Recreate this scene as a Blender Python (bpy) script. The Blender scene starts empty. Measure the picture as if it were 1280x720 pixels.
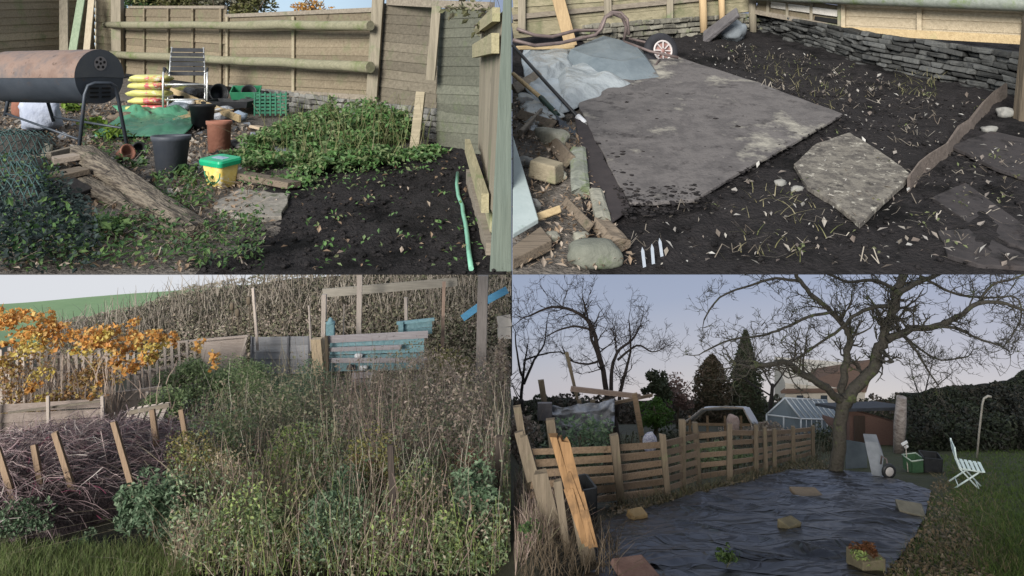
import bpy, math, random
import numpy as np
from mathutils import Vector, Matrix, noise, Euler

rng = np.random.default_rng(7)
random.seed(7)
C = bpy.context.scene.collection
F = 900.0            # focal length in photo pixels
YH = 100.0           # eye level in photo pixels
# each allotment plot is a sloping sheet: (row where the sheet would vanish, eye height x focal length)
PLOT = {'A': (0.0, 1500.0), 'B': (-150.0, 1830.0), 'C': (380.0, 3200.0), 'D': (505.0, 1530.0)}

def P(px, py, Y):
    return Vector(((px - 640) / F * Y, Y, (YH - py) / F * Y))
def depth(pl, py):
    hy, K = PLOT[pl]
    return K / (py - hy)
def G(pl, px, py, lift=0.0):
    v = P(px, py, depth(pl, py)); v.z += lift
    return v
def gz(pl, Y):
    hy, K = PLOT[pl]
    return -(K + (hy - YH) * Y) / F
def GX(pl, px, Y, lift=0.0):
    return Vector(((px - 640) / F * Y, Y, gz(pl, Y) + lift))
def lerp(a, b, t): return a + (b - a) * t
def V(*a): return Vector(a)

# ------------------------------------------------------------------ materials
def _new(name):
    m = bpy.data.materials.new(name); m.use_nodes = True
    nt = m.node_tree; nt.nodes.clear()
    out = nt.nodes.new('ShaderNodeOutputMaterial')
    return m, nt, out
def _ramp(nt, cols):
    r = nt.nodes.new('ShaderNodeValToRGB')
    el = r.color_ramp.elements
    n = len(cols)
    el[0].position = 0.0; el[1].position = 1.0
    while len(el) < n: el.new(0.5)
    for i, c in enumerate(cols):
        if len(c) == 4: p, c = c[0], c[1:]
        else: p = i / max(1, n - 1)
        el[i].position = p; el[i].color = (*c, 1)
    return r
def mat(name, cols, scale=6, stretch=(1, 1, 1), rough=.85, bump=.3, bscale=40, bdist=.01, island=.0, metal=0., spec=.3,
        spots=None, spots2=None, detail=6, sheen=0, nrough=.65, rotz=None):
    m, nt, out = _new(name)
    N = nt.nodes.new; L = nt.links.new
    b = N('ShaderNodeBsdfPrincipled')
    b.inputs['Roughness'].default_value = rough; b.inputs['Metallic'].default_value = metal
    b.inputs['Specular IOR Level'].default_value = spec
    L(b.outputs[0], out.inputs[0])
    tc = N('ShaderNodeTexCoord'); mp = N('ShaderNodeMapping'); mp.inputs['Scale'].default_value = stretch
    if rotz is None: L(tc.outputs['Object'], mp.inputs[0])
    else:
        m0 = N('ShaderNodeMapping'); m0.inputs['Rotation'].default_value = (0, 0, rotz); L(tc.outputs['Object'], m0.inputs[0]); L(m0.outputs[0], mp.inputs[0])
    src = mp.outputs[0]
    if island:
        ge = N('ShaderNodeNewGeometry')
        va = N('ShaderNodeVectorMath'); va.operation = 'ADD'
        ml = N('ShaderNodeMath'); ml.operation = 'MULTIPLY'; ml.inputs[1].default_value = 37
        L(ge.outputs['Random Per Island'], ml.inputs[0])
        L(mp.outputs[0], va.inputs[0]); L(ml.outputs[0], va.inputs[1]); src = va.outputs[0]
    nz = N('ShaderNodeTexNoise'); nz.inputs['Scale'].default_value = scale; nz.inputs['Detail'].default_value = detail
    nz.inputs['Roughness'].default_value = nrough
    L(src, nz.inputs['Vector'])
    mr = N('ShaderNodeMapRange'); mr.inputs[1].default_value = .28; mr.inputs[2].default_value = .72
    L(nz.outputs[0], mr.inputs[0])
    r = _ramp(nt, cols); L(mr.outputs[0], r.inputs[0])
    col = r.outputs[0]
    if island:
        hs = N('ShaderNodeHueSaturation'); L(col, hs.inputs['Color'])
        m2 = N('ShaderNodeMapRange'); m2.inputs[3].default_value = 1 - island; m2.inputs[4].default_value = 1 + island
        L(ge.outputs['Random Per Island'], m2.inputs[0]); L(m2.outputs[0], hs.inputs['Value']); col = hs.outputs[0]
    for sp in (spots, spots2):
        if not sp: continue
        c, sc, th, soft = sp
        n2 = N('ShaderNodeTexNoise'); n2.inputs['Scale'].default_value = sc; n2.inputs['Detail'].default_value = 8
        n2.inputs['Roughness'].default_value = .7
        L(tc.outputs['Object'], n2.inputs['Vector'])
        m3 = N('ShaderNodeMapRange'); m3.inputs[1].default_value = th; m3.inputs[2].default_value = th + soft
        L(n2.outputs[0], m3.inputs[0])
        mx = N('ShaderNodeMix'); mx.data_type = 'RGBA'
        L(m3.outputs[0], mx.inputs[0]); L(col, mx.inputs[6]); mx.inputs[7].default_value = (*c, 1)
        col = mx.outputs[2]
    L(col, b.inputs['Base Color'])
    if bump:
        n3 = N('ShaderNodeTexNoise'); n3.inputs['Scale'].default_value = bscale; n3.inputs['Detail'].default_value = 5
        L(src, n3.inputs['Vector'])
        bp = N('ShaderNodeBump'); bp.inputs['Strength'].default_value = bump; bp.inputs['Distance'].default_value = bdist
        L(n3.outputs[0], bp.inputs['Height']); L(bp.outputs[0], b.inputs['Normal'])
    return m
def leafmat(name, cols, trans=.3, rough=.6):
    m, nt, out = _new(name); N = nt.nodes.new; L = nt.links.new
    ge = N('ShaderNodeNewGeometry'); r = _ramp(nt, cols)
    L(ge.outputs['Random Per Island'], r.inputs[0])
    b = N('ShaderNodeBsdfPrincipled'); b.inputs['Roughness'].default_value = rough; b.inputs['Specular IOR Level'].default_value = .25
    L(r.outputs[0], b.inputs['Base Color'])
    t = N('ShaderNodeBsdfTranslucent'); L(r.outputs[0], t.inputs[0])
    mx = N('ShaderNodeMixShader'); mx.inputs[0].default_value = trans
    L(b.outputs[0], mx.inputs[1]); L(t.outputs[0], mx.inputs[2]); L(mx.outputs[0], out.inputs[0])
    return m
def glassmat(name, col, alpha, rough=.3):
    m, nt, out = _new(name)
    b = nt.nodes.new('ShaderNodeBsdfPrincipled'); b.inputs['Base Color'].default_value = (*col, 1)
    b.inputs['Roughness'].default_value = rough; b.inputs['Alpha'].default_value = alpha
    nt.links.new(b.outputs[0], out.inputs[0]); return m
def wood(name, c1, c2, axis='x', moss=None, rough=.9, th=.56, island=.22, c3=None):
    st = {'x': (.35, 6, 6), 'y': (6, .35, 6), 'z': (6, 6, .35)}[axis]
    cols = [c1, c2] if c3 is None else [c1, c2, c3]
    return mat(name, cols, scale=5, stretch=st, rough=rough, bump=.7, bscale=14, bdist=.008, island=island, detail=9, nrough=.72,
               spots2=((c1[0] * .45, c1[1] * .45, c1[2] * .42), 3.7, .63, .09),
               spots=(moss, 2.2, th, .16) if moss else None)

# ------------------------------------------------------------------ objects
ORG = {}
def thing(name, label, cat, loc, group=None):
    o = bpy.data.objects.new(name, None); C.objects.link(o); o.location = loc
    o.empty_display_size = .1
    o['label'] = label; o['category'] = cat
    if group: o['group'] = group
    ORG[o.name] = Vector(loc); return o
def _finish(name, me, m, parent, label, cat, kind, group, verts_min=None, loc=None):
    o = bpy.data.objects.new(name, me); C.objects.link(o)
    if m is not None: me.materials.append(m)
    if parent is not None:
        o.parent = parent; ORG[o.name] = ORG[parent.name]
    else:
        o.location = loc if loc is not None else (0, 0, 0)
        ORG[o.name] = Vector(o.location)
    if label: o['label'] = label
    if cat: o['category'] = cat
    if kind: o['kind'] = kind
    if group: o['group'] = group
    return o
class MB:
    def __init__(s): s.v = []; s.f = []; s.sm = []
    def add(s, vs, fs, smooth=False):
        n = len(s.v); s.v += [Vector(q) for q in vs]
        for f in fs: s.f.append([i + n for i in f]); s.sm.append(smooth)
        return s
    def box(s, c, size, R=None, jit=0):
        c = Vector(c); x, y, z = (size[0] / 2, size[1] / 2, size[2] / 2)
        vs = []
        for k in range(8):
            q = Vector((x if k & 1 else -x, y if k & 2 else -y, z if k & 4 else -z))
            if jit: q += Vector((random.uniform(-jit, jit) * size[0], random.uniform(-jit, jit) * size[1], random.uniform(-jit, jit) * size[2]))
            if R is not None: q = R @ q
            vs.append(c + q)
        return s.add(vs, [(0, 2, 3, 1), (4, 5, 7, 6), (0, 1, 5, 4), (2, 6, 7, 3), (0, 4, 6, 2), (1, 3, 7, 5)])
    def bar(s, a, b, w, t, up=(0, 0, 1), wob=0):
        """plank from a to b; w along up, t across"""
        a = Vector(a); b = Vector(b); d = (b - a).normalized(); u = Vector(up)
        u = (u - d * u.dot(d)).normalized(); k = d.cross(u)
        vs = []
        for q, ww in ((a, w), (b, w)):
            for su, sk in ((-1, -1), (1, -1), (1, 1), (-1, 1)):
                e = Vector((random.uniform(-wob, wob), random.uniform(-wob, wob), random.uniform(-wob, wob))) if wob else Vector((0, 0, 0))
                vs.append(q + u * su * ww / 2 + k * sk * t / 2 + e)
        return s.add(vs, [(0, 1, 2, 3), (7, 6, 5, 4), (0, 4, 5, 1), (1, 5, 6, 2), (2, 6, 7, 3), (3, 7, 4, 0)])
    def tube(s, pts, r, n=8, caps=True, smooth=True):
        pts = [Vector(p) for p in pts]
        if not hasattr(r, '__len__'): r = [r] * len(pts)
        vs = []; fs = []
        d0 = (pts[1] - pts[0]).normalized()
        u = d0.orthogonal().normalized()
        for i, p in enumerate(pts):
            if i == 0: d = d0
            elif i == len(pts) - 1: d = (pts[i] - pts[i - 1]).normalized()
            else: d = (pts[i + 1] - pts[i - 1]).normalized()
            u = (u - d * u.dot(d))
            u = u.normalized() if u.length > 1e-6 else d.orthogonal().normalized()
            k = d.cross(u)
            for j in range(n):
                a = 2 * math.pi * j / n
                vs.append(p + (u * math.cos(a) + k * math.sin(a)) * r[i])
        for i in range(len(pts) - 1):
            for j in range(n):
                j2 = (j + 1) % n
                fs.append((i * n + j, i * n + j2, (i + 1) * n + j2, (i + 1) * n + j))
        s.add(vs, fs, smooth)
        if caps:
            b = len(s.v) - len(vs)
            s.f.append([b + j for j in range(n)][::-1]); s.sm.append(False)
            e = b + (len(pts) - 1) * n
            s.f.append([e + j for j in range(n)]); s.sm.append(False)
        return s
    def lathe(s, c, prof, n=24, axis=None, smooth=True, close=False):
        """prof = [(r, z)] about axis through c"""
        c = Vector(c); ax = Vector(axis or (0, 0, 1)).normalized(); u = ax.orthogonal().normalized(); k = ax.cross(u)
        vs = []; fs = []
        for r, z in prof:
            for j in range(n):
                a = 2 * math.pi * j / n
                vs.append(c + ax * z + (u * math.cos(a) + k * math.sin(a)) * r)
        for i in range(len(prof) - 1):
            for j in range(n):
                j2 = (j + 1) % n
                fs.append((i * n + j, i * n + j2, (i + 1) * n + j2, (i + 1) * n + j))
        return s.add(vs, fs, smooth)
    def prism(s, poly, off):
        """polygon extruded by vector off (poly = bottom)"""
        n = len(poly); off = Vector(off)
        vs = [Vector(p) for p in poly] + [Vector(p) + off for p in poly]
        fs = [list(range(n))[::-1], [n + i for i in range(n)]]
        for i in range(n): fs.append([i, (i + 1) % n, n + (i + 1) % n, n + i])
        return s.add(vs, fs)
    def rock(s, c, size, seed=0, rz=0, rough=.25, sub=2, tilt=0):
        vs, fs = ico(sub); c = Vector(c); R = Euler((tilt, tilt * .5, rz)).to_matrix()
        out = []
        for q in vs:
            q = Vector(q); m = 1 + rough * noise.noise(q * 1.3 + Vector((seed * 3.1, seed, 0))) + rough * .4 * noise.noise(q * 3.5 + Vector((seed, 5, seed)))
            p = Vector((abs(q.x) ** .75 * (1 if q.x > 0 else -1), abs(q.y) ** .75 * (1 if q.y > 0 else -1), abs(q.z) ** .75 * (1 if q.z > 0 else -1))) * m
            out.append(c + R @ Vector((p.x * size[0] / 2, p.y * size[1] / 2, p.z * size[2] / 2)))
        return s.add(out, fs, True)
    def build(s, name, m, parent=None, label=None, cat=None, kind=None, group=None, bevel=0, loc=None):
        me = bpy.data.meshes.new(name)
        vs = s.v
        if parent is not None: o0 = ORG[parent.name]
        elif kind in ('structure', 'stuff'): o0 = Vector((0, 0, 0))
        elif loc is not None: o0 = Vector(loc)
        else:
            xs = [v.x for v in vs]; ys = [v.y for v in vs]
            o0 = Vector(((min(xs) + max(xs)) / 2, (min(ys) + max(ys)) / 2, min(v.z for v in vs)))
        me.from_pydata([tuple(v - o0) for v in vs], [], s.f)
        me.polygons.foreach_set('use_smooth', s.sm); me.update()
        o = _finish(name, me, m, parent, label, cat, kind, group, loc=o0)
        if bevel:
            b = o.modifiers.new('bevel', 'BEVEL'); b.width = bevel; b.segments = 2; b.limit_method = 'ANGLE'
        return o
_ICO = {}
def ico(sub):
    if sub in _ICO: return _ICO[sub]
    import bmesh
    bm = bmesh.new(); bmesh.ops.create_icosphere(bm, subdivisions=sub, radius=1)
    bm.verts.ensure_lookup_table()
    r = ([tuple(v.co) for v in bm.verts], [[v.index for v in f.verts] for f in bm.faces]); bm.free()
    _ICO[sub] = r; return r
def npmesh(name, verts, faces, m, parent=None, smooth=False, **kw):
    """verts (n,3) world, faces (k,4) or (k,3) arrays"""
    verts = np.asarray(verts, dtype=np.float32)
    if parent is not None: o0 = ORG[parent.name]
    elif kw.get('kind') in ('structure', 'stuff'): o0 = Vector((0, 0, 0))
    else:
        lo = verts.min(0); hi = verts.max(0); o0 = Vector(((lo[0] + hi[0]) / 2, (lo[1] + hi[1]) / 2, lo[2]))
    me = bpy.data.meshes.new(name)
    k, w = faces.shape
    me.vertices.add(len(verts)); me.vertices.foreach_set('co', (verts - np.array(o0)).astype(np.float32).ravel())
    me.loops.add(k * w); me.loops.foreach_set('vertex_index', faces.astype(np.int32).ravel())
    me.polygons.add(k); me.polygons.foreach_set('loop_start', np.arange(0, k * w, w, dtype=np.int32))
    me.polygons.foreach_set('use_smooth', np.full(k, smooth)); me.update(calc_edges=True)
    return _finish(name, me, m, parent, kw.get('label'), kw.get('cat'), kw.get('kind'), kw.get('group'), loc=o0)
def unit(a): return a / np.maximum(1e-9, np.linalg.norm(a, axis=-1, keepdims=True))
def leaves_v(cent, size, aspect=.55, up=0.3, fold=.25, spread=None):
    """diamond leaves (n,4,3)"""
    n = len(cent); size = np.broadcast_to(size, (n,))[:, None]
    d = rng.normal(size=(n, 3)); d[:, 2] *= .7; d = unit(d)
    nn = rng.normal(size=(n, 3)); nn[:, 2] += up * 4; s = unit(np.cross(d, nn)); nn = unit(np.cross(s, d))
    b = cent - d * size * .5; t = cent + d * size * .5
    m = cent - d * size * .06
    l = m + s * size * aspect * .5 + nn * size * fold * .5; r = m - s * size * aspect * .5 + nn * size * fold * .5
    return np.stack([b, l, t, r], 1)
def quads(name, v4, m, parent=None, **kw):
    n = len(v4)
    return npmesh(name, v4.reshape(-1, 3), np.arange(n * 4).reshape(n, 4), m, parent, **kw)
def ribbons(pts, w, side=None):
    """pts (n,k,3), w (k,) or (n,k): flat ribbons -> verts (n,k,2,3)"""
    n, k, _ = pts.shape
    if side is None:
        a = rng.uniform(0, 2 * np.pi, n); side = np.stack([np.cos(a), np.sin(a), np.zeros(n)], 1)
    w = np.broadcast_to(w, (n, k))[..., None] * .5
    return np.stack([pts - side[:, None] * w, pts + side[:, None] * w], 2)
def ribmesh(name, rv, m, parent=None, **kw):
    n, k = rv.shape[:2]
    base = np.arange(n)[:, None, None] * (2 * k) + np.arange(k - 1)[None, :, None] * 2
    f = base + np.array([0, 1, 3, 2])[None, None, :]
    return npmesh(name, rv.reshape(-1, 3), f.reshape(-1, 4), m, parent, **kw)
def stems_v(base, h, lean=.2, k=5, curve=.25, w0=.012, w1=.004):
    """upright curved stems -> pts (n,k,3)"""
    n = len(base); a = rng.uniform(0, 2 * np.pi, n); l = np.abs(rng.normal(size=n)) * lean
    t = np.linspace(0, 1, k); h = np.broadcast_to(h, (n,))
    bend = (l[:, None] * t + curve * l[:, None] * 2 * t ** 2) * h[:, None]
    p = np.zeros((n, k, 3)); p[..., 0] = base[:, None, 0] + np.cos(a)[:, None] * bend; p[..., 1] = base[:, None, 1] + np.sin(a)[:, None] * bend
    p[..., 2] = base[:, None, 2] + h[:, None] * t * (1 - .25 * l[:, None] * t)
    p[:, 1:-1, :2] += rng.normal(size=(n, k - 2, 2)) * .02 * h[:, None, None]
    return p, np.linspace(w0, w1, k)
def blob_pts(n, c, r, shell=.5):
    """points in an ellipsoid, denser towards the skin"""
    d = unit(rng.normal(size=(n, 3))); q = rng.uniform(0, 1, n) ** (1 / 3 * (1 - shell * .6))
    return np.array(c) + d * q[:, None] * np.array(r)
def lumps(n, c, r, k=14, lump=.38, shell=.5):
    """uneven crown: leaf points in many sub clumps inside ellipsoid r"""
    cs = blob_pts(k, (0, 0, 0), np.array(r) * .75, .3)
    per = rng.multinomial(n, rng.dirichlet(np.ones(k) * 4))
    out = [blob_pts(m, np.array(c) + cs[i], np.array(r) * lump * rng.uniform(.6, 1.25), shell) for i, m in enumerate(per)]
    return np.concatenate(out)
def fbm(x, y, s, seed=0, o=4):
    v = 0; a = 1
    for i in range(o):
        v += a * noise.noise(Vector((x * s + seed * 7.7, y * s - seed * 3.3, seed * 1.9 + i))); s *= 2.1; a *= .5
    return v
def in_poly(x, y, poly):
    ins = False; j = len(poly) - 1
    for i in range(len(poly)):
        xi, yi = poly[i]; xj, yj = poly[j]
        if (yi > y) != (yj > y) and x < (xj - xi) * (y - yi) / (yj - yi) + xi: ins = not ins
        j = i
    return ins
def scatter(pl, poly, n, lift=0, jitter=0):
    """n ground points (uniform over the ground) inside an outline given on the plot"""
    g = [G(pl, *q) for q in poly]; pg = [(q.x, q.y) for q in g]
    x0, x1 = min(q[0] for q in pg), max(q[0] for q in pg); y0, y1 = min(q[1] for q in pg), max(q[1] for q in pg)
    out = []
    while len(out) < n:
        x = random.uniform(x0, x1); y = random.uniform(y0, y1)
        if in_poly(x, y, pg): out.append((x, y, gz(pl, y) + lift))
    return np.array(out)

# ------------------------------------------------------------------ shared materials
W_GREY = wood('weathered grey wood', (.12, .10, .08), (.27, .235, .185), 'x', (.11, .135, .07))
W_GREYZ = wood('weathered grey post wood', (.13, .115, .085), (.28, .245, .185), 'z', (.12, .155, .075))
W_PINK = wood('reddish larch lap', (.105, .084, .056), (.215, .178, .123), 'x', (.13, .14, .075), th=.53)
W_BROWNX = wood('brown lap wood', (.17, .145, .10), (.33, .285, .20), 'x', (.15, .17, .085), th=.54)
W_GREEN = wood('green stained lap', (.062, .064, .05), (.128, .13, .10), 'x', (.085, .105, .055), th=.55)
W_LOG = wood('mossy round rail', (.12, .115, .075), (.25, .235, .16), 'x', (.10, .13, .045), th=.52)
W_NEW = wood('newer yellow timber', (.33, .24, .13), (.52, .40, .23), 'x', (.30, .30, .15), th=.6)
W_NEWZ = wood('newer yellow post timber', (.30, .21, .12), (.50, .37, .21), 'z', (.26, .26, .13), th=.62)
W_OLD = wood('rotten old timber', (.035, .028, .022), (.17, .135, .10), 'x', (.06, .075, .035), th=.6, c3=(.085, .068, .05))
W_OLDZ = wood('dark old post timber', (.05, .04, .03), (.145, .115, .08), 'z', (.08, .09, .05), th=.6)
W_SAGE = wood('sage green painted post', (.085, .105, .088), (.14, .165, .138), 'z', (.07, .085, .06), th=.62, island=.05)
SOILC = (.018, .015, .014)
BLACKP = mat('black plastic', [(.012, .013, .015), (.03, .032, .035)], scale=9, rough=.5, bump=.2, spec=.4, spots=((.07, .064, .056), 6, .60, .18))
STONE = mat('slate stone', [(.06, .065, .07), (.17, .165, .15), (.11, .115, .11)], scale=7, island=.4, bump=.7, bscale=18, bdist=.02, spots=((.14, .16, .08), 3, .58, .1))
STONE2 = mat('pale field stone', [(.13, .13, .105), (.30, .29, .24)], scale=6, bump=.8, bscale=22, bdist=.02, spots=((.10, .12, .06), 5, .55, .12))
RUST = mat('rusty barrel lid', [(.135, .085, .065), (.21, .145, .115), (.10, .095, .098)], scale=3.5, rough=.6, bump=.2, metal=.2, spec=.4, spots=((.075, .08, .09), 2.2, .52, .2), spots2=((.06, .035, .025), 12, .58, .1))
STEELB = mat('blue black steel', [(.030, .038, .05), (.055, .065, .08)], scale=4, rough=.5, bump=.12, metal=.3, spec=.5, spots=((.075, .055, .045), 5, .58, .12))
DARKIN = mat('dark hollow', [(.006, .006, .006), (.012, .012, .012)], bump=0)
ALU = mat('bare aluminium tube', [(.55, .55, .54), (.72, .72, .70)], scale=8, rough=.35, metal=.7, bump=0)
TERRA = mat('terracotta', [(.18, .075, .05), (.27, .125, .085)], scale=8, rough=.85, bump=.3, spots=((.30, .24, .20), 6, .60, .12), spots2=((.07, .05, .04), 4, .6, .1))
WHITEP = mat('white plastic', [(.55, .56, .58), (.72, .73, .74)], scale=6, rough=.5, bump=.1)
TEAL = mat('teal paint', [(.10, .20, .225), (.21, .33, .36)], scale=10, rough=.7, bump=.2, island=.25, spots=((.25, .25, .22), 6, .6, .1))
# ---- bare trees: hand laid limbs plus twisting twigs
def twig_tree(name, label, cat, base, trunk, limbs, m, tw=5, depth_=3, seed=1, group=None, seg=.28, spread=.9, r_end=.35, droop=0, tlen=.5, trunk_part='trunk', dens=1.0):
    """trunk, limbs: ([points], r0, r1)"""
    rnd = random.Random(seed); t = thing(name, label, cat, base, group)
    def sm(pts, k=3):
        pts = [Vector(p) for p in pts]; out = []
        for i in range(len(pts) - 1):
            p0 = pts[max(0, i - 1)]; p1 = pts[i]; p2 = pts[i + 1]; p3 = pts[min(len(pts) - 1, i + 2)]
            for j in range(k):
                s = j / k
                out.append(.5 * ((2 * p1) + (p2 - p0) * s + (2 * p0 - 5 * p1 + 4 * p2 - p3) * s * s + (3 * p1 - p0 - 3 * p2 + p3) * s ** 3))
        out.append(pts[-1]); return out
    mb = MB(); p = sm(trunk[0], 4); n = len(p)
    mb.tube([q + V(rnd.uniform(-1, 1), rnd.uniform(-1, 1), 0) * trunk[1] * .08 for q in p], [lerp(trunk[1], trunk[2], i / (n - 1)) for i in range(n)], 12); mb.build(trunk_part, m, t)
    tb = MB()
    def grow(p, d, l, r, lev):
        k = 4; pts = [p]; q = p.copy()
        for i in range(k):
            d = (d + Vector((rnd.uniform(-1, 1), rnd.uniform(-1, 1), rnd.uniform(-1, 1) + .15 - droop)) * .42).normalized(); q = q + d * l / k; pts.append(q.copy())
        tb.tube(pts, [lerp(r, r * r_end, i / k) for i in range(k + 1)], 4 if r < .02 else 6, caps=False)
        if lev > 0:
            for i in range(rnd.choice((2, 3, 3, 4))):
                s = rnd.randint(1, k); dd = (pts[s] - pts[s - 1]).normalized()
                nd = (dd * .6 + Vector((rnd.uniform(-1, 1), rnd.uniform(-1, 1), rnd.uniform(-.7, 1))) * spread).normalized()
                grow(pts[s], nd, l * rnd.uniform(.45, .8), max(.0062, r * .6), lev - 1)
    for pts, r0, r1 in limbs:
        p = sm(pts, 4); n = len(p); lm = MB()
        rr = [lerp(r0, r1, (i / (n - 1)) ** .8) for i in range(n)]
        p = [q + Vector((rnd.uniform(-1, 1), rnd.uniform(-1, 1), rnd.uniform(-1, 1))) * rr[i] * .35 for i, q in enumerate(p)]
        lm.tube(p, rr, 8); lm.build('limb', m, t)
        tot = sum((p[i + 1] - p[i]).length for i in range(n - 1)); cnt = max(2, int(tot / seg * tw / 5 * dens))
        for c in range(cnt):
            f = rnd.uniform(.15, 1); i = min(n - 2, int(f * (n - 1))); q = lerp(p[i], p[i + 1], rnd.random()); d = (p[i + 1] - p[i]).normalized()
            nd = (d * .5 + Vector((rnd.uniform(-1, 1), rnd.uniform(-1, 1), rnd.uniform(-.6, 1))) * spread).normalized()
            grow(q, nd, tlen * rnd.uniform(.6, 1.4), max(.009, rr[i] * .38), depth_ - 1)
        grow(p[-1], (p[-1] - p[-2]).normalized(), tlen, r1 * .8, depth_ - 1)
    tb.build('twigs', m, t); return t
# ================================================================== SKY, LIGHT, CAMERA
scene = bpy.context.scene
w = bpy.data.worlds.new("World"); scene.world = w; w.use_nodes = True
nt = w.node_tree; nt.nodes.clear(); N = nt.nodes.new; L = nt.links.new
SUN_EL, SUN_AZ = math.radians(20), math.radians(203)      # azimuth clockwise from +Y: behind the viewer, to the left
tc = N('ShaderNodeTexCoord'); low = N('ShaderNodeVectorMath'); low.operation = 'ADD'; low.inputs[1].default_value = (0, 0, .42)
L(tc.outputs['Generated'], low.inputs[0])
nrm = N('ShaderNodeVectorMath'); nrm.operation = 'NORMALIZE'; L(low.outputs[0], nrm.inputs[0])
sky = N('ShaderNodeTexSky'); sky.sky_type = 'NISHITA'; sky.sun_disc = False
sky.sun_elevation = SUN_EL; sky.sun_rotation = SUN_AZ; L(nrm.outputs[0], sky.inputs[0])
bg1 = N('ShaderNodeBackground'); bg1.inputs[1].default_value = .10; L(sky.outputs[0], bg1.inputs[0])
# cloud cover of the dome: bright white cloud to the west (left), dull evening cloud to the east (right)
sep = N('ShaderNodeSeparateXYZ'); L(tc.outputs['Generated'], sep.inputs[0])
cn = N('ShaderNodeTexNoise'); cn.inputs['Scale'].default_value = 2.2; cn.inputs['Detail'].default_value = 5
L(tc.outputs['Generated'], cn.inputs['Vector'])
ad = N('ShaderNodeMath'); ad.operation = 'MULTIPLY_ADD'; ad.inputs[1].default_value = .10; L(cn.outputs[0], ad.inputs[0]); L(sep.outputs[0], ad.inputs[2])
east = N('ShaderNodeMapRange'); east.inputs[1].default_value = -.20; east.inputs[2].default_value = .06; L(ad.outputs[0], east.inputs[0])
rp = _ramp(nt, [(0, .50, .44, .43), (.28, .35, .335, .39), (.55, .245, .265, .36), (1.0, .20, .23, .33)])
hz = N('ShaderNodeMapRange'); hz.inputs[1].default_value = -.42; hz.inputs[2].default_value = -.14; L(sep.outputs[2], hz.inputs[0])
tilt = N('ShaderNodeMath'); tilt.operation = 'MULTIPLY_ADD'; tilt.inputs[1].default_value = -.75; L(sep.outputs[0], tilt.inputs[0])
th2 = N('ShaderNodeMath'); th2.operation = 'ADD'; th2.inputs[1].default_value = .22; L(hz.outputs[0], th2.inputs[0]); L(th2.outputs[0], tilt.inputs[2])
L(tilt.outputs[0], rp.inputs[0])
wr = _ramp(nt, [(0, .56, .56, .58), (.45, .58, .58, .60), (.8, .52, .62, .70), (1, .45, .60, .72)])
wz = N('ShaderNodeMapRange'); wz.inputs[1].default_value = -.3; wz.inputs[2].default_value = .12; L(sep.outputs[2], wz.inputs[0]); L(wz.outputs[0], wr.inputs[0])
mx = N('ShaderNodeMix'); mx.data_type = 'RGBA'; L(east.outputs[0], mx.inputs[0]); L(wr.outputs[0], mx.inputs[6]); L(rp.outputs[0], mx.inputs[7])
# overhead (and behind the viewer) the cover is plain bright cloud all round
oh = N('ShaderNodeMapRange'); oh.inputs[1].default_value = .15; oh.inputs[2].default_value = .5; L(sep.outputs[2], oh.inputs[0])
mx2 = N('ShaderNodeMix'); mx2.data_type = 'RGBA'; L(oh.outputs[0], mx2.inputs[0]); L(mx.outputs[2], mx2.inputs[6]); mx2.inputs[7].default_value = (.46, .50, .56, 1)
bg2 = N('ShaderNodeBackground'); bg2.inputs[1].default_value = 1.0; L(mx2.outputs[2], bg2.inputs[0])
ms = N('ShaderNodeMixShader'); ms.inputs[0].default_value = .88; L(bg1.outputs[0], ms.inputs[1]); L(bg2.outputs[0], ms.inputs[2])
wo = N('ShaderNodeOutputWorld'); L(ms.outputs[0], wo.inputs[0])
sl = bpy.data.lights.new('sun', 'SUN'); sl.energy = 5.0; sl.angle = math.radians(26); sl.color = (1, .96, .9)
so = bpy.data.objects.new('sun', sl); C.objects.link(so)
sd = Vector((math.sin(SUN_AZ) * math.cos(SUN_EL), math.cos(SUN_AZ) * math.cos(SUN_EL), math.sin(SUN_EL)))
so.rotation_euler = sd.to_track_quat('Z', 'Y').to_euler()
cd = bpy.data.cameras.new('camera'); cam = bpy.data.objects.new('camera', cd); C.objects.link(cam)
cam.location = (0, 0, 0); cam.rotation_euler = (math.radians(90), 0, 0)
cd.sensor_width = 36; cd.lens = 36 * F / 1280; cd.shift_y = -(360 - YH) / 1280; cd.clip_end = 3000; cd.clip_start = .05
scene.camera = cam
scene.view_settings.view_transform = 'Standard'; scene.view_settings.look = 'None'
scene.view_settings.exposure = 0.45; scene.view_settings.gamma = 1.0

# ================================================================== GROUNDS
def sheet(name, xs, ys, zf, m, under=None, pick=None, kind='structure'):
    nx, ny = len(xs), len(ys)
    v = [(x, y, zf(x, y)) for y in ys for x in xs]
    f = [(j * nx + i, j * nx + i + 1, (j + 1) * nx + i + 1, (j + 1) * nx + i) for j in range(ny - 1) for i in range(nx - 1)]
    ntop = len(f)
    if under:
        b = len(v)
        v += [(x, ys[0], zf(x, ys[0]) - .001) for x in (xs[0], xs[-1])] + [(x, ys[-1], under(x, ys[-1])) for x in (xs[0], xs[-1])]
        f.append((b, b + 2, b + 3, b + 1))
        f.append([j * nx for j in range(ny)] + [b + 2, b])
        f.append([j * nx + nx - 1 for j in range(ny)][::-1] + [b + 1, b + 3])
        f.append([(ny - 1) * nx + i for i in range(nx)] + [b + 3, b + 2])
    me = bpy.data.meshes.new(name); me.from_pydata(v, [], f)
    ms = m if isinstance(m, list) else [m]
    for q in ms: me.materials.append(q)
    if pick:
        me.polygons.foreach_set('material_index', [pick(me.polygons[i].center) if i < ntop else 0 for i in range(len(f))])
    me.polygons.foreach_set('use_smooth', [i < ntop for i in range(len(f))]); me.update()
    o = bpy.data.objects.new(name, me); C.objects.link(o); o['kind'] = kind
    return o
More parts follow.
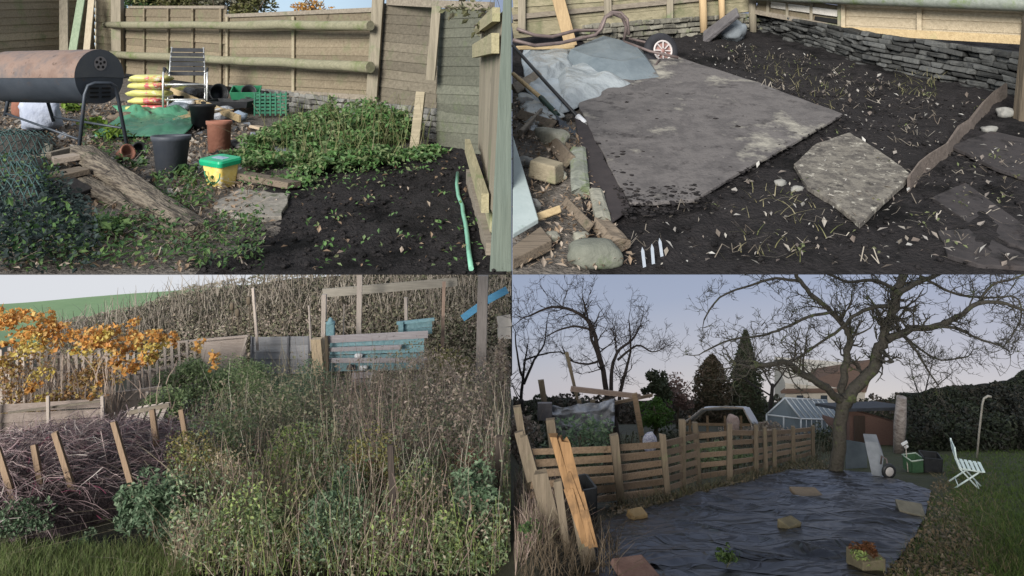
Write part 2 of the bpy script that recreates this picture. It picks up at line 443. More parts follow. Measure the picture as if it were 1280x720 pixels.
def px_of(x, y, z): return (640 + x / y * F, YH - z / y * F)
SOIL = mat('dark damp soil', [(.007, .0064, .0068), (.024, .0215, .022), (.012, .011, .0115)], scale=9, bump=1, bscale=45, bdist=.03, rough=.95, spec=.15, spots=((.04, .034, .031), 9, .60, .12), spots2=((.004, .0038, .004), 1.6, .52, .12))
LITTER = mat('leaf mould', [(.038, .033, .029), (.14, .125, .11), (.07, .062, .055)], scale=11, bump=1, bscale=40, bdist=.03, rough=.95, spec=.15, spots=((.16, .145, .125), 16, .6, .1), spots2=((.02, .018, .015), 3, .55, .1))
TURF = mat('rough turf ground', [(.016, .020, .009), (.045, .050, .018), (.04, .033, .02)], scale=2.5, bump=.8, bscale=30, bdist=.03)
MUD = mat('weedy plot earth', [(.015, .016, .009), (.045, .042, .022)], scale=3, bump=.8, bscale=20, bdist=.04)
bedA = [(700, 400), (215, 400), (262, 330), (350, 285), (330, 235), (400, 205), (520, 190), (560, 170), (700, 160)]
def zA(x, y):
    e = min(1, (y - 4.37) / .25)
    return gz('A', y) + e * (.035 * fbm(x, y, 1.7, 1) + .022 * fbm(x, y, 9, 2, 3))
def pickA(c):
    q = px_of(c.x, c.y, c.z); d = 10 * noise.noise(Vector((c.x * 3, c.y * 3, 0)))
    return 1 if in_poly(q[0] + d, q[1] + d, bedA) else 0
YA = list(np.arange(4.37, 9, .045)) + list(np.arange(9, 17, .12))
sheet('ground', list(np.arange(-13.6, -6.2, .12)) + list(np.arange(-6.2, .0001, .045)), YA, zA, [LITTER, SOIL], under=lambda x, y: gz('A', 4.37) - .12 * (y - 4.37), pick=pickA)
def zB(x, y):
    e = min(1, (y - 3.712) / .25)
    return gz('B', y) + e * (.03 * fbm(x, y, 1.8, 5) + .028 * fbm(x, y, 8, 6, 3))
sheet('soil', list(np.arange(0.002, 6.4, .04)) + list(np.arange(6.4, 8.4, .1)), list(np.arange(3.712, 8.6, .04)) + list(np.arange(8.6, 10.6, .12)), zB,
      [SOIL, LITTER], under=lambda x, y: gz('B', 3.712) - .12 * (y - 3.712), pick=lambda c: 1 if px_of(*c)[0] < 735 + 20 * noise.noise(c * 2) and px_of(*c)[1] > 95 else 0)
def smooth(a, b, x):
    t = max(0, min(1, (x - a) / (b - a))); return t * t * (3 - 2 * t)
def zG(x, y):
    t = smooth(-.35, .35, x) if y < 40 else smooth(-.35 - (y - 40) * .1, .35 + (y - 40) * .02, x)
    yy = max(y, 3)
    z = lerp(gz('C', yy), gz('D', yy), t)
    return z + (.05 * fbm(x, y, .8, 9) if y < 60 else 0) - .02
xs = sorted(set(list(np.arange(-30, 30, .5)) + list(np.arange(-4, 9, .12)) + [-400, -250, -150, -100, -70, -50, -40, 40, 50, 70, 100, 150, 250, 400]))
ys = sorted(set(list(np.arange(-12, 6, 1.5)) + list(np.arange(6, 26, .16)) + list(np.arange(26, 60, 1.)) + [62, 66, 70, 80, 90, 110, 140, 180, 240, 320, 420]))
GR = mat('far grass', [(.17, .27, .12), (.22, .33, .15)], scale=.4, bump=.2, bscale=3)
sheet('terrain', xs, ys, zG, [MUD, TURF, GR], pick=lambda c: (2 if c.y > 62 and c.x < -20 else (1 if c.x > 3.0 and c.y < 40 else 0)))
# green field rising behind the left plot
fx = list(np.linspace(-130, -22, 60)); fy = list(np.linspace(58, 150, 30))
def zF(x, y):
    q = 640 + x / y * F
    crest = 380 - 22 * (q / 280.0) if q > 0 else 380 - q * .02
    base = gz('C', 58) - .5
    top = (YH - crest) / F * 150
    t = (y - 58) / 92
    return lerp(base, top, t ** .9) + .25 * fbm(x, y, .05, 4, 2)
sheet('field', fx, fy, zF, GR)

# ================================================================== PLOT A (top left of the picture)
def tilted(up, n, a): return (up + n * a).normalized()
def panel4(mb, TL, TR, BL, BR, n, th=.014, lap=.10, over=1.14, wob=.006):
    TL, TR, BL, BR = map(Vector, (TL, TR, BL, BR))
    up = ((TL - BL) + (TR - BR)).normalized(); ax = (TR - TL).normalized()
    nr = up.cross(ax); nr = nr if nr.dot(-(TL + BR)) > 0 else -nr
    hL = (TL - BL).length / n
    for i in range(n):
        t = (i + .5) / n
        a = lerp(BL, TL, t); b = lerp(BR, TR, t)
        mb.bar(a, b, hL * over, th, tilted(up, -nr, lap), wob=wob)
    return nr
def post(name, a, b, wd, m, parent, up=(1, 0, 0), label=None, tk=None):
    mb = MB(); mb.bar(a, b, wd, tk or wd, up, wob=.004); return mb.build(name, m, parent, label, bevel=.006)

# ---- left lap fence
t = thing('fence', 'yellowish horizontal lap fence behind the barrel barbecue', 'fence', G('A', 60, 108))
mb = MB(); nr = panel4(mb, P(-60, -70, 13.2), P(118, -60, 16.6), P(-60, 116, 13.2), P(118, 96, 16.6), 18)
mb.build('lap_panel', W_BROWNX, t)
mb = MB(); panel4(mb, P(119, -60, 16.7), P(152, -55, 15.6), P(119, 96, 16.7), P(152, 97, 15.6), 18); mb.build('lap_panel', W_BROWNX, t, 'short lap panel turning the corner')
mb = MB(); mb.bar(P(-60, 119, 13.15), P(118, 99, 16.5), .12, .03); mb.build('gravel_board', W_GREY, t)
# ---- planks leaning in the corner
for nm, lab, a, b, wd, mm in (('plank', 'broad pale green plank leaning upright at the fence corner', (80, 92), (80, -25), .17, W_GREYZ),
                              ('plank', 'slanting green plank between two pale planks at the fence corner', (88, 84), (105, -20), .15, wood('green tinted plank', (.16, .21, .14), (.30, .36, .25), 'z', (.18, .24, .10))),
                              ('plank', 'pale grey plank leaning rightmost at the fence corner', (106, 90), (117, -25), .13, wood('pale plank', (.30, .25, .18), (.45, .39, .29), 'z', (.2, .22, .12)))):
    mb = MB(); mb.bar(P(*a, 14.6), P(*b, 15.3), wd * 1.05, .045, (1, 0, 0), wob=.006); mb.build(nm, mm, label=lab, cat='plank', group='planks leaning at the corner', bevel=.008)
# ---- back fence
t = thing('fence', 'reddish lap fence with two mossy round rails across the back', 'fence', G('A', 320, 122))
def A3(px, py):            # the diagonal line of the back fence
    k = (px - 640) / F; Y = (15.6 - .90 * 8.49) / (1 + .90 * k); return P(px, py, Y)
mb = MB(); panel4(mb, A3(150, 11), A3(283, 11), A3(150, 90), A3(283, 108), 9); pn = mb.build('lap_panel', W_PINK, t, 'dark red lap panel')
mb = MB(); mb.bar(A3(162, 9), A3(282, 9), .05, .06); mb.build('cap_rail', W_GREY, pn)
for q in (183, 213, 244, 279):
    mb = MB(); mb.bar(A3(q, 11) + V(-.03, -.03, 0), A3(q, 92 + (q - 163) * .13) + V(-.03, -.03, 0), .045, .03, (1, -.5, 0)); mb.build('batten', W_PINK, pn)
mb = MB(); panel4(mb, A3(284, 22), A3(474, 14), A3(284, 112), A3(474, 124), 10); pn = mb.build('lap_panel', W_PINK, t, 'pinkish lap panel')
mb = MB(); mb.bar(A3(283, 20), A3(476, 12), .06, .06); mb.build('cap_rail', W_GREY, pn)
mb = MB(); mb.bar(A3(284, 112) + V(0, -.04, 0), A3(474, 124) + V(0, -.04, 0), .10, .03); mb.build('gravel_board', W_GREY, pn)
for q in (287, 370, 471):
    mb = MB(); mb.bar(A3(q, 21) + V(-.03, -.03, 0), A3(q, 115) + V(-.03, -.03, 0), .05, .03, (1, -.5, 0)); mb.build('batten', W_BROWNX, pn)
mb = MB(); mb.bar(A3(156, -20) + V(-.1, -.1, 0), A3(157, 96) + V(-.1, -.1, 0), .2, .16, (1, 0, 0), wob=.01); mb.build('fence_post', W_GREYZ, t)
mb = MB(); mb.bar(A3(483, -14) + V(-.08, -.08, 0), A3(472, 158) + V(-.08, -.08, 0), .14, .1, (1, 0, 0), wob=.006); mb.build('fence_post', W_GREYZ, t, 'leaning post at the fence end')
for y0, y1, r in ((32, 33, .068), (68, 84, .070)):
    mb = MB(); pts = [A3(lerp(149, 486, k / 9), lerp(y0, y1, k / 9) + random.uniform(-.8, .8)) + V(-.2, -.2, 0) for k in range(10)]
    mb.tube(pts, [r * random.uniform(.92, 1.08) for _ in pts], 12); mb.build('round_rail', W_LOG, t)
# ---- right end fence
t = thing('fence', 'tall greyish green lap fence stepping down beside the gate', 'fence', G('A', 545, 175))
mb = MB(); panel4(mb, A3(474, 5), A3(546, 8), A3(474, 130), A3(546, 141), 11); mb.build('lap_panel', wood('dull grey brown lap', (.075, .065, .048), (.15, .13, .098), 'x', (.09, .10, .055)), t, 'grey brown lap panel')
mb = MB(); panel4(mb, P(548, 12, 8.4), P(606, 8, 7.7), P(546, 186, 8.4), P(604, 192, 7.7), 15); mb.build('lap_panel', W_GREEN, t, 'green stained lap panel')
mb = MB(); mb.bar(A3(486, 2), P(615, 8, 7.6), .09, .07); mb.build('cap_rail', W_GREY, t)
mb = MB(); mb.bar(P(546, 8, 8.2), P(538, 100, 8.2), .10, .09, (1, 0, 0)); mb.build('fence_post', W_GREYZ, t)
mb = MB(); mb.bar(P(526, 116, 8.2), P(518, 186, 8.0), .10, .09, (1, 0, 0)); mb.build('fence_post', W_BROWNX, t, 'short stump of post')
# ---- low stone wall under the fence
mb = MB()
def stones(mb, fn, n, rows, hgt, dep=.25, g0=1, g1=1):
    for r in range(rows):
        u = random.uniform(-.02, 0)
        while u < 1:
            l = random.uniform(.5, 1.6) / n
            a = fn(u); b = fn(min(1.02, u + l)); ax = (b - a); ln = ax.length; ax.normalize()
            gg = lerp(g0, g1, u); c = (a + b) / 2 + V(0, 0, hgt * gg * (r + .5)); R = Matrix((ax, V(0, 0, 1).cross(ax), V(0, 0, 1))).transposed()
            hh = hgt * gg * random.uniform(.75, 1.05)
            mb.box(c + R @ V(0, random.uniform(-.05, .05), 0), (ln * .97, dep, hh), R @ Euler((0, random.uniform(-.05, .05), random.uniform(-.06, .06))).to_matrix(), .10)
            u += l
stones(mb, lambda u: A3(lerp(290, 560, u), lerp(133, 176, u)), 34, 5, .075, .2)
mb.build('stone_wall', STONE, label='low dark dry stone wall under the reddish fence', cat='wall', bevel=.012)
# ---- gate at the right edge
t = thing('gate', 'weathered vertical board gate on a thick sage green post', 'gate', G('A', 625, 330))
mb = MB(); mb.prism([P(631, -40, 4.42), P(612, 340, 4.42), P(639.6, 340, 4.42), P(639.6, -40, 4.42)], (0, .14, 0)); mb.build('gate_post', W_SAGE, t, 'thick sage green square post', bevel=.006)
mb = MB()
for i in range(6):
    f = i / 5; y = lerp(7.2, 4.75, f)
    mb.bar(P(lerp(603.5, 628, f), lerp(38, 16, f), y), P(lerp(601, 615, f), lerp(188, 262, f), y), .46, .022, (-.11, 1, 0), wob=.004)
mb.build('upright_board', W_GREYZ, t)
for a, b, wd in (((601, 37, 7.15), (626, 18, 4.6), .09), ((597, 64, 7.15), (625, 54, 4.6), .13), ((588, 182, 7.1), (612, 254, 4.75), .13)):
    mb = MB(); mb.bar(P(*a) + V(-.03, 0, 0), P(*b) + V(-.03, 0, 0), wd, .05); mb.build('cross_rail', wood('greenish cross rail', (.20, .18, .11), (.36, .32, .20), 'y', (.17, .2, .09)), t)
mb = MB(); mb.bar(P(592, 215, 6.8), P(615, 282, 4.9), .2, .03); mb.build('kick_board', wood('old kick board', (.22, .21, .13), (.36, .33, .22), 'y', (.16, .2, .08)), t)
mb = MB(); mb.bar(P(586, 225, 6.55), P(612, 322, 4.7), .2, .05); mb.build('kick_board', W_GREY, t, 'loose pinkish board at the foot')

# ---- barrel barbecue
t = thing('barbecue', 'black oil drum barbecue with rusty lid on tubular legs', 'barbecue', G('A', 90, 188))
cap = P(125, 96, 7.6); end = cap + V(-.93, .37, 0) * 1.42; ax = (end - cap).normalized(); sd_ = V(0, 0, 1).cross(ax).normalized()
R_ = .285
def arc(c, a0, a1, r=R_, n=18): return [c + (sd_ * math.cos(lerp(a0, a1, i / n)) + V(0, 0, 1) * math.sin(lerp(a0, a1, i / n))) * r for i in range(n + 1)]
def half(a0, a1, r, capm):
    mb = MB(); A_ = arc(cap, a0, a1, r); B_ = arc(end, a0, a1, r); n = len(A_)
    mb.add(A_ + B_, [(i, i + 1, n + i + 1, n + i) for i in range(n - 1)], True)
    mb.add([cap] + arc(cap, a0, a1, r), [(0, i + 1, i) for i in range(1, n)]); mb.add([end] + arc(end, a0, a1, r), [(0, i, i + 1) for i in range(1, n)])
    return mb
lid = half(-.04, math.pi + .04, R_ + .006, None).build('lid', RUST, t)
half(math.pi + .04, 2 * math.pi - .04, R_, None).build('drum', STEELB, t)
mb = MB(); mb.add([cap - ax * .004] + arc(cap - ax * .004, -.04, math.pi + .04, R_ + .005), [(0, i + 1, i) for i in range(1, 19)]); mb.build('end_cap', mat('dull blue steel cap', [(.075, .085, .10), (.11, .115, .12)], scale=5, rough=.5, metal=.3, bump=.1), lid)
def disc(mb, c, r, n=12): mb.add([c] + [c + (sd_ * math.cos(2 * math.pi * i / n) + V(0, 0, 1) * math.sin(2 * math.pi * i / n)) * r for i in range(n)], [(0, (i + 1) % n + 1, i + 1) for i in range(n)])
vc = cap - ax * .008 + V(0, 0, .14) ; mb = MB(); disc(mb, vc, .075, 24); vd = mb.build('vent_disc', mat('bare vent plate', [(.2, .19, .19), (.27, .25, .25)], rough=.5, metal=.4, bump=0), lid)
mb = MB(); disc(mb, vc - ax * .003, .014)
for i in range(5):
    a = 2 * math.pi * i / 5 + .3; disc(mb, vc - ax * .003 + (sd_ * math.cos(a) + V(0, 0, 1) * math.sin(a)) * .046, .016)
mb.build('vent_hole', DARKIN, vd)
mb = MB()
for k in (-1, 1):
    for j in range(3): mb.bar(cap - ax * .006 + sd_ * (k * .07 - .05) + V(0, 0, -.12 - j * .045), cap - ax * .006 + sd_ * (k * .07 + .05) + V(0, 0, -.12 - j * .045), .018, .006)
mb.build('louvre', DARKIN, t)
mb = MB(); mb.tube([P(98, 193, 7.4), P(106, 118, 7.4), P(110, 107, 7.42), P(118, 104, 7.45), P(138, 104, 7.6), P(144, 108, 7.65), P(147, 120, 7.7), P(160, 188, 7.75)], .019, 8); mb.build('leg_frame', STEELB, t)
mb = MB(); mb.tube([P(6, 145, 8.0), P(14, 108, 8.05), P(22, 102, 8.1), P(44, 102, 8.3), P(54, 108, 8.4), P(67, 152, 8.5)], .019, 8); mb.build('leg_frame', STEELB, t)
mb = MB(); mb.tube([P(8, 142, 8.0), P(98, 174, 7.45)], .013, 6); mb.tube([P(66, 146, 8.5), P(152, 160, 7.75)], .013, 6); mb.build('lower_rail', STEELB, t)
# ---- sacks by the barbecue
def cloth(name, fn, nu, nv, m, label=None, cat=None, thick=.006, parent=None, group=None):
    v = [fn(i / nu, j / nv) for j in range(nv + 1) for i in range(nu + 1)]; n1 = nu + 1
    mb = MB(); mb.add(v, [(j * n1 + i, j * n1 + i + 1, (j + 1) * n1 + i + 1, (j + 1) * n1 + i) for j in range(nv) for i in range(nu)], True)
    o = mb.build(name, m, parent, label, cat, group=group)
    s = o.modifiers.new('thick', 'SOLIDIFY'); s.thickness = thick; s.offset = -1
    return o
mb = MB(); mb.rock(P(50, 141, 8.9), (.46, .3, .44), 3, .2, .35, 3); mb.build('sack', mat('pale blue woven sack', [(.22, .25, .33), (.40, .43, .50)], scale=5, rough=.7, bump=.6, bscale=12, bdist=.03), label='crumpled pale blue white sack standing under the barbecue', cat='sack')
mb = MB(); mb.rock(P(26, 133, 9.2), (.22, .18, .3), 5, .4, .2, 2); mb.build('pot', TERRA, label='brown rag topped clay lump behind the blue sack', cat='pot')
# ---- compost bags
bagm = [mat('lime yellow bag film', [(.40, .39, .10), (.52, .49, .19), (.36, .38, .09)], scale=3, rough=.4, bump=.3, bscale=9, bdist=.02, spots=((.48, .10, .11), 3.2, th, .03), spots2=((.56, .54, .46), 7.3, .58, .05)) for th in (.60, .57, .62, .55, .50)]
names = ['topmost plump yellow compost bag in the stack of five', 'second yellow compost bag down in the stack', 'middle yellow compost bag of the stack beside the chair', 'fourth yellow compost bag down in the stack', 'bottom red and yellow compost bag lying on the ground']
for i in range(5):
    c = P(189, 140, 10.6); k = 4 - i
    mb = MB(); mb.rock(c + V(random.uniform(-.015, .015), 0, .06 + k * .108), (.60, .42, .115), 20 + i, random.uniform(-.08, .08), .22, 3)
    mb.build('compost_bag', bagm[i], label=names[i], cat='bag', group='stacked compost bags')
# ---- garden chair
def armchair(base, face, s=1.0):
    t = thing('garden_chair', 'aluminium garden chair with black strap back and curved arms', 'chair', base)
    f = Vector(face).normalized(); r = V(-f.y, f.x, 0) ; U = V(0, 0, 1)
    q = lambda x, y, z: base + r * x * s + f * y * s + U * z * s
    for sx in (-1, 1):
        mb = MB(); mb.tube([q(sx * .29, .27, 0), q(sx * .29, .26, .45), q(sx * .29, .22, .58), q(sx * .29, .1, .64), q(sx * .28, -.12, .62), q(sx * .26, -.2, .58)], .015, 8); mb.build('front_leg', ALU, t)
        mb = MB(); mb.tube([q(sx * .28, .2, .60), q(sx * .29, .08, .655), q(sx * .28, -.12, .635), q(sx * .27, -.2, .6)], .02, 8); mb.build('armrest', BLACKP, t)
        mb = MB(); mb.tube([q(sx * .25, .05, .03), q(sx * .25, -.14, .40), q(sx * .24, -.22, .6), q(sx * .22, -.34, .98)], .014, 8); mb.build('back_post', ALU, t)
        mb = MB(); mb.tube([q(sx * .26, .25, .41), q(sx * .26, -.16, .39)], .013, 8); mb.build('seat_rail', ALU, t)
    mb = MB(); mb.tube([q(-.28, .25, .42), q(.28, .25, .42)], .013, 8); mb.tube([q(-.27, .2, .2), q(.27, .2, .2)], .012, 8); mb.build('stretcher', ALU, t)
    mb = MB()
    for i in range(6):
        z = .58 + i * .072; mb.bar(q(-.235, -.2 - (z - .58) * .33, z), q(.235, -.2 - (z - .58) * .33, z), .06, .008, U - f * .3)
    mb.build('back_strap', BLACKP, t)
    mb = MB()
    for i in range(5): mb.bar(q(-.26, .2 - i * .085, .425), q(.26, .2 - i * .085, .42), .06, .008, f)
    mb.build('seat_strap', BLACKP, t)
    return t
armchair(G('A', 233, 141), (.36, -.93, 0), 1.0)
# ---- pots and buckets
def pot(name, label, cat, c, rt, rb, h, m, axis=(0, 0, 1), rim=.012, fill=None, group=None, handle=False):
    t = thing(name, label, cat, c, group)
    mb = MB(); mb.lathe(c, [(0.001, 0), (rb, 0), (lerp(rb, rt, .86), h * .86), (lerp(rb, rt, .86) + rim, h * .88), (rt + rim, h), (rt, h), (rt - .008, h * .97), (rb - .01, .03), (.001, .03)], 28, axis)
    mb.build('shell', m, t)
    if fill: mb = MB(); mb.lathe(c, [(.001, h * .80), (lerp(rb, rt, .8) - .012, h * .78)], 20, axis); mb.build('compost', fill, t)
    if handle:
        mb = MB(); ax = Vector(axis).normalized(); mb.tube([Vector(c) + V(math.cos(a) * (rt + .01), 0, h * .95 - abs(math.sin(a)) * rt * .55) for a in np.linspace(0, math.pi, 12)], .006, 6); mb.build('handle', m, t)
    return t
pot('plant_pot', 'large dark grey plant pot standing open on the leaf litter', 'pot', G('A', 214, 220), .168, .125, .385, mat('dark grey pot', [(.035, .042, .055), (.06, .065, .075)], scale=5, rough=.55, bump=.2, spots=((.13, .115, .10), 5, .60, .16)), fill=LITTER)
pot('bucket', 'black bucket with earth in it beside the chair', 'bucket', G('A', 253, 161), .155, .125, .32, BLACKP, fill=SOIL, handle=True)
pot('plant_pot', 'tall reddish terracotta pot in front of the plant pile', 'pot', G('A', 274, 190), .125, .115, .345, TERRA)
pot('plant_pot', 'small terracotta pot lying tipped over among leaves', 'pot', G('A', 150, 203, .07), .075, .05, .13, TERRA, axis=(.8, -.35, .3))
pot('plant_pot', 'small black pot lying on its side by the clay pot', 'pot', G('A', 168, 196, .07), .075, .06, .12, BLACKP, axis=(.75, -.6, .1))
pot('plant_pot', 'black pot lying on its side on the heap behind', 'pot', G('A', 268, 136, .2), .13, .10, .25, BLACKP, axis=(.6, -.75, .2))
pot('plant_pot', 'black pot tipped at the right of the plant tray heap', 'pot', G('A', 311, 138, .2), .10, .08, .2, BLACKP, axis=(.3, -.8, .45))
pot('plant_pot', 'small orange pot lying in the plant tray heap', 'pot', G('A', 284, 146, .06), .055, .04, .1, mat('orange plastic', [(.45, .12, .05), (.5, .16, .07)], bump=0), axis=(.5, -.8, .3))
# trays
def tray(label, c, sx, sy, h, rz, m, name='seed_tray', cat='tray', tilt=0):
    mb = MB(); R = Euler((tilt, 0, rz)).to_matrix(); c = Vector(c)
    o = [c + R @ V(x * sx / 2, y * sy / 2, h) for x, y in ((-1, -1), (1, -1), (1, 1), (-1, 1))]; i_ = [c + R @ V(x * sx / 2 * .93, y * sy / 2 * .9, h) for x, y in ((-1, -1), (1, -1), (1, 1), (-1, 1))]
    bo = [c + R @ V(x * sx / 2 * .9, y * sy / 2 * .88, 0) for x, y in ((-1, -1), (1, -1), (1, 1), (-1, 1))]; bi = [q + V(0, 0, .012) for q in bo]
    f = []
    for k in range(4):
        n = (k + 1) % 4; f += [(bo_ := k + 8, n + 8, n, k), (k, n, n + 4, k + 4), (k + 4, n + 4, n + 12, k + 12)]
    mb.add(o + i_ + bo + bi, f + [(8, 11, 10, 9), (12, 13, 14, 15)]); return mb.build(name, m, label=label, cat=cat)
GREENP = mat('green plastic crate', [(.02, .14, .07), (.04, .22, .11)], scale=6, rough=.55, bump=.2, spots=((.13, .115, .10), 5, .60, .16))
tray('wide black seed tray behind the black bucket', G('A', 290, 143, .12), .75, .4, .09, -.2, BLACKP, tilt=.1)
tray('bright green seed tray lying on the black tray heap', G('A', 308, 139, .22), .42, .3, .12, .2, GREENP, tilt=.35)
tray('black plastic tray under the garden chair', G('A', 240, 132, .04), .5, .4, .12, .3, BLACKP)
mb = MB(); R = Euler((0, 0, .2)).to_matrix(); c = G('A', 340, 146, .02)
for i in range(6): mb.box(c + R @ V(0, -.18, .05 + i * .05), (.42, .012, .03), R); mb.box(c + R @ V(.21, 0, .05 + i * .05), (.012, .36, .03), R); mb.box(c + R @ V(-.21, 0, .05 + i * .05), (.012, .36, .03), R)
for i in range(7): mb.box(c + R @ V(-.21 + i * .07, -.19, .17), (.02, .012, .33), R)
mb.build('crate', mat('dark green crate', [(.015, .10, .06), (.03, .16, .09)], rough=.5, bump=0), label='dark green slatted crate standing by the nettles', cat='crate')
mb = MB(); mb.rock(G('A', 232, 140, .09), (.3, .25, .22), 9, 0, .4, 2); mb.build('bag', mat('thin white bag', [(.5, .54, .62), (.66, .68, .72)], rough=.4, bump=.8, bscale=14, bdist=.03), label='crumpled white plastic bag by the chair leg', cat='bag')
mb = MB(); mb.rock(G('A', 298, 152, .06), (.22, .2, .16), 11, 0, .4, 2); mb.build('bag', mat('bluish bag', [(.25, .32, .42), (.42, .48, .56)], rough=.4, bump=.8, bscale=14, bdist=.03), label='crumpled bluish bag in front of the tray heap', cat='bag')
# lidded tub
c = G('A', 277, 232); t = thing('tub', 'yellow ice cream tub with bright green lid and bail handle', 'tub', c)
R = Euler((.1, .06, -.5)).to_matrix()
def rrect(sx, sy, z, r=.3, n=5):
    o = []
    for cx, cy, a0 in ((1, 1, 0), (-1, 1, 90), (-1, -1, 180), (1, -1, 270)):
        for i in range(n + 1):
            a = math.radians(a0 + 90 * i / n); rr = min(sx, sy) / 2 * r
            o.append(c + R @ V(cx * (sx / 2 - rr) + rr * math.cos(a), cy * (sy / 2 - rr) + rr * math.sin(a), z))
    return o
def loft(mb, rings):
    n = len(rings[0]); vs = [p for q in rings for p in q]; fs = [(k * n + i, k * n + (i + 1) % n, (k + 1) * n + (i + 1) % n, (k + 1) * n + i) for k in range(len(rings) - 1) for i in range(n)]
    fs += [list(range(n))[::-1], [(len(rings) - 1) * n + i for i in range(n)]]; mb.add(vs, fs)
mb = MB(); loft(mb, [rrect(.19, .17, 0), rrect(.25, .22, .21)]); mb.build('body', mat('yellow printed tub', [(.60, .42, .05), (.68, .55, .20), (.55, .36, .03)], scale=4, rough=.4, bump=0, spots=((.6, .6, .5), 5, .58, .06), spots2=((.18, .15, .10), 11, .60, .12)), t)
mb = MB(); loft(mb, [rrect(.285, .25, .20), rrect(.295, .26, .235), rrect(.28, .245, .255)]); ld = mb.build('lid', mat('bright green lid', [(.005, .24, .11), (.015, .33, .16)], scale=8, rough=.4, bump=.1, spots=((.14, .16, .12), 9, .62, .15)), t)
mb = MB(); loft(mb, [rrect(.15, .08, .2555), rrect(.15, .08, .258)]); mb.build('sticker', mat('blue sticker', [(.05, .13, .24), (.40, .46, .52)], scale=25, rough=.4, bump=0), ld)
mb = MB(); mb.tube([c + R @ V(.10 * math.cos(a) + .06, -.14, .16 - .10 * math.sin(a)) for a in np.linspace(0, math.pi, 10)], .006, 6); mb.build('handle', GREENP, t)
# green tarpaulin
def fnT(u, v):
    py = lerp(138, 178, v); px = lerp(140 - 10 * v + 12 * math.sin(v * 5), 226 + 16 * math.sin(v * 3.1), u)
    p = G('A', px, py); e = min(u, 1 - u, v, 1 - v) * 5
    p.z += .04 + .13 * max(0, fbm(p.x, p.y, 2.2, 3)) * min(1, e) + .03 * fbm(p.x, p.y, 7, 8) * min(1, e) + .03; return p
cloth('tarpaulin', fnT, 50, 40, mat('green tarpaulin', [(.045, .19, .10), (.10, .30, .18)], scale=3, rough=.45, bump=.4, bscale=10, bdist=.02, spots=((.05, .045, .035), 5, .60, .06)), 'crumpled green tarpaulin spread on the ground by the bags', 'tarpaulin')
# more of the clutter round the chair
def heap(label, cat, name, px, py, s, z, m, seed, rough=.45):
    mb = MB(); mb.rock(G('A', px, py, z), s, seed, seed * .7, rough, 3); return mb.build(name, m, label=label, cat=cat)
CRB = mat('crumpled black sheet', [(.01, .01, .012), (.03, .031, .035)], scale=5, rough=.35, bump=1, bscale=9, bdist=.05, spec=.5)
heap('crumpled black plastic sheet heaped right of the chair', 'sheet', 'plastic_sheet', 262, 128, (.9, .5, .34), .1, CRB, 51)
heap('crumpled black plastic bundle beyond the green seed tray', 'sheet', 'plastic_sheet', 326, 130, (.6, .4, .3), .1, CRB, 52)
heap('grey blue crumpled sheet under the chair seat', 'sheet', 'plastic_sheet', 222, 141, (.42, .3, .2), .06, mat('grey blue sheet', [(.10, .13, .16), (.28, .32, .36)], scale=5, rough=.4, bump=1, bscale=9, bdist=.05), 53)
heap('mossy brown compost clump on the chair seat', 'compost', 'compost_clump', 231, 112, (.4, .34, .12), 0, mat('mossy compost', [(.05, .055, .015), (.14, .14, .05)], scale=9, bump=1), 54)
heap('brown sacking rag at the foot of the stack of bags', 'rag', 'rag', 160, 150, (.4, .3, .14), .04, mat('brown sacking', [(.09, .07, .05), (.2, .16, .12)], scale=8, bump=.8), 55)
heap('clear white bag tangled behind the black bucket', 'bag', 'bag', 276, 150, (.3, .26, .2), .08, mat('whitish film', [(.36, .38, .42), (.56, .57, .6)], rough=.35, bump=1, bscale=10, bdist=.04), 56)
heap('mud caked sheet lying in front of the nettles', 'sheet', 'plastic_sheet', 312, 182, (.5, .4, .12), .03, mat('muddy sheet', [(.06, .055, .05), (.2, .19, .18)], scale=6, bump=.8), 57)
for i, (a, b, lab) in enumerate((((20, 118, 9.6), (42, 138, 9.2), 'brown board leaning behind the pale blue sack'), ((286, 120, 11.4), (330, 146, 10.6), 'thin dark board poking from the tray heap'), ((240, 150, 10), (300, 172, 8.9), 'muddy brown lath lying across the pots'))):
    mb = MB(); mb.bar(P(*a), P(*b), .13 - i * .03, .025, (0, .3, 1), wob=.01); mb.build('board', [W_PINK, W_OLD, W_OLD][i], label=lab, cat='board', bevel=.005)
mb = MB()
for i in range(7): mb.tube([G('A', 205 + i * 2, 152 + i, .03 + i * .01), G('A', 262 + i * 5, 142 + i * 3, .12 + i * .02)], .007, 5)
mb.build('cane_bundle', W_NEW, label='loose bundle of thin canes lying beside the black bucket', cat='canes')
# boards and old timbers
def plank(label, a, b, wd, tk, m, up=(0, 1, .2), name='plank', cat='plank', group=None, wob=.006):
    mb = MB(); mb.bar(a, b, wd, tk, up, wob=wob); return mb.build(name, m, label=label, cat=cat, group=group, bevel=.006)
plank('long pale plank slanting through the plant tray heap', G('A', 214, 128, .2), G('A', 300, 160, .12), .10, .03, W_NEW, (0, 0, 1))
plank('short pale plank lying at the nettle edge', G('A', 318, 166, .08), G('A', 372, 180, .08), .14, .03, wood('pale brown plank', (.3, .23, .16), (.44, .36, .26), 'x'), (.2, 1, 0))
plank('grey blue board lying beside the nettles', G('A', 322, 172, .05), G('A', 358, 196, .05), .16, .025, mat('blue grey board', [(.13, .15, .18), (.22, .24, .27)], bump=.2), (.5, 1, 0))
plank('rough brown board lying behind the concrete slab', G('A', 288, 226, .07), G('A', 368, 240, .06), .16, .05, W_OLD, (.2, 1, 0))
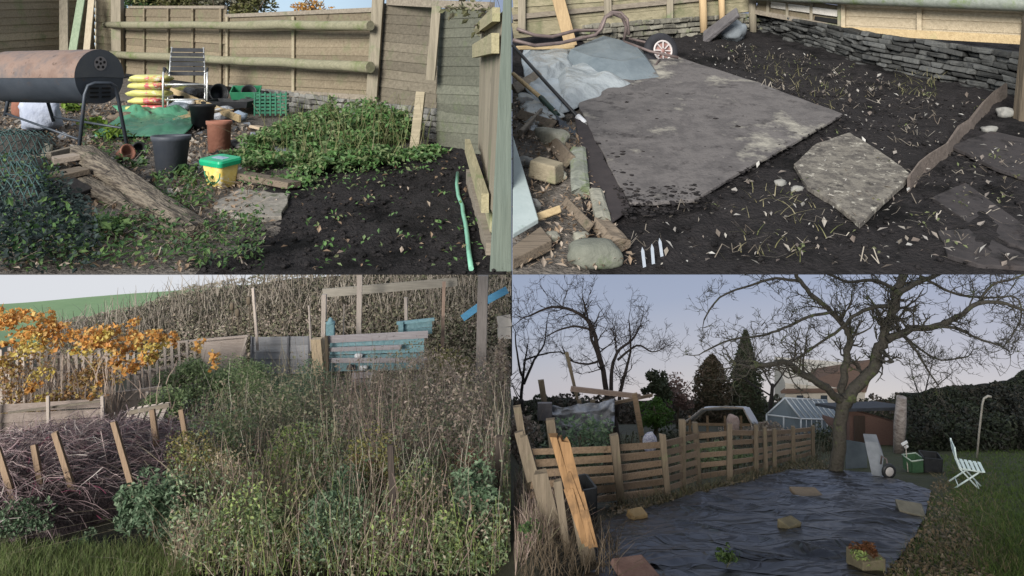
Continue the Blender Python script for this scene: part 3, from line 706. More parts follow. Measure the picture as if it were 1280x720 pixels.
def slab(name, label, cat, pl, poly, th, m, lift=.01, bevel=.006, jit=0, group=None):
    mb = MB(); pts = []
    for i in range(len(poly)):
        a = poly[i]; b = poly[(i + 1) % len(poly)]
        k = 6 if jit else 1
        for j in range(k):
            q = G(pl, lerp(a[0], b[0], j / k) + random.uniform(-jit, jit), lerp(a[1], b[1], j / k) + random.uniform(-jit, jit) * .6, lift); pts.append(q)
    pts.reverse() if (pts[1] - pts[0]).cross(pts[2] - pts[1]).z < 0 else None
    mb.prism(pts, (0, 0, th)); return mb.build(name, m, label=label, cat=cat, bevel=bevel, group=group)
CONC = mat('mossy concrete', [(.10, .09, .08), (.24, .22, .19), (.15, .14, .12)], scale=7, bump=.6, bscale=30, spots=((.35, .33, .29), 9, .6, .08), spots2=((.06, .07, .035), 4, .58, .1))
slab('concrete_slab', 'pale rough concrete slab half buried below the tub', 'slab', 'A', [(262, 258), (300, 240), (362, 246), (352, 274), (290, 274)], .05, CONC, lift=-.025, jit=1.8)
def timber(label, a, b, r, m, n=9, seed=1, name='old_timber', cat='timber'):
    mb = MB(); pts = [lerp(Vector(a), Vector(b), i / n) + V(0, 0, .012 * noise.noise(V(i * .9, seed, 0))) for i in range(n + 1)]
    d = (Vector(b) - Vector(a)).normalized(); k = d.cross(V(0, 0, 1)).normalized(); u = k.cross(d)
    vs = []; fs = []; M_ = 12
    for i, p in enumerate(pts):
        for j in range(M_):
            al = 2 * math.pi * j / M_; ca, sa = math.cos(al), math.sin(al); q = max(abs(ca), abs(sa)) ** .7
            rr = r * (1 + .22 * noise.noise(V(j * .8, i * .35, seed))) / q
            vs.append(p + k * ca * rr + u * sa * rr * .62 + d * (.06 * noise.noise(V(j * 1.7, seed, 3)) if i in (0, n) else 0))
    for i in range(n):
        for j in range(M_): fs.append((i * M_ + j, i * M_ + (j + 1) % M_, (i + 1) * M_ + (j + 1) % M_, (i + 1) * M_ + j))
    fs += [list(range(M_))[::-1], [n * M_ + j for j in range(M_)]]
    mb.add(vs, fs); return mb.build(name, m, label=label, cat=cat)
T_OLD = mat('rotten grey brown timber', [(.016, .013, .011), (.06, .048, .037), (.19, .16, .122), (.035, .029, .024)], scale=4, stretch=(.5, 7, 7), rotz=.80, bump=1, bscale=9, bdist=.03, spots=((.05, .06, .03), 5, .58, .1), spots2=((.012, .01, .009), 9, .60, .06))
timber('long rotten grey timber lying diagonally towards the viewer', G('A', 104, 210, .16), G('A', 248, 300, .04), .115, T_OLD, 16, seed=2)
timber('rotten timber half hidden beneath the long diagonal one', G('A', 100, 232, .04), G('A', 190, 275, .02), .10, T_OLD, 12, seed=7)
for i, (a, b, lab) in enumerate((((66, 222), (112, 216), 'weathered pinkish board on top of the broken board heap'), ((66, 240), (106, 232), 'dark broken board end in the middle of the heap'), ((70, 258), (104, 246), 'black board end at the bottom of the heap'), ((62, 212), (100, 200), 'mossy board end at the back of the heap'))):
    plank(lab, G('A', *a, .16 - i * .03), G('A', *b, .18 - i * .04), .2, .05, [wood('pinkish weathered board', (.2, .16, .13), (.33, .28, .23), 'x'), W_OLD, wood('black board', (.02, .02, .02), (.06, .05, .045), 'x'), W_GREY][i], (.1, 1, .15), group='broken boards in the heap')
slab('paving_slab', 'pale cream paving slab lying inside the green netting', 'slab', 'A', [(10, 205), (34, 186), (66, 192), (58, 206), (28, 210)], .06, mat('cream slab', [(.36, .33, .25), (.5, .46, .36)], bump=.3), .04)
mb = MB(); mb.rock(G('A', 24, 268, .05), (.19, .15, .13), 14, 0, .3); mb.build('stone', STONE2, label='pale stone showing through the green netting', cat='stone')
# green netting
def net(name, label, poly_fn, nu, nv, m, wdt=.007):
    out = []
    def lines(sgn):
        for s in range(-nv, nu + nv, 1):
            pts = []
            for j in range(nv * 2 + 1):
                u = (s + sgn * (j / 2 if sgn > 0 else j / 2) + (0 if sgn > 0 else nv)) / nu if sgn > 0 else (s + nv - j / 2) / nu
                if 0 <= u <= 1: pts.append(poly_fn(u, j / (2 * nv)))
            if len(pts) > 2: out.append(pts)
    lines(1); lines(-1)
    mb = MB()
    for p in out: mb.tube(p, wdt, 4, caps=False)
    return mb.build(name, m, label=label, cat='netting')
NETM = mat('dark green netting cord', [(.03, .065, .06), (.06, .11, .10)], bump=0, rough=.6)
def fnN(u, v):
    py = lerp(162, 300, v); px = lerp(-40, lerp(64, 84, v) - 14 * v * v + 6 * math.sin(v * 9), u)
    p = G('A', px, py); e = min(1, (1 - u) * 4) * min(1, v * 4) * min(1, (1 - v) * 6)
    p.z += .02 + e * (.20 + .12 * fbm(p.x, p.y, 2.5, 12)); p.x += .03 * fbm(p.y, p.z, 4, 3); return p
net('netting', 'heap of dark green mesh netting over rubble at the left', fnN, 13, 15, NETM, .005)
mb = MB()
def fnN2(u, v):
    p = fnN(u, v); p.z = gz('A', p.y) + (p.z - gz('A', p.y)) * .72 - .01; return p
vv = [fnN2(i / 24, j / 30) for j in range(31) for i in range(25)]
mb.add(vv, [(j * 25 + i, j * 25 + i + 1, (j + 1) * 25 + i + 1, (j + 1) * 25 + i) for j in range(30) for i in range(24)], True)
mb.build('rubble', LITTER, kind='stuff')
# hose
mb = MB(); pts = [G('A', x, y, .03) for x, y in ((572, 220), (571, 235), (573, 250), (578, 262), (579, 272), (582, 285), (584, 300), (586, 320), (589, 342))]
mb.tube(pts, .016, 8); mb.build('hose', mat('pale green hose', [(.14, .34, .24), (.20, .42, .31)], rough=.4, bump=0), label='pale green garden hose on the soil by the gate', cat='hose')

# ---- planting in A
L_NET = leafmat('nettle leaves', [(0.051, 0.110, 0.034), (0.076, 0.166, 0.047), (0.128, 0.230, 0.076), (0.068, 0.129, 0.055), (0.196, 0.258, 0.119), (0.170, 0.184, 0.085)])
L_IVY = leafmat('bramble leaves', [(.03, .07, .025), (.06, .12, .04), (.12, .19, .06), (.05, .08, .06)])
L_LIME = leafmat('lime leaves', [(.14, .22, .03), (.20, .30, .05), (.10, .17, .04)])
L_DRY = leafmat('dead leaves', [(.10, .06, .035), (.26, .19, .13), (.16, .11, .07), (.36, .30, .24), (.07, .05, .04)], .15)
STEMM = leafmat('green stems', [(.06, .09, .03), (.14, .15, .06), (.10, .08, .05)], .1)
p = scatter('A', [(-20, 262), (80, 250), (120, 300), (125, 343), (-20, 343)], 2600); p[:, 2] += rng.uniform(.01, .26, 2600)
quads('dark_ivy', leaves_v(p, rng.uniform(.5, 1.4, 2600) * .045, .6, .4), leafmat('dark bluish ivy', [(.012, .022, .022), (.025, .042, .04), (.05, .07, .065), (.015, .02, .02)]), kind='stuff')
v = []
for px, py, r, hgt, n in ((470, 172, .5, .50, 1000), (492, 180, .35, .44, 600), (440, 186, .45, .38, 700), (330, 190, .35, .22, 700), (365, 190, .5, .36, 1500), (400, 178, .5, .42, 1600), (425, 196, .5, .32, 1500), (455, 178, .45, .42, 1600), (478, 178, .35, .44, 1300), (350, 210, .4, .2, 900), (395, 214, .4, .2, 900), (445, 212, .42, .22, 1000), (480, 205, .35, .2, 700), (515, 200, .3, .12, 450), (540, 192, .22, .1, 260), (310, 200, .3, .16, 500), (365, 228, .3, .1, 300), (422, 160, .3, .5, 700)):
    c = G('A', px, py); v.append(leaves_v(lumps(n, (c.x, c.y, c.z + hgt * .45), (r, r, hgt * .55), 16, .36), rng.uniform(.035, .085, n), .6, .5))
quads('nettle_patch', np.concatenate(v), L_NET, kind='stuff')
b = scatter('A', [(320, 215), (340, 180), (400, 165), (500, 165), (540, 190), (480, 212), (400, 222)], 420); pp, ww = stems_v(b, rng.uniform(.2, .62, 420), .35, 5, .3, .008, .004); ribmesh('nettle_stems', ribbons(pp, ww), STEMM, kind='stuff')
b = scatter('A', [(400, 220), (600, 195), (625, 340), (260, 340), (350, 280)], 42, .02); vv_ = np.concatenate([leaves_v(np.array(q) + rng.normal(size=(m_, 3)) * np.array([.05, .05, .015]) + np.array([0, 0, .03]), .04, .6, .9) for q, m_ in zip(b, rng.integers(2, 9, 42))])
quads('seedlings', vv_, L_NET, kind='stuff')
p = scatter('A', [(300, 215), (520, 195), (560, 215), (400, 250), (300, 260)], 500, .03); p[:, 2] += rng.uniform(0, .1, 500); quads('low_weeds', leaves_v(p, rng.uniform(.025, .06, 500), .6, .7), L_NET, kind='stuff')
v = []
for poly, n, sz in (([(0, 300), (150, 270), (260, 300), (260, 343), (0, 343)], 1050, .05), ([(190, 230), (260, 215), (270, 260), (210, 285)], 420, .05), ([(100, 160), (190, 180), (180, 225), (100, 200)], 260, .07), ([(260, 285), (330, 275), (330, 343), (240, 343)], 500, .04)):
    p = scatter('A', poly, n); p[:, 2] += rng.uniform(.02, .14, n); v.append(leaves_v(p, rng.uniform(.5, 1.3, n) * sz, .6, .8))
p = scatter('A', [(-20, 225), (70, 235), (95, 300), (110, 343), (-20, 343)], 900); p[:, 2] += rng.uniform(.02, .3, 900); v.append(leaves_v(p, rng.uniform(.5, 1.3, 900) * .045, .6, .5))
quads('ground_ivy', np.concatenate(v), L_IVY, kind='stuff')
v = []
for poly, n, a, b in (([(0, 130), (300, 130), (330, 190), (300, 300), (240, 343), (0, 343)], 5200, .025, .075), ([(300, 160), (600, 190), (600, 343), (300, 343)], 240, .02, .06)):
    p = scatter('A', poly, n, .02); p[:, 2] += np.abs(rng.normal(size=n)) * .015; v.append(leaves_v(p, rng.uniform(a, b, n), .6, 1.2, .3))
quads('fallen_leaves', np.concatenate(v), L_DRY, kind='stuff')
p = scatter('A', [(0, 125), (200, 150), (320, 160), (300, 230), (230, 250), (0, 230)], 340, .03); quads('paper_scraps', leaves_v(p, rng.uniform(.04, .15, 340), .8, 1.0, .3), leafmat('scraps', [(.4, .38, .35), (.14, .12, .1), (.3, .27, .23), (.05, .05, .05), (.2, .22, .25)], .05), kind='stuff')
# dead twigs
p = scatter('A', [(0, 200), (330, 180), (330, 343), (0, 343)], 420, .05); a = rng.uniform(0, 6.28, 420); ln = rng.uniform(.1, .4, 420)
tt = np.linspace(-.5, .5, 4); pts = p[:, None] + np.stack([np.cos(a)[:, None] * tt * ln[:, None], np.sin(a)[:, None] * tt * ln[:, None], rng.normal(size=(420, 4)) * .02 + .02], -1)
ribmesh('dead_twigs', ribbons(pts, .006), leafmat('twig bark', [(.08, .06, .04), (.3, .25, .2)], 0), kind='stuff')
def leafy(name, label, cat, c, r, n, size, m, stems=8, k=12, group=None, up=.4, base=None, lump=.4, aspect=.55):
    t = thing(name, label, cat, base or (c[0], c[1], c[2] - r[2]), group)
    quads('foliage', leaves_v(lumps(n, c, r, k, lump), rng.uniform(.6, 1.3, n) * size, aspect, up), m, t)
    if stems:
        b0 = np.array(base or (c[0], c[1], c[2] - r[2])); pts = []
        for i in range(stems):
            e = np.array(c) + rng.normal(size=3) * np.array(r) * .5; tq = np.linspace(0, 1, 5)[:, None]; pts.append(b0 + (e - b0) * tq + np.array([0, 0, 1]) * (tq * (1 - tq)) * r[2] * .4)
        ribmesh('stem', ribbons(np.array(pts), np.linspace(max(.006, r[2] * .03), .003, 5)), STEMM, t)
    return t
for i, (px, py, lab) in enumerate(((84, 141, 'bright lime leaved weed between the barbecue legs'), (113, 163, 'broad leaved weed behind the front barbecue leg'), (138, 178, 'lime leaved weed in front of the green tarpaulin'))):
    c = G('A', px, py, .12); leafy('weed', lab, 'weed', tuple(c), (.2, .15, .12), 46, .12, L_LIME, 5, 6)
for i, (px, py, lab) in enumerate(((152, 215, 'grey green broad leaved dock behind the timber'), (217, 222, 'dark leaved weed before the large grey pot'), (215, 258, 'low clump of clover leaves right of the timber'), (150, 292, 'dark bramble seedling before the old timbers'))):
    c = G('A', px, py, .06); leafy('weed', lab, 'weed', tuple(c), (.22, .16, .08), 60, .1, L_IVY, 5, 6)
leafy('overhanging_branch', 'thin leafy branch hanging over the gate corner', 'branch', tuple(P(600, 18, 6.4)), (.35, .3, .22), 130, .075, leafmat('olive leaves', [(.10, .10, .05), (.18, .18, .10), (.08, .06, .06)]), 8, 8, base=tuple(P(618, -10, 6.2)))
# ---- trees over the fence
def tree_round(name, label, c, r, n, size, m, trunk_h, group=None, cat='tree', tw=.12, k=22, lump=.33):
    c = Vector(c); t = thing(name, label, cat, (c.x, c.y, c.z - r[2] - trunk_h), group)
    quads('crown', leaves_v(lumps(n, tuple(c), r, k, lump), rng.uniform(.6, 1.3, n) * size, .55, .2), m, t)
    mb = MB(); b = V(c.x, c.y, c.z - r[2] - trunk_h); mb.tube([b, lerp(b, c, .5) + V(.1, 0, 0), c + V(0, 0, r[2] * .4)], [tw, tw * .8, tw * .2], 8)
    for i in range(7):
        e = c + Vector(rng.normal(size=3)) * .5 * min(r); s = lerp(b, c, random.uniform(.5, .95)); mb.tube([s, lerp(s, e, .5) + V(0, 0, .1 * r[2]), e + V(0, 0, .2 * r[2])], [tw * .4, tw * .25, tw * .08], 5)
    mb.build('trunk', W_OLDZ, t); return t
L_OLIVE = leafmat('olive tree leaves', [(.06, .07, .025), (.14, .15, .05), (.24, .23, .10), (.10, .09, .06)])
for px, py, rx, rz, lab, mm in ((175, 2, .7, .55, 'dark green treetop behind the reddish fence panel', L_IVY), (205, -2, .8, .7, 'yellow olive treetop beyond the middle of the fence', L_OLIVE), (245, 0, .9, .6, 'mixed olive treetop behind the fence', L_OLIVE), (275, 2, .8, .65, 'pale willowy treetop beyond the fence', leafmat('pale willow', [(.2, .19, .13), (.32, .31, .24), (.14, .14, .08)])), (312, 6, .6, .5, 'darker treetop at the end of the tree row', L_OLIVE)):
    c = P(px, py, 19.5); tree_round('tree', lab, c, (rx * 1.2, .8, rz), 2400, .11, mm, 1.2, 'trees beyond the back fence')
c = P(392, 12, 24); tree_round('tree', 'orange autumn treetop peeping over the fence', c, (.75, .6, .45), 700, .12, leafmat('orange tree leaves', [(.5, .2, .04), (.45, .28, .08), (.3, .2, .1)]), 1.2, 'trees beyond the back fence')
# ================================================================== PLOT B (top right of the picture)
# ---- fences
t = thing('fence', 'mossy broad board fence behind the wheelbarrow', 'fence', G('B', 760, 50))
def B2(px, py):
    k = (px - 640) / F; Y = 8.75 / (1 - .31 * k); return P(px, py, Y)
mb = MB(); panel4(mb, B2(641, -70), B2(945, -62), B2(641, 49), B2(945, 11), 6, th=.02, over=1.0, lap=.05)
mb.build('board', wood('mossy fence board', (.15, .135, .085), (.31, .275, .185), 'x', (.13, .135, .075), th=.5), t)
for a, b, wd in (((652, -40), (652, 40), .09), ((758, -40), (759, 20), .09), ((836, -40), (836, 24), .08)):
    mb = MB(); mb.bar(B2(*a) + V(0, -.05, 0), B2(*b) + V(0, -.05, 0), wd, .05, (1, 0, 0)); mb.build('fence_post', W_GREYZ, t)
mb = MB(); mb.bar(B2(641, 22) + V(0, -.04, 0), B2(945, -8) + V(0, -.04, 0), .06, .03); mb.build('rail', W_GREY, t)
mb = MB(); mb.bar(B2(688, -30) + V(0, -.22, 0), G('B', 714, 58, .0), .15, .045, (1, 0, 0)); mb.build('plank', W_NEWZ, label='yellow plank leaning against the mossy fence behind the wheelbarrow', cat='plank', bevel=.006)
for px, y0, y1, wd, lab in ((877, -14, 34, .10, 'round pale post stump standing left of the leaning stone'), (900, -14, 24, .085, 'yellowish post standing behind the leaning stone'), (938, -14, 34, .10, 'greenish post standing in the fence corner')):
    mb = MB(); a = B2(px, y1) + V(0, -.12, -.08); b = B2(px - 2, y0) + V(0, -.12, 0); mb.tube([a, lerp(a, b, .5), b], wd / 2, 9); mb.build('post', W_NEWZ if px != 938 else W_GREYZ, label=lab, cat='post', group='stump posts along the wall')
def B3(px, py):
    k = (px - 640) / F; Y = 8.614 / (k + .555); return P(px, py, Y)
t = thing('fence', 'yellow lap fence with mossy log rail on top of stone wall', 'fence', G('B', 1100, 85))
mb = MB(); panel4(mb, B3(946, -60), B3(1052, -60), B3(946, 14), B3(1052, 34), 7, over=1.0); pn = mb.build('lap_panel', W_PINK, t, 'broken older panel')
for q in (962, 986, 1016, 1051):
    mb = MB(); mb.bar(B3(q, -30) + V(-.03, -.03, 0), B3(q, 17 + (q - 946) * .19) + V(-.03, -.03, 0), .035, .025, (1, -1, 0)); mb.build('batten', W_GREYZ, pn)
mb = MB(); mb.bar(B3(946, 15) + V(-.03, -.03, 0), B3(1052, 35) + V(-.03, -.03, 0), .06, .025); mb.build('bottom_rail', W_GREY, pn)
mb = MB(); mb.bar(B3(965, 6) + V(-.025, -.025, 0), B3(1048, 17) + V(-.025, -.025, 0), .07, .012, wob=.01); mb.build('split_board', wood('bleached board', (.4, .38, .34), (.58, .55, .5), 'x'), pn)
mb = MB(); mb.bar(B3(1020, 23) + V(-.026, -.026, 0), B3(1049, 27) + V(-.026, -.026, 0), .05, .01); mb.build('gap', DARKIN, pn)
LAPY = wood('yellow lap board', (.27, .22, .15), (.44, .37, .265), 'x', (.27, .25, .17), th=.58)
mb = MB(); panel4(mb, B3(1056, -60), B3(1420, -64), B3(1056, 42), B3(1420, 61), 9); pn = mb.build('lap_panel', LAPY, t, 'newer yellow lap panel')
for q in (1056, 1151, 1283):
    mb = MB(); mb.bar(B3(q, -30) + V(-.03, -.03, 0), B3(q, 41 + (q - 1056) * .05) + V(-.03, -.03, 0), .045, .03, (1, -1, 0)); mb.build('batten', LAPY, pn)
mb = MB(); mb.bar(B3(1055, 38) + V(-.045, -.045, 0), B3(1420, 58) + V(-.045, -.045, 0), .085, .03); mb.build('gravel_board', W_NEW, pn)
mb = MB(); pts = [B3(lerp(944, 1420, k / 8), lerp(-6, 10, k / 8)) + V(-.14, -.14, 0) for k in range(9)]; mb.tube(pts, .085, 12); mb.build('round_rail', mat('silvery mossy rail', [(.17, .19, .16), (.30, .32, .28)], scale=6, stretch=(.6, 5, 5), spots=((.14, .19, .07), 3, .52, .12)), t)
# ---- dry stone walls
SL_B = mat('blue grey dry stone', [(.015, .017, .020), (.062, .063, .060), (.030, .032, .033)], scale=9, island=.55, bump=.8, bscale=18, bdist=.02, spots=((.13, .15, .08), 3, .66, .1))
mb = MB(); ln = [(945, 36), (1000, 55), (1080, 80), (1240, 114), (1296, 128), (1420, 160)]
def along(ln, pl):
    pts = [G(pl, *q) for q in ln]; d = [0]
    for i in range(len(pts) - 1): d.append(d[-1] + (pts[i + 1] - pts[i]).length)
    def fn(u):
        s = u * d[-1]
        for i in range(len(pts) - 1):
            if s <= d[i + 1] or i == len(pts) - 2: return lerp(pts[i], pts[i + 1], (s - d[i]) / (d[i + 1] - d[i]))
    return fn
f_ = along(ln, 'B'); stones(mb, lambda u: f_(u) + V(.1, .1, -.04), 29, 8, .048, .26, .85, 1.3); mb.build('stone_wall', SL_B, label='blue grey dry stone wall under the yellow fence', cat='wall', bevel=.014)
mb = MB(); f_ = along([(728, 55), (945, 38)], 'B'); stones(mb, lambda u: f_(u) + V(0, .12, -.03), 16, 4, .07, .24); mb.build('stone_wall', mat('mossy dry stone', [(.06, .06, .05), (.17, .16, .13), (.10, .10, .08)], scale=7, island=.4, bump=.8, bscale=18, bdist=.02, spots=((.13, .16, .07), 4, .55, .1)), label='low mossy dry stone wall behind the wheelbarrow wheel', cat='wall', bevel=.014)
mb = MB(); mb.bar(P(1290, 20, 6.05), G('B', 1276, 150, -.05), .10, .09, (1, 0, 0)); mb.build('post', W_OLDZ, label='dark square post at the end of the stone wall', cat='post', bevel=.006)
# ---- ground boards
BASE = mat('dirty board', [(.045, .040, .040), (.118, .108, .104), (.072, .066, .065), (.15, .138, .13)], scale=3.2, rough=.9, bump=.6, bscale=50, bdist=.012, spots=((.34, .32, .265), 1.5, .55, .13), spots2=((.025, .022, .022), 4.5, .57, .12), detail=10, nrough=.75)
slab('base_board', 'big dirt smeared base board lying flat in the soil', 'board', 'B', [(838, 74), (950, 110), (1053, 150), (962, 203), (868, 259), (830, 262), (786, 264), (760, 214), (736, 166), (715, 120), (752, 90)], .024, BASE, lift=.028, jit=1.3)
slab('base_sheet', 'dark damp sheet strip showing beside the big base board', 'sheet', 'B', [(716, 150), (738, 166), (760, 214), (788, 268), (760, 292), (742, 262), (728, 196)], .012, mat('damp dark sheet', [(.02, .017, .018), (.04, .033, .033)], bump=.3), lift=.035, jit=1)
MOSSY = mat('lichened board', [(.035, .031, .029), (.17, .155, .13), (.065, .058, .052), (.21, .195, .165)], scale=11, bump=.6, bscale=45, spots=((.33, .31, .26), 15, .58, .06), spots2=((.04, .036, .033), 8, .58, .06), detail=10, nrough=.75)
slab('board', 'smaller lichen covered board lying on the soil before the wooden edging', 'board', 'B', [(993, 214), (1020, 188), (1062, 174), (1100, 198), (1140, 228), (1104, 262), (1075, 291), (1040, 262), (1008, 243)], .035, MOSSY, lift=.02, jit=.9)
RED = mat('red brown flag', [(.016, .0145, .0155), (.038, .033, .033), (.024, .0215, .0225)], scale=4, bump=.5, bscale=25, spots=((.085, .062, .053), 2.5, .58, .12), spots2=((.010, .009, .0095), 5, .52, .1))
slab('flagstone', 'reddish dark flagstone at the right beside the plank edging', 'slab', 'B', [(1188, 186), (1238, 168), (1292, 178), (1296, 232), (1240, 212)], .03, RED, lift=-.004, jit=1)
slab('flagstone', 'dark cracked flagstone in the lower right corner of the soil', 'slab', 'B', [(1165, 250), (1206, 232), (1296, 296), (1300, 322), (1262, 308), (1215, 285)], .03, RED, lift=-.008, jit=1)
slab('flagstone', 'dark flagstone nearest the front at the lower right', 'slab', 'B', [(1172, 292), (1212, 290), (1262, 314), (1296, 328), (1296, 338), (1230, 336), (1185, 322)], .03, RED, lift=-.010, jit=1)
# plank edging standing on edge
line = [(1136, 238, .09), (1150, 222, .11), (1163, 212, .115), (1184, 196, .10), (1199, 176, .12), (1212, 166, .11), (1228, 147, .125), (1243, 131, .12), (1258, 124, .15)]
mb = MB(); a = []
for x, y, h in line:
    p = G('B', x, y, -.03); n = V(.82, .57, 0) * .022
    a += [p - n, p + n, p + n + V(0, 0, h + .03 + random.uniform(-.02, .02)), p - n + V(0, 0, h + .03)]
n = len(line); fs = [(0, 1, 2, 3), (4 * n - 1, 4 * n - 2, 4 * n - 3, 4 * n - 4)]
for i in range(n - 1):
    for j in range(4): k = (j + 1) % 4; fs.append((4 * i + j, 4 * i + 4 + j, 4 * i + 4 + k, 4 * i + k))
mb.add(a, fs); mb.build('edging_board', wood('grey brown edging', (.075, .06, .05), (.17, .14, .12), 'x', (.1, .09, .07)), label='grey brown wavy plank edging standing on edge in the soil', cat='board', bevel=.005)
# ---- upturned wheelbarrow
t = thing('wheelbarrow', 'overturned grey blue wheelbarrow with rusty pipe frame and red hub wheel', 'wheelbarrow', G('B', 770, 100))
rim = [G('B', 706, 84, .05), G('B', 753, 62, .06), G('B', 806, 74, .06), G('B', 826, 104, .03), G('B', 795, 108, .03), G('B', 742, 100, .05)]
top = [P(716, 62, 7.9), P(755, 46, 8.25), P(790, 56, 8.1), P(803, 70, 7.7), P(776, 76, 7.5), P(738, 70, 7.6)]
mb = MB(); mid = [lerp(a, b, .85) + V(0, 0, .02) for a, b in zip(rim, top)]
cen = sum(top, V(0, 0, 0)) / 6 + V(0, 0, .02)
vs = rim + mid + top + [cen]; fs = []
for i in range(6):
    j = (i + 1) % 6; fs += [(i, j, 6 + j, 6 + i), (6 + i, 6 + j, 12 + j, 12 + i), (12 + i, 12 + j, 18)]
mb.add(vs, fs, False); tr = mb.build('tray', mat('grey blue tray', [(.10, .125, .14), (.18, .21, .225)], scale=4, rough=.45, bump=.15, metal=.2, spots=((.10, .09, .08), 4, .62, .1)), t)
s_ = tr.modifiers.new('thick', 'SOLIDIFY'); s_.thickness = .008
RP = mat('rusty pipe', [(.10, .075, .07), (.19, .15, .14)], scale=12, rough=.6, metal=.3, bump=.2)
mb = MB(); mb.tube([P(641, 50, 7.6), P(668, 57, 7.65), P(700, 54, 7.8), P(744, 44, 8.0), P(752, 36, 8.0), P(757, 22, 8.0), P(766, 17, 8.02), P(778, 22, 8.1), P(783, 34, 8.15), P(780, 50, 8.2)], .02, 8); mb.build('pipe_frame', RP, t)
mb = MB(); mb.tube([P(646, 36, 8.1), P(668, 44, 8.15), P(690, 46, 8.2), P(720, 38, 8.35), P(748, 38, 8.45), P(756, 22, 8.45), P(765, 15, 8.5), P(776, 16, 8.5), P(784, 24, 8.5), P(786, 44, 8.45)], .02, 8); mb.build('pipe_frame', RP, t)
mb = MB(); mb.tube([P(780, 52, 8.15), P(812, 64, 7.85), P(848, 72, 7.8)], .016, 7); mb.tube([P(786, 48, 8.4), P(820, 56, 8.3), P(842, 64, 8.25)], .014, 7); mb.tube([P(825, 74, 7.85), P(814, 88, 7.6)], .01, 6); mb.build('wheel_fork', RP, t)
wc = P(826, 64, 8.05); ax = V(.30, -.95, .1).normalized()
mb = MB(); mb.lathe(wc, [(.12, -.03), (.14, -.05), (.185, -.05), (.205, -.02), (.205, .02), (.185, .05), (.14, .056), (.118, .04)], 30, ax); wh = mb.build('tyre', mat('tyre rubber', [(.012, .013, .016), (.03, .03, .035)], rough=.8, bump=.1), t)
mb = MB(); mb.lathe(wc, [(.115, .05), (.10, .048), (.095, .03), (.088, .034), (.03, .03), (.025, .055), (.001, .055)], 24, ax); mb.build('rim', mat('dusty red hub', [(.20, .10, .085), (.30, .19, .17)], rough=.6, bump=0), wh)
mb = MB(); mb.lathe(wc + ax * .002, [(.118, .046), (.118, .056), (.098, .056), (.098, .046)], 26, ax)
u = ax.orthogonal().normalized(); k2 = ax.cross(u)
for i in range(8):
    a = math.pi * 2 * i / 8; d = u * math.cos(a) + k2 * math.sin(a); mb.bar(wc + ax * .05 + d * .025, wc + ax * .05 + d * .1, .018, .012, ax)
mb.build('spoke', mat('pale spokes', [(.42, .38, .37), (.52, .48, .46)], rough=.5, bump=0), wh)
# ---- polythene
POLY = mat('milky polythene', [(.16, .185, .195), (.27, .295, .305), (.21, .235, .245)], scale=3, rough=.32, bump=.9, bscale=5, bdist=.06, spec=.5)
def crump(pl, quad, amp, lift, seed):
    (ax_, ay), (bx, by), (cx, cy), (dx, dy) = quad
    def fn(u, v):
        wv = .06 * math.sin(v * 7 + seed) * 1; 
        px = lerp(lerp(ax_, bx, u), lerp(dx, cx, u), v) + 5 * fbm(u * 3, v * 3, 1, seed + 3, 2); py = lerp(lerp(ay, by, u), lerp(dy, cy, u), v) + 3 * fbm(u * 3, v * 3, 1, seed + 5, 2)
        p = G(pl, px, py); e = min(1, 6 * min(u, 1 - u, v, 1 - v))
        r = abs(fbm(p.x, p.y, 1.6, seed, 3)); p.z += lift + e * (amp * .8 * (1 - min(1, r)) + amp * .6 * fbm(p.x, p.y, .9, seed + 1, 2)); return p
    return fn
cloth('polythene_sheet', crump('B', ((696, 86), (740, 84), (790, 112), (698, 148)), .15, .03, 3), 50, 40, POLY, 'large crumpled milky polythene sheet in front of the upturned barrow', 'sheet')
cloth('polythene_sheet', crump('B', ((656, 66), (716, 58), (722, 96), (658, 118)), .14, .03, 9), 40, 30, POLY, 'bundled polythene sheet at the far left by the barrow handles', 'sheet')
cloth('polythene_sheet', crump('B', ((656, 112), (704, 98), (712, 142), (682, 148)), .10, .03, 14), 36, 30, mat('bluish polythene', [(.21, .25, .28), (.33, .37, .40)], scale=3, rough=.35, bump=.4, bscale=8, bdist=.03, spec=.5), 'bluish polythene fold beside the spade and black pole', 'sheet')
mb = MB(); mb.tube([P(641, 57, 6.9), P(685, 106, 6.4), P(722, 146, 6.02)], .016, 8); o = MB()
t = thing('pole', 'black pole with chunky white end lying over the polythene', 'pole', G('B', 733, 155)); mb.build('shaft', BLACKP, t); o.tube([P(722, 146, 6.02), P(732, 155, 5.95)], [.03, .026], 8); o.build('tip', WHITEP, t)
t = thing('spade', 'old spade with pale shaft and dark flat blade by the polythene', 'spade', G('B', 730, 165))
mb = MB(); mb.tube([P(641, 92, 6.7), P(664, 112, 6.5), P(676, 122, 6.4)], .02, 8); mb.build('shaft', W_NEW, t)
mb = MB(); mb.tube([P(676, 122, 6.4), P(697, 145, 6.1)], .026, 8); mb.build('socket', mat('dark green socket', [(.015, .035, .025), (.03, .055, .04)], rough=.5, bump=0), t)
mb = MB(); mb.prism([P(694, 142, 6.1), P(704, 150, 6.1), P(744, 172, 5.62), P(728, 174, 5.6), P(700, 158, 5.9)], (0, .01, -.015)); mb.build('blade', STEELB, t)
plank('pale stick lying between the barrow handles', P(645, 60, 7.9), P(718, 58, 8.1), .05, .03, W_NEW, (0, 0, 1), 'stick', 'stick')
cloth('polythene_sheet', crump('B', ((646, 122), (690, 112), (704, 150), (662, 168)), .07, .02, 19), 30, 24, mat('grey polythene', [(.20, .22, .22), (.34, .36, .36)], scale=3, rough=.35, bump=.6, bscale=7, bdist=.04, spec=.5), 'grey muddy polythene end trailing onto the leaf litter', 'sheet')
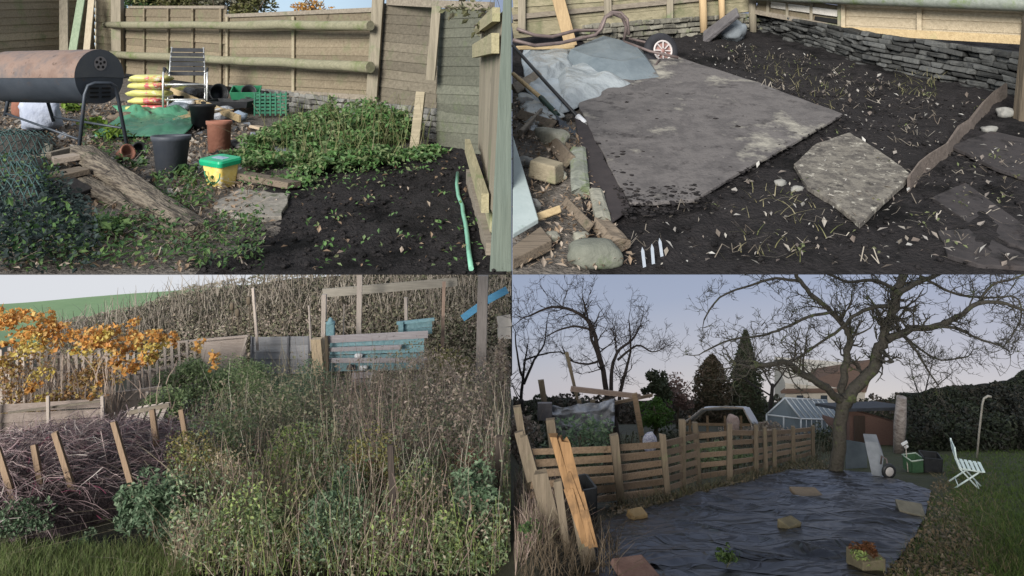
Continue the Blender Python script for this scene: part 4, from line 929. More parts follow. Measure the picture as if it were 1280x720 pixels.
for i, (a, b, w_, lab) in enumerate((((642, 128, 6.6), (690, 158, 5.95), .12, 'dark wet board sloping under the spade'), ((642, 112, 6.9), (676, 92, 7.1), .10, 'grey lath poking out between the polythene bundles'), ((660, 172, 5.7), (712, 190, 5.35), .11, 'brown rotten board lying above the pale slab stone'))):
    mb = MB(); mb.bar(P(*a), P(*b), w_, .03, (.2, .5, .9), wob=.012); mb.build('board', [W_OLD, W_GREY, W_OLD][i], label=lab, cat='board', bevel=.005)
# ---- stones, logs and boards on the left
def stone(label, pl, px, py, sx, sy, sz, m, seed, rz=0, rough=.3, name='stone'):
    mb = MB(); mb.rock(G(pl, px, py, sz * .3), (sx, sy, sz), seed, rz, rough, 3); return mb.build(name, m, label=label, cat='stone' if name == 'stone' else name)
stone('long pale slab stone leaning at the upper left of the leaf litter', 'B', 688, 178, .16, .44, .14, STONE2, 3, .5)
t = None
mb = MB(); R = Euler((.1, .15, -.5)).to_matrix(); mb.box(G('B', 683, 228, .08), (.2, .13, .13), R, .06); mb.build('wood_block', W_BROWNX, label='squarish sawn wood block on the leaf litter', cat='block', bevel=.012)
timber('mossy grey log standing along the damp sheet', G('B', 722, 200, .06), G('B', 726, 250, .05), .06, mat('lichen log', [(.10, .11, .09), (.27, .28, .24)], scale=9, bump=.8, spots=((.13, .16, .08), 5, .5, .1)), 8, 3, 'log', 'log')
timber('smaller grey log end beside the corner of the damp sheet', G('B', 745, 250, .05), G('B', 754, 285, .04), .045, STONE2, 6, 5, 'log', 'log')
timber('brown bark log near the front by the big rock', G('B', 752, 290, .04), G('B', 776, 316, .04), .06, W_OLD, 6, 9, 'log', 'log')
stone('big rounded grey rock at the very front left', 'B', 742, 328, .29, .20, .15, mat('big rock', [(.10, .105, .085), (.19, .195, .16)], scale=5, bump=.6, spots=((.09, .12, .06), 3, .55, .1)), 12, .2, .2)
stone('small brown stone in front of the wood block', 'B', 664, 262, .12, .09, .08, STONE, 15, .3)
stone('small slate chip standing left of the lichened board', 'B', 976, 232, .09, .06, .05, STONE, 18, .6)
stone('dark slate chip close to the corner of the lichened board', 'B', 996, 240, .08, .06, .05, STONE, 21, .2)
stone('rounded grey stone behind the plank edging', 'B', 1257, 146, .13, .12, .10, STONE, 23, .2)
stone('flat grey stone right of the plank edging', 'B', 1236, 165, .12, .1, .06, STONE, 25, .2)
mb = MB(); a = G('B', 880, 50, .02); b = P(922, 16, 8.9); mb.bar(a, b, .25, .06, (.4, .5, .6), wob=.02); mb.build('stone_slab', mat('purple grey slab', [(.075, .07, .075), (.15, .14, .14)], scale=6, bump=.8, bscale=14, bdist=.02), label='long purple grey slab stone leaning by the fence corner', cat='stone', bevel=.02)
mb = MB(); mb.rock(G('B', 915, 48, .09), (.34, .3, .28), 31, 0, .3, 3); mb.build('sack', mat('grey blue sack', [(.15, .17, .19), (.27, .30, .32)], scale=5, rough=.6, bump=.5, bscale=12, spots=((.1, .32, .38), 3, .62, .05)), label='grey blue sack heaped behind the leaning slab stone', cat='sack')
c = G('B', 1067, 70, -.01); t = thing('tin_can', 'rusty brown tin can standing against the stone wall', 'can', c)
mb = MB(); mb.lathe(c, [(.001, 0), (.045, 0), (.047, .01), (.045, .02), (.045, .15), (.048, .155), (.04, .155), (.04, .03), (.001, .03)], 18); mb.build('body', mat('rust tin', [(.09, .05, .04), (.15, .09, .07)], scale=10, bump=.2), t)
# pale cut board at the left edge
slab('painted_board', 'pale mint painted board lying at the left of the leaf litter', 'board', 'B', [(641, 190), (673, 302), (641, 322)], .03, mat('pale mint paint', [(.27, .32, .315), (.37, .42, .41)], scale=3, rough=.6, bump=.2, spots=((.25, .3, .28), 5, .62, .05)), lift=.1)
slab('timber_sleeper', 'dark timber bearer under the pale mint board', 'timber', 'B', [(641, 326), (676, 300), (690, 318), (641, 343)], .06, W_OLD, lift=.02)
for i, (x, y, tl) in enumerate(((806, 334, -.1), (817, 330, -.06), (828, 322, -.12))):
    b = G('B', x, y, -.01); u = V(math.sin(tl), .1, 1).normalized() * .115; r = V(.009, .004, 0); mb = MB()
    poly = [b - r, b + r, b + r + u * .8, b + u, b - r + u * .8]; mb.prism(poly, (0, .004, 0)); mb.build('plant_label', mat('bluish white label', [(.30, .34, .40), (.42, .46, .50)], scale=20, rough=.5, bump=.1, spots=((.1, .09, .08), 14, .58, .1)), label=['leftmost tall white pointed plant label stuck in the soil', 'middle white pointed plant label of the three', 'rightmost short white pointed plant label of the three'][i], cat='plant label', group='white plant labels in the soil')
# ---- litter on the soil
PALE = leafmat('bleached leaves', [(.36, .34, .30), (.16, .13, .10), (.44, .43, .40), (.10, .08, .07), (.24, .21, .18)], .15)
v = []
for poly, n, a, b in (([(870, 45), (960, 60), (1240, 130), (1140, 230), (1053, 150), (860, 78)], 480, .010, .045), ([(960, 205), (1053, 155), (1140, 225), (1280, 160), (1280, 340), (780, 340), (780, 268), (870, 262)], 420, .012, .055), ([(640, 130), (715, 150), (770, 290), (800, 343), (642, 343)], 1500, .02, .06), ([(745, 95), (838, 78), (1050, 150), (870, 258), (790, 262)], 60, .01, .03)):
    p = scatter('B', poly, n, .03); p[:, 2] += np.abs(rng.normal(size=n)) * .018; v.append(leaves_v(p, rng.uniform(a, b, n) * rng.choice([.5, .8, 1.2], n), .45, 1.2, .18))
quads('fallen_leaves', np.concatenate(v[:2] + v[3:]), PALE, kind='stuff')
p = np.concatenate([scatter('B', [(960, 205), (1053, 155), (1140, 225), (1280, 160), (1280, 340), (880, 340), (880, 265)], 46, .03), scatter('B', [(1040, 80), (1220, 125), (1140, 215), (1060, 150), (1000, 110)], 40, .03)])
quads('broad_leaves', leaves_v(p, rng.uniform(.03, .085, 86), 6 * .09, 1.1, .2), leafmat('broad pale leaves', [(.25, .225, .20), (.15, .12, .10), (.34, .32, .29), (.10, .08, .07)], .15), kind='stuff')
quads('leaf_litter', v[2], L_DRY, kind='stuff')
for x, y, s in ((1075, 160, .14), (1097, 155, .1), (1120, 268, .11), (1160, 102, .1), (1084, 125, .1), (1148, 245, .12), (1185, 250, .1), (1060, 315, .12), (1205, 240, .1), (980, 315, .1)):
    pass
n = 190; p = scatter('B', [(890, 60), (960, 60), (1200, 130), (1130, 200), (1053, 150), (900, 90)], 120, .04); p = np.concatenate([p, scatter('B', [(780, 270), (1000, 250), (1280, 200), (1280, 340), (780, 340)], 70, .05)])
a = rng.uniform(0, 6.28, n); ln = rng.uniform(.05, .2, n); tq = np.linspace(-.5, .5, 5)
pts = p[:, None] + np.stack([np.cos(a)[:, None] * tq * ln[:, None], np.sin(a)[:, None] * tq * ln[:, None], np.zeros((n, 5))], -1) + rng.normal(size=(n, 5, 3)) * .018
ribmesh('dead_roots', ribbons(pts, .0055), leafmat('pale roots', [(.34, .31, .26), (.10, .08, .065), (.20, .175, .14), (.07, .06, .05)], 0), kind='stuff')
p = scatter('B', [(940, 240), (1010, 250), (1060, 300), (1000, 340), (900, 340)], 60, .03); p = np.concatenate([p, scatter('B', [(1120, 90), (1180, 100), (1170, 130), (1110, 120)], 90, .03), scatter('B', [(960, 70), (1060, 120), (1040, 145), (950, 100)], 90, .02)])
pp, ww = stems_v(p, rng.uniform(.03, .09, len(p)), .9, 4, .3, .006, .002); ribmesh('weed_grass', ribbons(pp, ww), leafmat('dry weeds', [(.10, .12, .04), (.22, .20, .10), (.30, .27, .17)]), kind='stuff')
# mud and crumbs trodden over the edges of the boards
p = np.concatenate([scatter('B', [(770, 245), (870, 240), (890, 270), (780, 285)], 420, .05), scatter('B', [(855, 250), (960, 190), (1053, 143), (1066, 156), (970, 214), (880, 272)], 260, .045), scatter('B', [(735, 160), (765, 150), (800, 260), (775, 268)], 90, .05), scatter('B', [(840, 70), (1050, 140), (1060, 155), (850, 84)], 160, .045), scatter('B', [(760, 100), (1030, 150), (870, 245), (790, 250)], 40, .052)])
mb = MB()
for i, q in enumerate(p):
    s = random.uniform(.004, .014) * random.choice((1, 1, 1, 2.4)); mb.rock(V(*q), (s * 1.6, s * 1.3, s * .5), i, i, .4, 1)
mb.build('trodden_soil', SOIL, kind='stuff')
b = scatter('B', [(880, 60), (960, 60), (1240, 130), (1280, 200), (1280, 340), (790, 340), (870, 262), (1053, 155)], 50, .02); vv_ = np.concatenate([leaves_v(np.array(q) + rng.normal(size=(m_, 3)) * np.array([.04, .04, .012]) + np.array([0, 0, .025]), .03, .6, .9) for q, m_ in zip(b, rng.integers(2, 7, 50))])
quads('seedlings', vv_, leafmat('pale seedlings', [(.10, .13, .05), (.18, .2, .1), (.12, .1, .06)]), kind='stuff')
# broken timber and rubble at the left
for i, (a, b, w_, lab) in enumerate((((648, 150), (692, 168), .09, 'broken lath lying below the polythene at the left'), ((650, 176), (676, 150), .07, 'short broken stick crossing the lath at the left'), ((706, 262), (738, 300), .06, 'rotten stick lying beside the small grey log'), ((650, 290), (700, 276), .05, 'thin pale cane lying by the painted board'), ((690, 186), (712, 214), .10, 'dark board fragment beside the mossy log'))):
    plank(lab, G('B', *a, .05), G('B', *b, .07), w_, .03, [W_OLD, W_GREY, W_OLD, W_NEW, W_OLD][i], (.3, .4, .6), 'broken_timber', 'timber')
for i, (x, y, s) in enumerate(((655, 132, .16), (672, 160, .13), (700, 224, .12), (656, 206, .12), (726, 300, .10), (690, 300, .11))):
    stone(['brown rubble stone at the upper left edge', 'dark rubble stone above the wood block', 'grey rubble stone touching the mossy log', 'flat rubble stone left of the wood block', 'small rubble stone by the bark log', 'pale rubble stone behind the big rounded rock'][i], 'B', x, y, s, s * .8, s * .6, [STONE, STONE, STONE2, STONE, STONE2, STONE2][i], 60 + i, i)
# clods and pebbles
mb = MB()
for i, q in enumerate(scatter('B', [(860, 60), (1240, 130), (1280, 200), (1280, 340), (780, 342), (790, 262), (870, 258), (1053, 150)], 900)):
    s = random.uniform(.006, .02) * random.choice((1, 1, 1, 1.8)); mb.rock(V(*q) + V(0, 0, .01), (s * 1.3, s, s * .7), i, i, .4, 1)
mb.build('soil_clods', SOIL, kind='stuff')
mb = MB()
for i, q in enumerate(scatter('A', [(380, 215), (600, 200), (630, 343), (250, 343)], 900)):
    s = random.uniform(.008, .026) * random.choice((1, 1, 1, 1.8)); mb.rock(V(*q) + V(0, 0, .01), (s * 1.3, s, s * .7), i, i, .4, 1)
mb.build('soil_clods', SOIL, kind='stuff')
# ================================================================== PLOT C (bottom left of the picture)
def scatter_px(pl, poly, n, lift=0):
    x0, x1 = min(q[0] for q in poly), max(q[0] for q in poly); y0, y1 = min(q[1] for q in poly), max(q[1] for q in poly); out = []
    while len(out) < n:
        x = random.uniform(x0, x1); y = random.uniform(y0, y1)
        if in_poly(x, y, poly): q = G(pl, x, y, lift); out.append((q.x, q.y, q.z))
    return np.array(out)
def clipx(a, lim=-.015, sgn=-1):
    """drop pieces that reach over the boundary between the two lower plots"""
    ax = tuple(range(1, a.ndim - 1)); k = (a[..., 0].max(axis=ax) < lim) if sgn < 0 else (a[..., 0].min(axis=ax) > -lim)
    return a[k]
def top_at(line, x):
    for (a, b), (c, d) in zip(line, line[1:]):
        if a <= x <= c: return lerp(b, d, (x - a) / (c - a))
    return line[0][1] if x < line[0][0] else line[-1][1]
# ---- hedgerow bank behind
HTOP = [(60, 404), (100, 398), (150, 388), (190, 374), (230, 360), (300, 350), (380, 338), (520, 332), (650, 330)]
def hedge(name, label, line, bot, Y0, Y1, n, size, mats, core, px0, px1, group=None, aspect=.5, sgn=0, rough=6, twig=None):
    t = thing(name, label, 'hedge', P((px0 + px1) / 2, bot, Y0), group)
    pts = []
    while len(pts) < n:
        x = random.uniform(px0, px1); tp = top_at(line, x) + rough * fbm(x * .05, 3, 1, 4, 3) ; y = lerp(tp, bot, random.random() ** 1.25)
        f = (y - tp) / (bot - tp); Y = lerp(Y1, Y0, min(1, f * 1.8)) + random.uniform(-.9, .9) * (Y1 - Y0) * .25 + 1.1 * fbm(x * .03, y * .05, 1, 2, 3)
        pts.append(tuple(P(x, y, Y)))
    pts = np.array(pts); sel = np.array([fbm(q[0] * .9, q[2] * 1.3, 1, 5, 3) + random.gauss(0, .25) for q in pts])
    th = np.quantile(sel, np.linspace(0, 1, len(mats) + 1))
    for i, m in enumerate(mats):
        k = (sel >= th[i]) & (sel <= th[i + 1]); v = leaves_v(pts[k], rng.uniform(.6, 1.4, k.sum()) * size, aspect, .2)
        if sgn: v = clipx(v, sgn=sgn)
        quads('foliage', v, m, t)
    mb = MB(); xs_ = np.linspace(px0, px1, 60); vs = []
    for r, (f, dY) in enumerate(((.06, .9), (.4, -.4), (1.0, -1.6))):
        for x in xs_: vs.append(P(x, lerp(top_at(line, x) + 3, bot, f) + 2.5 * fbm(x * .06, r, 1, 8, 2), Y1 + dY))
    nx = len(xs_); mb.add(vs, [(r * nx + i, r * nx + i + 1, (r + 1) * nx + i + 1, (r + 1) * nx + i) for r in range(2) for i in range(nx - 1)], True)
    o = mb.build('shade_core', core, t); s_ = o.modifiers.new('thick', 'SOLIDIFY'); s_.thickness = .3; s_.offset = -1  # solid dark sheet, shade inside the hedge put into its colour
    if twig:
        nt_ = twig[0]; b = np.array([tuple(P(random.uniform(px0, px1), 0, lerp(Y0, Y1, .25))) for _ in range(nt_)])
        for i in range(nt_):
            x = 640 + b[i, 0] / b[i, 1] * F; b[i, 2] = (YH - (top_at(line, x) + random.uniform(5, 85))) / F * b[i, 1]
        pp, ww = stems_v(b, rng.uniform(.5, 1.6, nt_), .35, 5, .3, .05, .015); r_ = ribbons(pp, ww)
        if sgn: r_ = clipx(r_, sgn=sgn)
        ribmesh('twig', r_, twig[1], t)
    return t
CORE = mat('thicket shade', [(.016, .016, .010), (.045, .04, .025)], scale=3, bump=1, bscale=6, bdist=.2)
HM = [leafmat('scrub olive', [(0.198, 0.177, 0.122), (0.330, 0.285, 0.215), (0.132, 0.140, 0.086), (0.423, 0.366, 0.301)]), leafmat('scrub brown', [(0.265, 0.208, 0.173), (0.397, 0.324, 0.273), (0.198, 0.156, 0.122), (0.305, 0.272, 0.201)]), leafmat('scrub green', [(0.138, 0.156, 0.094), (0.235, 0.229, 0.144), (0.304, 0.253, 0.186)])]
TWIGG = leafmat('grey twigs', [(.12, .10, .08), (.27, .24, .20), (.20, .17, .14)], 0)
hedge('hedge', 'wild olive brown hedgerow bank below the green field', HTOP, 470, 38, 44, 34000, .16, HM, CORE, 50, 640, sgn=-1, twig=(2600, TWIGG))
# ---- vine on the trellis
V_OR = leafmat('orange vine leaves', [(0.420, 0.183, 0.045), (0.620, 0.329, 0.090), (0.550, 0.244, 0.075), (0.600, 0.439, 0.150), (0.350, 0.171, 0.075)], .35)
V_YE = leafmat('yellow vine leaves', [(0.525, 0.396, 0.078), (0.620, 0.484, 0.156), (0.420, 0.363, 0.104), (0.578, 0.330, 0.078)], .35)
V_GR = leafmat('fading vine leaves', [(0.299, 0.260, 0.082), (0.419, 0.286, 0.105), (0.209, 0.130, 0.070), (0.299, 0.169, 0.094), (0.448, 0.286, 0.117)], .3)
t = thing('grape_vine', 'orange and yellow autumn grape vine sprawling along the trellis', 'vine', GX('C', 90, 21))
def clumps(lst, Y, m, nm, sz):
    o = []
    for px, py, rx, ry in lst:
        n = int(rx * ry * .50) + 8; k = Y / F; c = P(px, py, Y + random.uniform(-.3, .3)); o.append(leaves_v(lumps(n, tuple(c), (rx * k * 1.15, .4, ry * k * 1.2), 8, .5), rng.uniform(.6, 1.25, n) * sz, .8, .1))
    quads(nm, np.concatenate(o), m, t)
clumps([(18, 402, 22, 10), (52, 404, 14, 16), (62, 418, 12, 12), (36, 416, 26, 9), (96, 424, 24, 9), (72, 432, 8, 8), (120, 420, 16, 10), (112, 430, 18, 9), (168, 411, 9, 12), (178, 420, 9, 7), (204, 421, 8, 6), (216, 426, 7, 8), (148, 446, 12, 8), (156, 460, 13, 8), (165, 456, 8, 10), (178, 452, 6, 9), (42, 486, 12, 6), (187, 450, 6, 10), (160, 434, 22, 6), (8, 398, 14, 14), (248, 432, 4, 8), (266, 452, 7, 10), (85, 412, 22, 8), (140, 412, 16, 7), (30, 394, 20, 8), (192, 420, 14, 8), (20, 428, 18, 8), (150, 432, 26, 7), (122, 487, 4, 8), (66, 512, 4, 7)], 21, V_OR, 'foliage', .15)
clumps([(30, 436, 24, 7), (128, 419, 16, 7), (104, 438, 14, 6), (48, 428, 10, 12), (186, 432, 16, 5), (136, 440, 10, 7), (3, 450, 8, 8), (55, 468, 9, 8), (44, 506, 6, 8), (6, 512, 9, 9), (2, 556, 10, 16), (12, 540, 8, 6), (188, 446, 5, 10), (60, 496, 6, 6), (200, 434, 8, 5), (40, 470, 6, 6)], 20.8, V_YE, 'foliage', .13)
clumps([(8, 470, 14, 20), (16, 500, 12, 16), (110, 458, 16, 10), (40, 460, 34, 26), (120, 470, 34, 24), (90, 500, 50, 14), (30, 520, 30, 12), (92, 480, 12, 14), (150, 425, 40, 8)], 21.6, V_GR, 'foliage', .11)
n = 240; b = np.array([tuple(P(random.uniform(-10, 150) if random.random() < .9 else random.uniform(150, 215), random.uniform(470, 545), 21.6 + random.uniform(-.5, .6))) for _ in range(n)])
pp, ww = stems_v(b, rng.uniform(.5, 1.9, n), .25, 6, .4, .028, .012); ribmesh('stem', ribbons(pp, ww), leafmat('vine canes', [(0.150, 0.112, 0.090), (0.360, 0.285, 0.232), (0.240, 0.180, 0.150)], 0), t)
# ---- trellis and fences at the left
PALEW = wood('pinkish grey pale wood', (.27, .22, .19), (.42, .36, .32), 'x', (.25, .24, .18), th=.64)
PALEWZ = wood('pinkish grey pale upright wood', (.30, .25, .215), (.48, .42, .37), 'z', (.25, .24, .18), th=.64)
t = thing('fence', 'weathered board fence below the vine at the far left', 'fence', GX('C', 60, 20))
PALEX = wood('dull pinkish board', (.17, .135, .115), (.30, .25, .22), 'x', (.17, .165, .12), th=.6)
mb = MB(); panel4(mb, P(-20, 507, 19.8), P(128, 498, 20.6), P(-20, 552, 19.8), P(132, 546, 20.6), 4, th=.02, over=.9, wob=.02); mb.build('board', PALEX, t)
mb = MB(); mb.bar(P(10, 516, 19.5), P(128, 501, 20.3), .05, .05); mb.build('rail', W_GREY, t)
for q in (-8, 60, 128):
    mb = MB(); mb.bar(P(q, 495, 19.7), P(q + 1, 556, 19.7), .08, .06, (1, 0, 0)); mb.build('post', PALEWZ, t)
t = thing('fence', 'brown old board fence standing behind the vine stems', 'fence', GX('C', 60, 23))
mb = MB(); panel4(mb, P(-20, 462, 22.6), P(138, 452, 23.4), P(-20, 512, 22.6), P(140, 502, 23.4), 5, th=.02, over=.8, wob=.02); mb.build('board', wood('brown vine board', (.15, .115, .095), (.29, .235, .20), 'x', (.16, .15, .1)), t)
for q in (10, 74, 136):
    mb = MB(); mb.bar(P(q, 440, 22.4), P(q + 1, 515, 22.4), .09, .06, (1, 0, 0)); mb.build('post', PALEWZ, t)
t = thing('fence', 'pale low panel with frame beside the trellis', 'fence', GX('C', 160, 24))
mb = MB(); panel4(mb, P(133, 492, 22.6), P(200, 484, 23.5), P(134, 524, 22.6), P(200, 520, 23.5), 3, over=1.0); mb.build('board', PALEW, t)
for a, b in (((131, 494), (202, 484)), ((133, 524), (202, 520))):
    mb = MB(); mb.bar(P(*a, 22.4), P(*b, 23.3), .09, .05); mb.build('rail', PALEW, t)
for q in (134, 184):
    mb = MB(); mb.bar(P(q, 490, 22.4), P(q, 528, 22.5), .09, .05, (1, 0, 0)); mb.build('post', PALEWZ, t)
t = thing('trellis', 'slanting picket trellis of thin grey slats left of the pale panel', 'trellis', GX('C', 195, 26))
for i in range(13):
    q = lerp(140, 252, i / 12); mb = MB(); mb.bar(P(q + random.uniform(-1, 1), lerp(447, 424, i / 12) + random.uniform(-3, 3), 26), P(q + 2, lerp(496, 476, i / 12), 26), .085, .03, (1, 0, 0), wob=.01); mb.build('slat', PALEWZ, t)
for a, b in (((138, 492), (254, 470)), ((138, 472), (254, 452)), ((170, 458), (254, 436)), ((205, 430), (256, 424))):
    mb = MB(); mb.bar(P(*a, 26.06), P(*b, 26.06), .07, .03); mb.build('rail', PALEW, t)
mb = MB(); panel4(mb, P(165, 466, 26.2), P(250, 448, 26.2), P(165, 494, 26.2), P(252, 478, 26.2), 3, over=1.0); mb.build('board', PALEW, t)
t = thing('trellis', 'thin picket trellis carrying the orange vine at the far left', 'trellis', GX('C', 70, 23))
for i in range(17):
    q = lerp(-8, 142, i / 16); mb = MB(); mb.bar(P(q + random.uniform(-1.5, 1.5), lerp(436, 440, i / 16) + random.uniform(-4, 4), 22.2), P(q + 1, lerp(512, 498, i / 16), 22.2), .085, .03, (1, 0, 0), wob=.012); mb.build('slat', PALEWZ, t)
for a, b in (((-10, 505), (144, 492)), ((-10, 470), (144, 462)), ((-10, 446), (144, 446))):
    mb = MB(); mb.bar(P(*a, 22.26), P(*b, 22.26), .08, .03); mb.build('rail', PALEW, t)
t = thing('fence', 'smooth pinkish grey panel with a diagonal brace', 'fence', GX('C', 280, 28))
mb = MB(); panel4(mb, P(254, 426, 28), P(308, 421, 28), P(256, 480, 28), P(306, 474, 28), 2, over=1.0, lap=.02); mb.build('board', PALEW, t)
mb = MB(); mb.bar(P(308, 422, 27.8), P(294, 470, 27.8), .07, .04, (1, 0, 0)); mb.build('brace', PALEWZ, t)
mb = MB(); mb.bar(P(253, 425, 27.9), P(310, 420, 27.9), .08, .05); mb.build('rail', PALEW, t)
GREYB = wood('blue grey lap board', (.20, .20, .21), (.34, .34, .35), 'x')
t = thing('fence', 'blue grey lap panel in front of the thick tan post', 'fence', GX('C', 350, 30))
mb = MB(); panel4(mb, P(313, 422, 30), P(388, 421, 30), P(313, 466, 30), P(388, 466, 30), 5, th=.03); mb.build('lap_panel', GREYB, t)
for q in (314, 360, 386):
    mb = MB(); mb.bar(P(q, 420, 29.9), P(q, 468, 29.9), .07, .04, (1, 0, 0)); mb.build('batten', wood('dark batten', (.11, .11, .12), (.18, .18, .19), 'z'), t)
t = thing('post', 'thick tan split post left of the teal boards', 'post', GX('C', 398, 27))
mb = MB(); mb.bar(P(396, 423, 27), P(402, 500, 27), .42, .3, (1, 0, 0), wob=.03); mb.build('timber', wood('tan split post', (.26, .19, .12), (.48, .38, .26), 'z', (.2, .17, .1), th=.6, c3=(.20, .15, .10)), t)
mb = MB(); mb.bar(P(408, 420, 26.9), P(410, 498, 26.9), .12, .1, (1, 0, 0)); mb.build('edge_strip', W_OLDZ, t)
t = thing('fence', 'fence of grey rails over teal painted boards', 'fence', GX('C', 470, 27))
mb = MB(); panel4(mb, P(412, 424, 27.3), P(530, 420, 27.3), P(412, 464, 27.3), P(530, 462, 27.3), 4, th=.02, over=.9, wob=.02); mb.build('teal_board', TEAL, t)
GRR = wood('grey rail', (.22, .20, .21), (.40, .37, .38), 'x')
for y0, y1, x1, wd in ((424, 418, 535, .26), (437, 434, 502, .16), (451, 450, 540, .17), (470, 467, 470, .2), (478, 476, 556, .22), (490, 486, 556, .18)):
    mb = MB(); mb.bar(P(409 if y0 < 468 else 440, y0, 27.05), P(x1, y1, 26.95), wd, .04, wob=.02); mb.build('rail', GRR, t)
for x, y, m_ in ((448, 445, WHITEP), (454, 460, WHITEP), (438, 459, BLACKP)):
    mb = MB(); mb.rock(P(x, y, 27.12), (.3, .1, .2), int(x), 0, .4); mb.build('scrap', m_, t)
t = thing('crate', 'teal painted box raised behind the top rail', 'crate', P(520, 418, 28.5))
mb = MB(); panel4(mb, P(498, 405, 28.5), P(540, 400, 28.5), P(498, 420, 28.5), P(540, 417, 28.5), 2, th=.04, over=1); mb.bar(P(496, 404, 28.4), P(543, 399, 28.4), .10, .12); mb.build('side', TEAL, t)
mb = MB(); mb.bar(P(502, 402, 28.3), P(502, 419, 28.3), .14, .08, (1, 0, 0)); mb.build('corner_post', TEAL, t)
t = thing('post', 'short teal post with a pointed cap beside the tan post', 'post', P(413, 422, 28))
mb = MB(); mb.bar(P(413, 404, 27.6), P(413, 424, 27.6), .3, .2, (1, 0, 0)); mb.build('shaft', TEAL, t)
mb = MB(); mb.lathe(P(413, 404, 27.6), [(.18, 0), (.18, .05), (.1, .08), (.09, .16), (.001, .24)], 12); mb.build('cap', TEAL, t)
BLU = wood('blue painted plank', (.06, .22, .38), (.13, .34, .52), 'x')
plank('blue plank slanting upwards among the weeds', P(578, 398, 26), P(600, 382, 26), .24, .05, BLU, (0, .2, 1), group='blue planks on the right')
plank('blue plank highest at the right edge of the weeds', P(608, 376, 26), P(634, 362, 26), .26, .05, BLU, (0, .2, 1), group='blue planks on the right')
mb = MB(); mb.bar(P(404, 366, 30), P(572, 352, 30), .34, .08, wob=.02); mb.build('beam', wood('grey beam', (.20, .18, .15), (.34, .31, .26), 'x'), label='long grey beam held across the tall poles above the fence', cat='beam')
for x0, y0, x1, y1, wd, Y, m_, lab in ((316, 360, 322, 424, .11, 29, PALEWZ, 'pale thin pole at the corner of the pinkish panel'), (405, 368, 404, 428, .17, 27.6, PALEWZ, 'pale pole rising behind the thick tan post'), (386, 382, 389, 424, .06, 29, PALEWZ, 'very thin stick above the blue grey panel'), (450, 342, 448, 424, .19, 28.8, PALEWZ, 'tall pale pole standing behind the teal boards'), (430, 380, 429, 425, .05, 28.6, PALEWZ, 'thin stick between the two pale poles'), (507, 372, 508, 406, .13, 29, PALEWZ, 'pale pole above the teal box'), (555, 352, 553, 420, .13, 29.4, wood('reddish pole', (.25, .17, .13), (.38, .28, .22), 'z'), 'reddish pole under the right end of the beam'), (604, 344, 600, 486, .34, 24, wood('grey thick pole', (.17, .15, .14), (.31, .28, .26), 'z'), 'thick grey pole at the right among the tall weeds'), (573, 470, 572, 500, .18, 24, PALEWZ, 'short grey stump post left of the thick grey pole')):
    mb = MB(); mb.bar(P(x0, y0, Y), P(x1, y1 + 14, Y), wd, wd * .7, (1, 0, 0), wob=.015); mb.build('pole', m_, label=lab, cat='pole', group='tall poles along the old fence')
mb = MB(); panel4(mb, P(622, 396, 25.5), P(638.8, 392, 25.5), P(622, 424, 25.5), P(638.8, 424, 25.5), 2, th=.03, over=1); mb.build('board', mat('whitish board', [(.45, .42, .38), (.58, .54, .5)], bump=.2), label='whitish board at the right edge behind the weeds', cat='board')
for x0, y0, x1, y1, lab in ((488, 556, 496, 702, 'dark stake standing deep in the middle of the weeds'), (624, 545, 620, 660, 'dark stake standing in the weeds at the right')):
    mb = MB(); Y = depth('C', y1); mb.bar(P(x0, y0, Y), P(x1, y1 + 5, Y), .085, .06, (1, 0, 0), wob=.015); mb.build('stake', wood('blackened stake', (.025, .02, .018), (.07, .055, .045), 'z'), label=lab, cat='stake')
# ---- pallet
t = thing('pallet', 'pale wooden pallet leaning behind the brushwood', 'pallet', GX('C', 175, 19))
for i in range(6):
    q = lerp(152, 196, i / 5); mb = MB(); mb.bar(P(q + 14, lerp(510, 503, i / 5), 19.4), P(q - 2, lerp(548, 538, i / 5), 18.6), .12, .03, (1, 0, .2), wob=.015); mb.build('slat', PALEWZ, t)
for a, b in (((160, 516), (212, 506)), ((148, 544), (200, 534))):
    mb = MB(); mb.bar(P(*a, 19.2), P(*b, 19.2), .1, .06); mb.build('bearer', W_GREY, t)
# ---- brushwood heap and stakes
t = thing('brushwood_heap', 'big purple brown heap of cut brushwood behind the stakes', 'brushwood', GX('C', 85, 13.5))
BC = (-8.75, 14.3)
def bh(x, y): return max(0, 1 - ((x - BC[0]) / 2.75) ** 2 - ((y - BC[1]) / 3.9) ** 2) ** .5 * .98
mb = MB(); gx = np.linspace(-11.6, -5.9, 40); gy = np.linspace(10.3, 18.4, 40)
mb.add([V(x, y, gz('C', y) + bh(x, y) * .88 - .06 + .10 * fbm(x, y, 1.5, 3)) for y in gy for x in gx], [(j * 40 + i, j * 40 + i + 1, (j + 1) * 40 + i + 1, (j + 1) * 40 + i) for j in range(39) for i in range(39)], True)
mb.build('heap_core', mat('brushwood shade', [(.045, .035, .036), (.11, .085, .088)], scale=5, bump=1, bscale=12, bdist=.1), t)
def heap_tw(n, m, nm, lo, hi, w_):
    p = []
    while len(p) < n:
        x = random.uniform(-11.6, -5.9); y = random.uniform(10.4, 18.2); h = bh(x, y)
        if h > .12: p.append((x, y, gz('C', y) + h * random.uniform(.80, 1.12)))
    p = np.array(p); d = unit(rng.normal(size=(n, 3)) * np.array([1, 1, .45])); ln = rng.uniform(lo, hi, n)[:, None, None]; tq = np.linspace(-.5, .5, 6)[None, :, None]
    pts = p[:, None] + d[:, None] * tq * ln + np.cumsum(rng.normal(size=(n, 6, 3)) * .03, 1); pts[..., 2] -= (tq[..., 0] ** 2) * ln[..., 0] * .5
    ribmesh(nm, ribbons(pts, np.linspace(w_, w_ * .4, 6), unit(rng.normal(size=(n, 3)))), m, t)
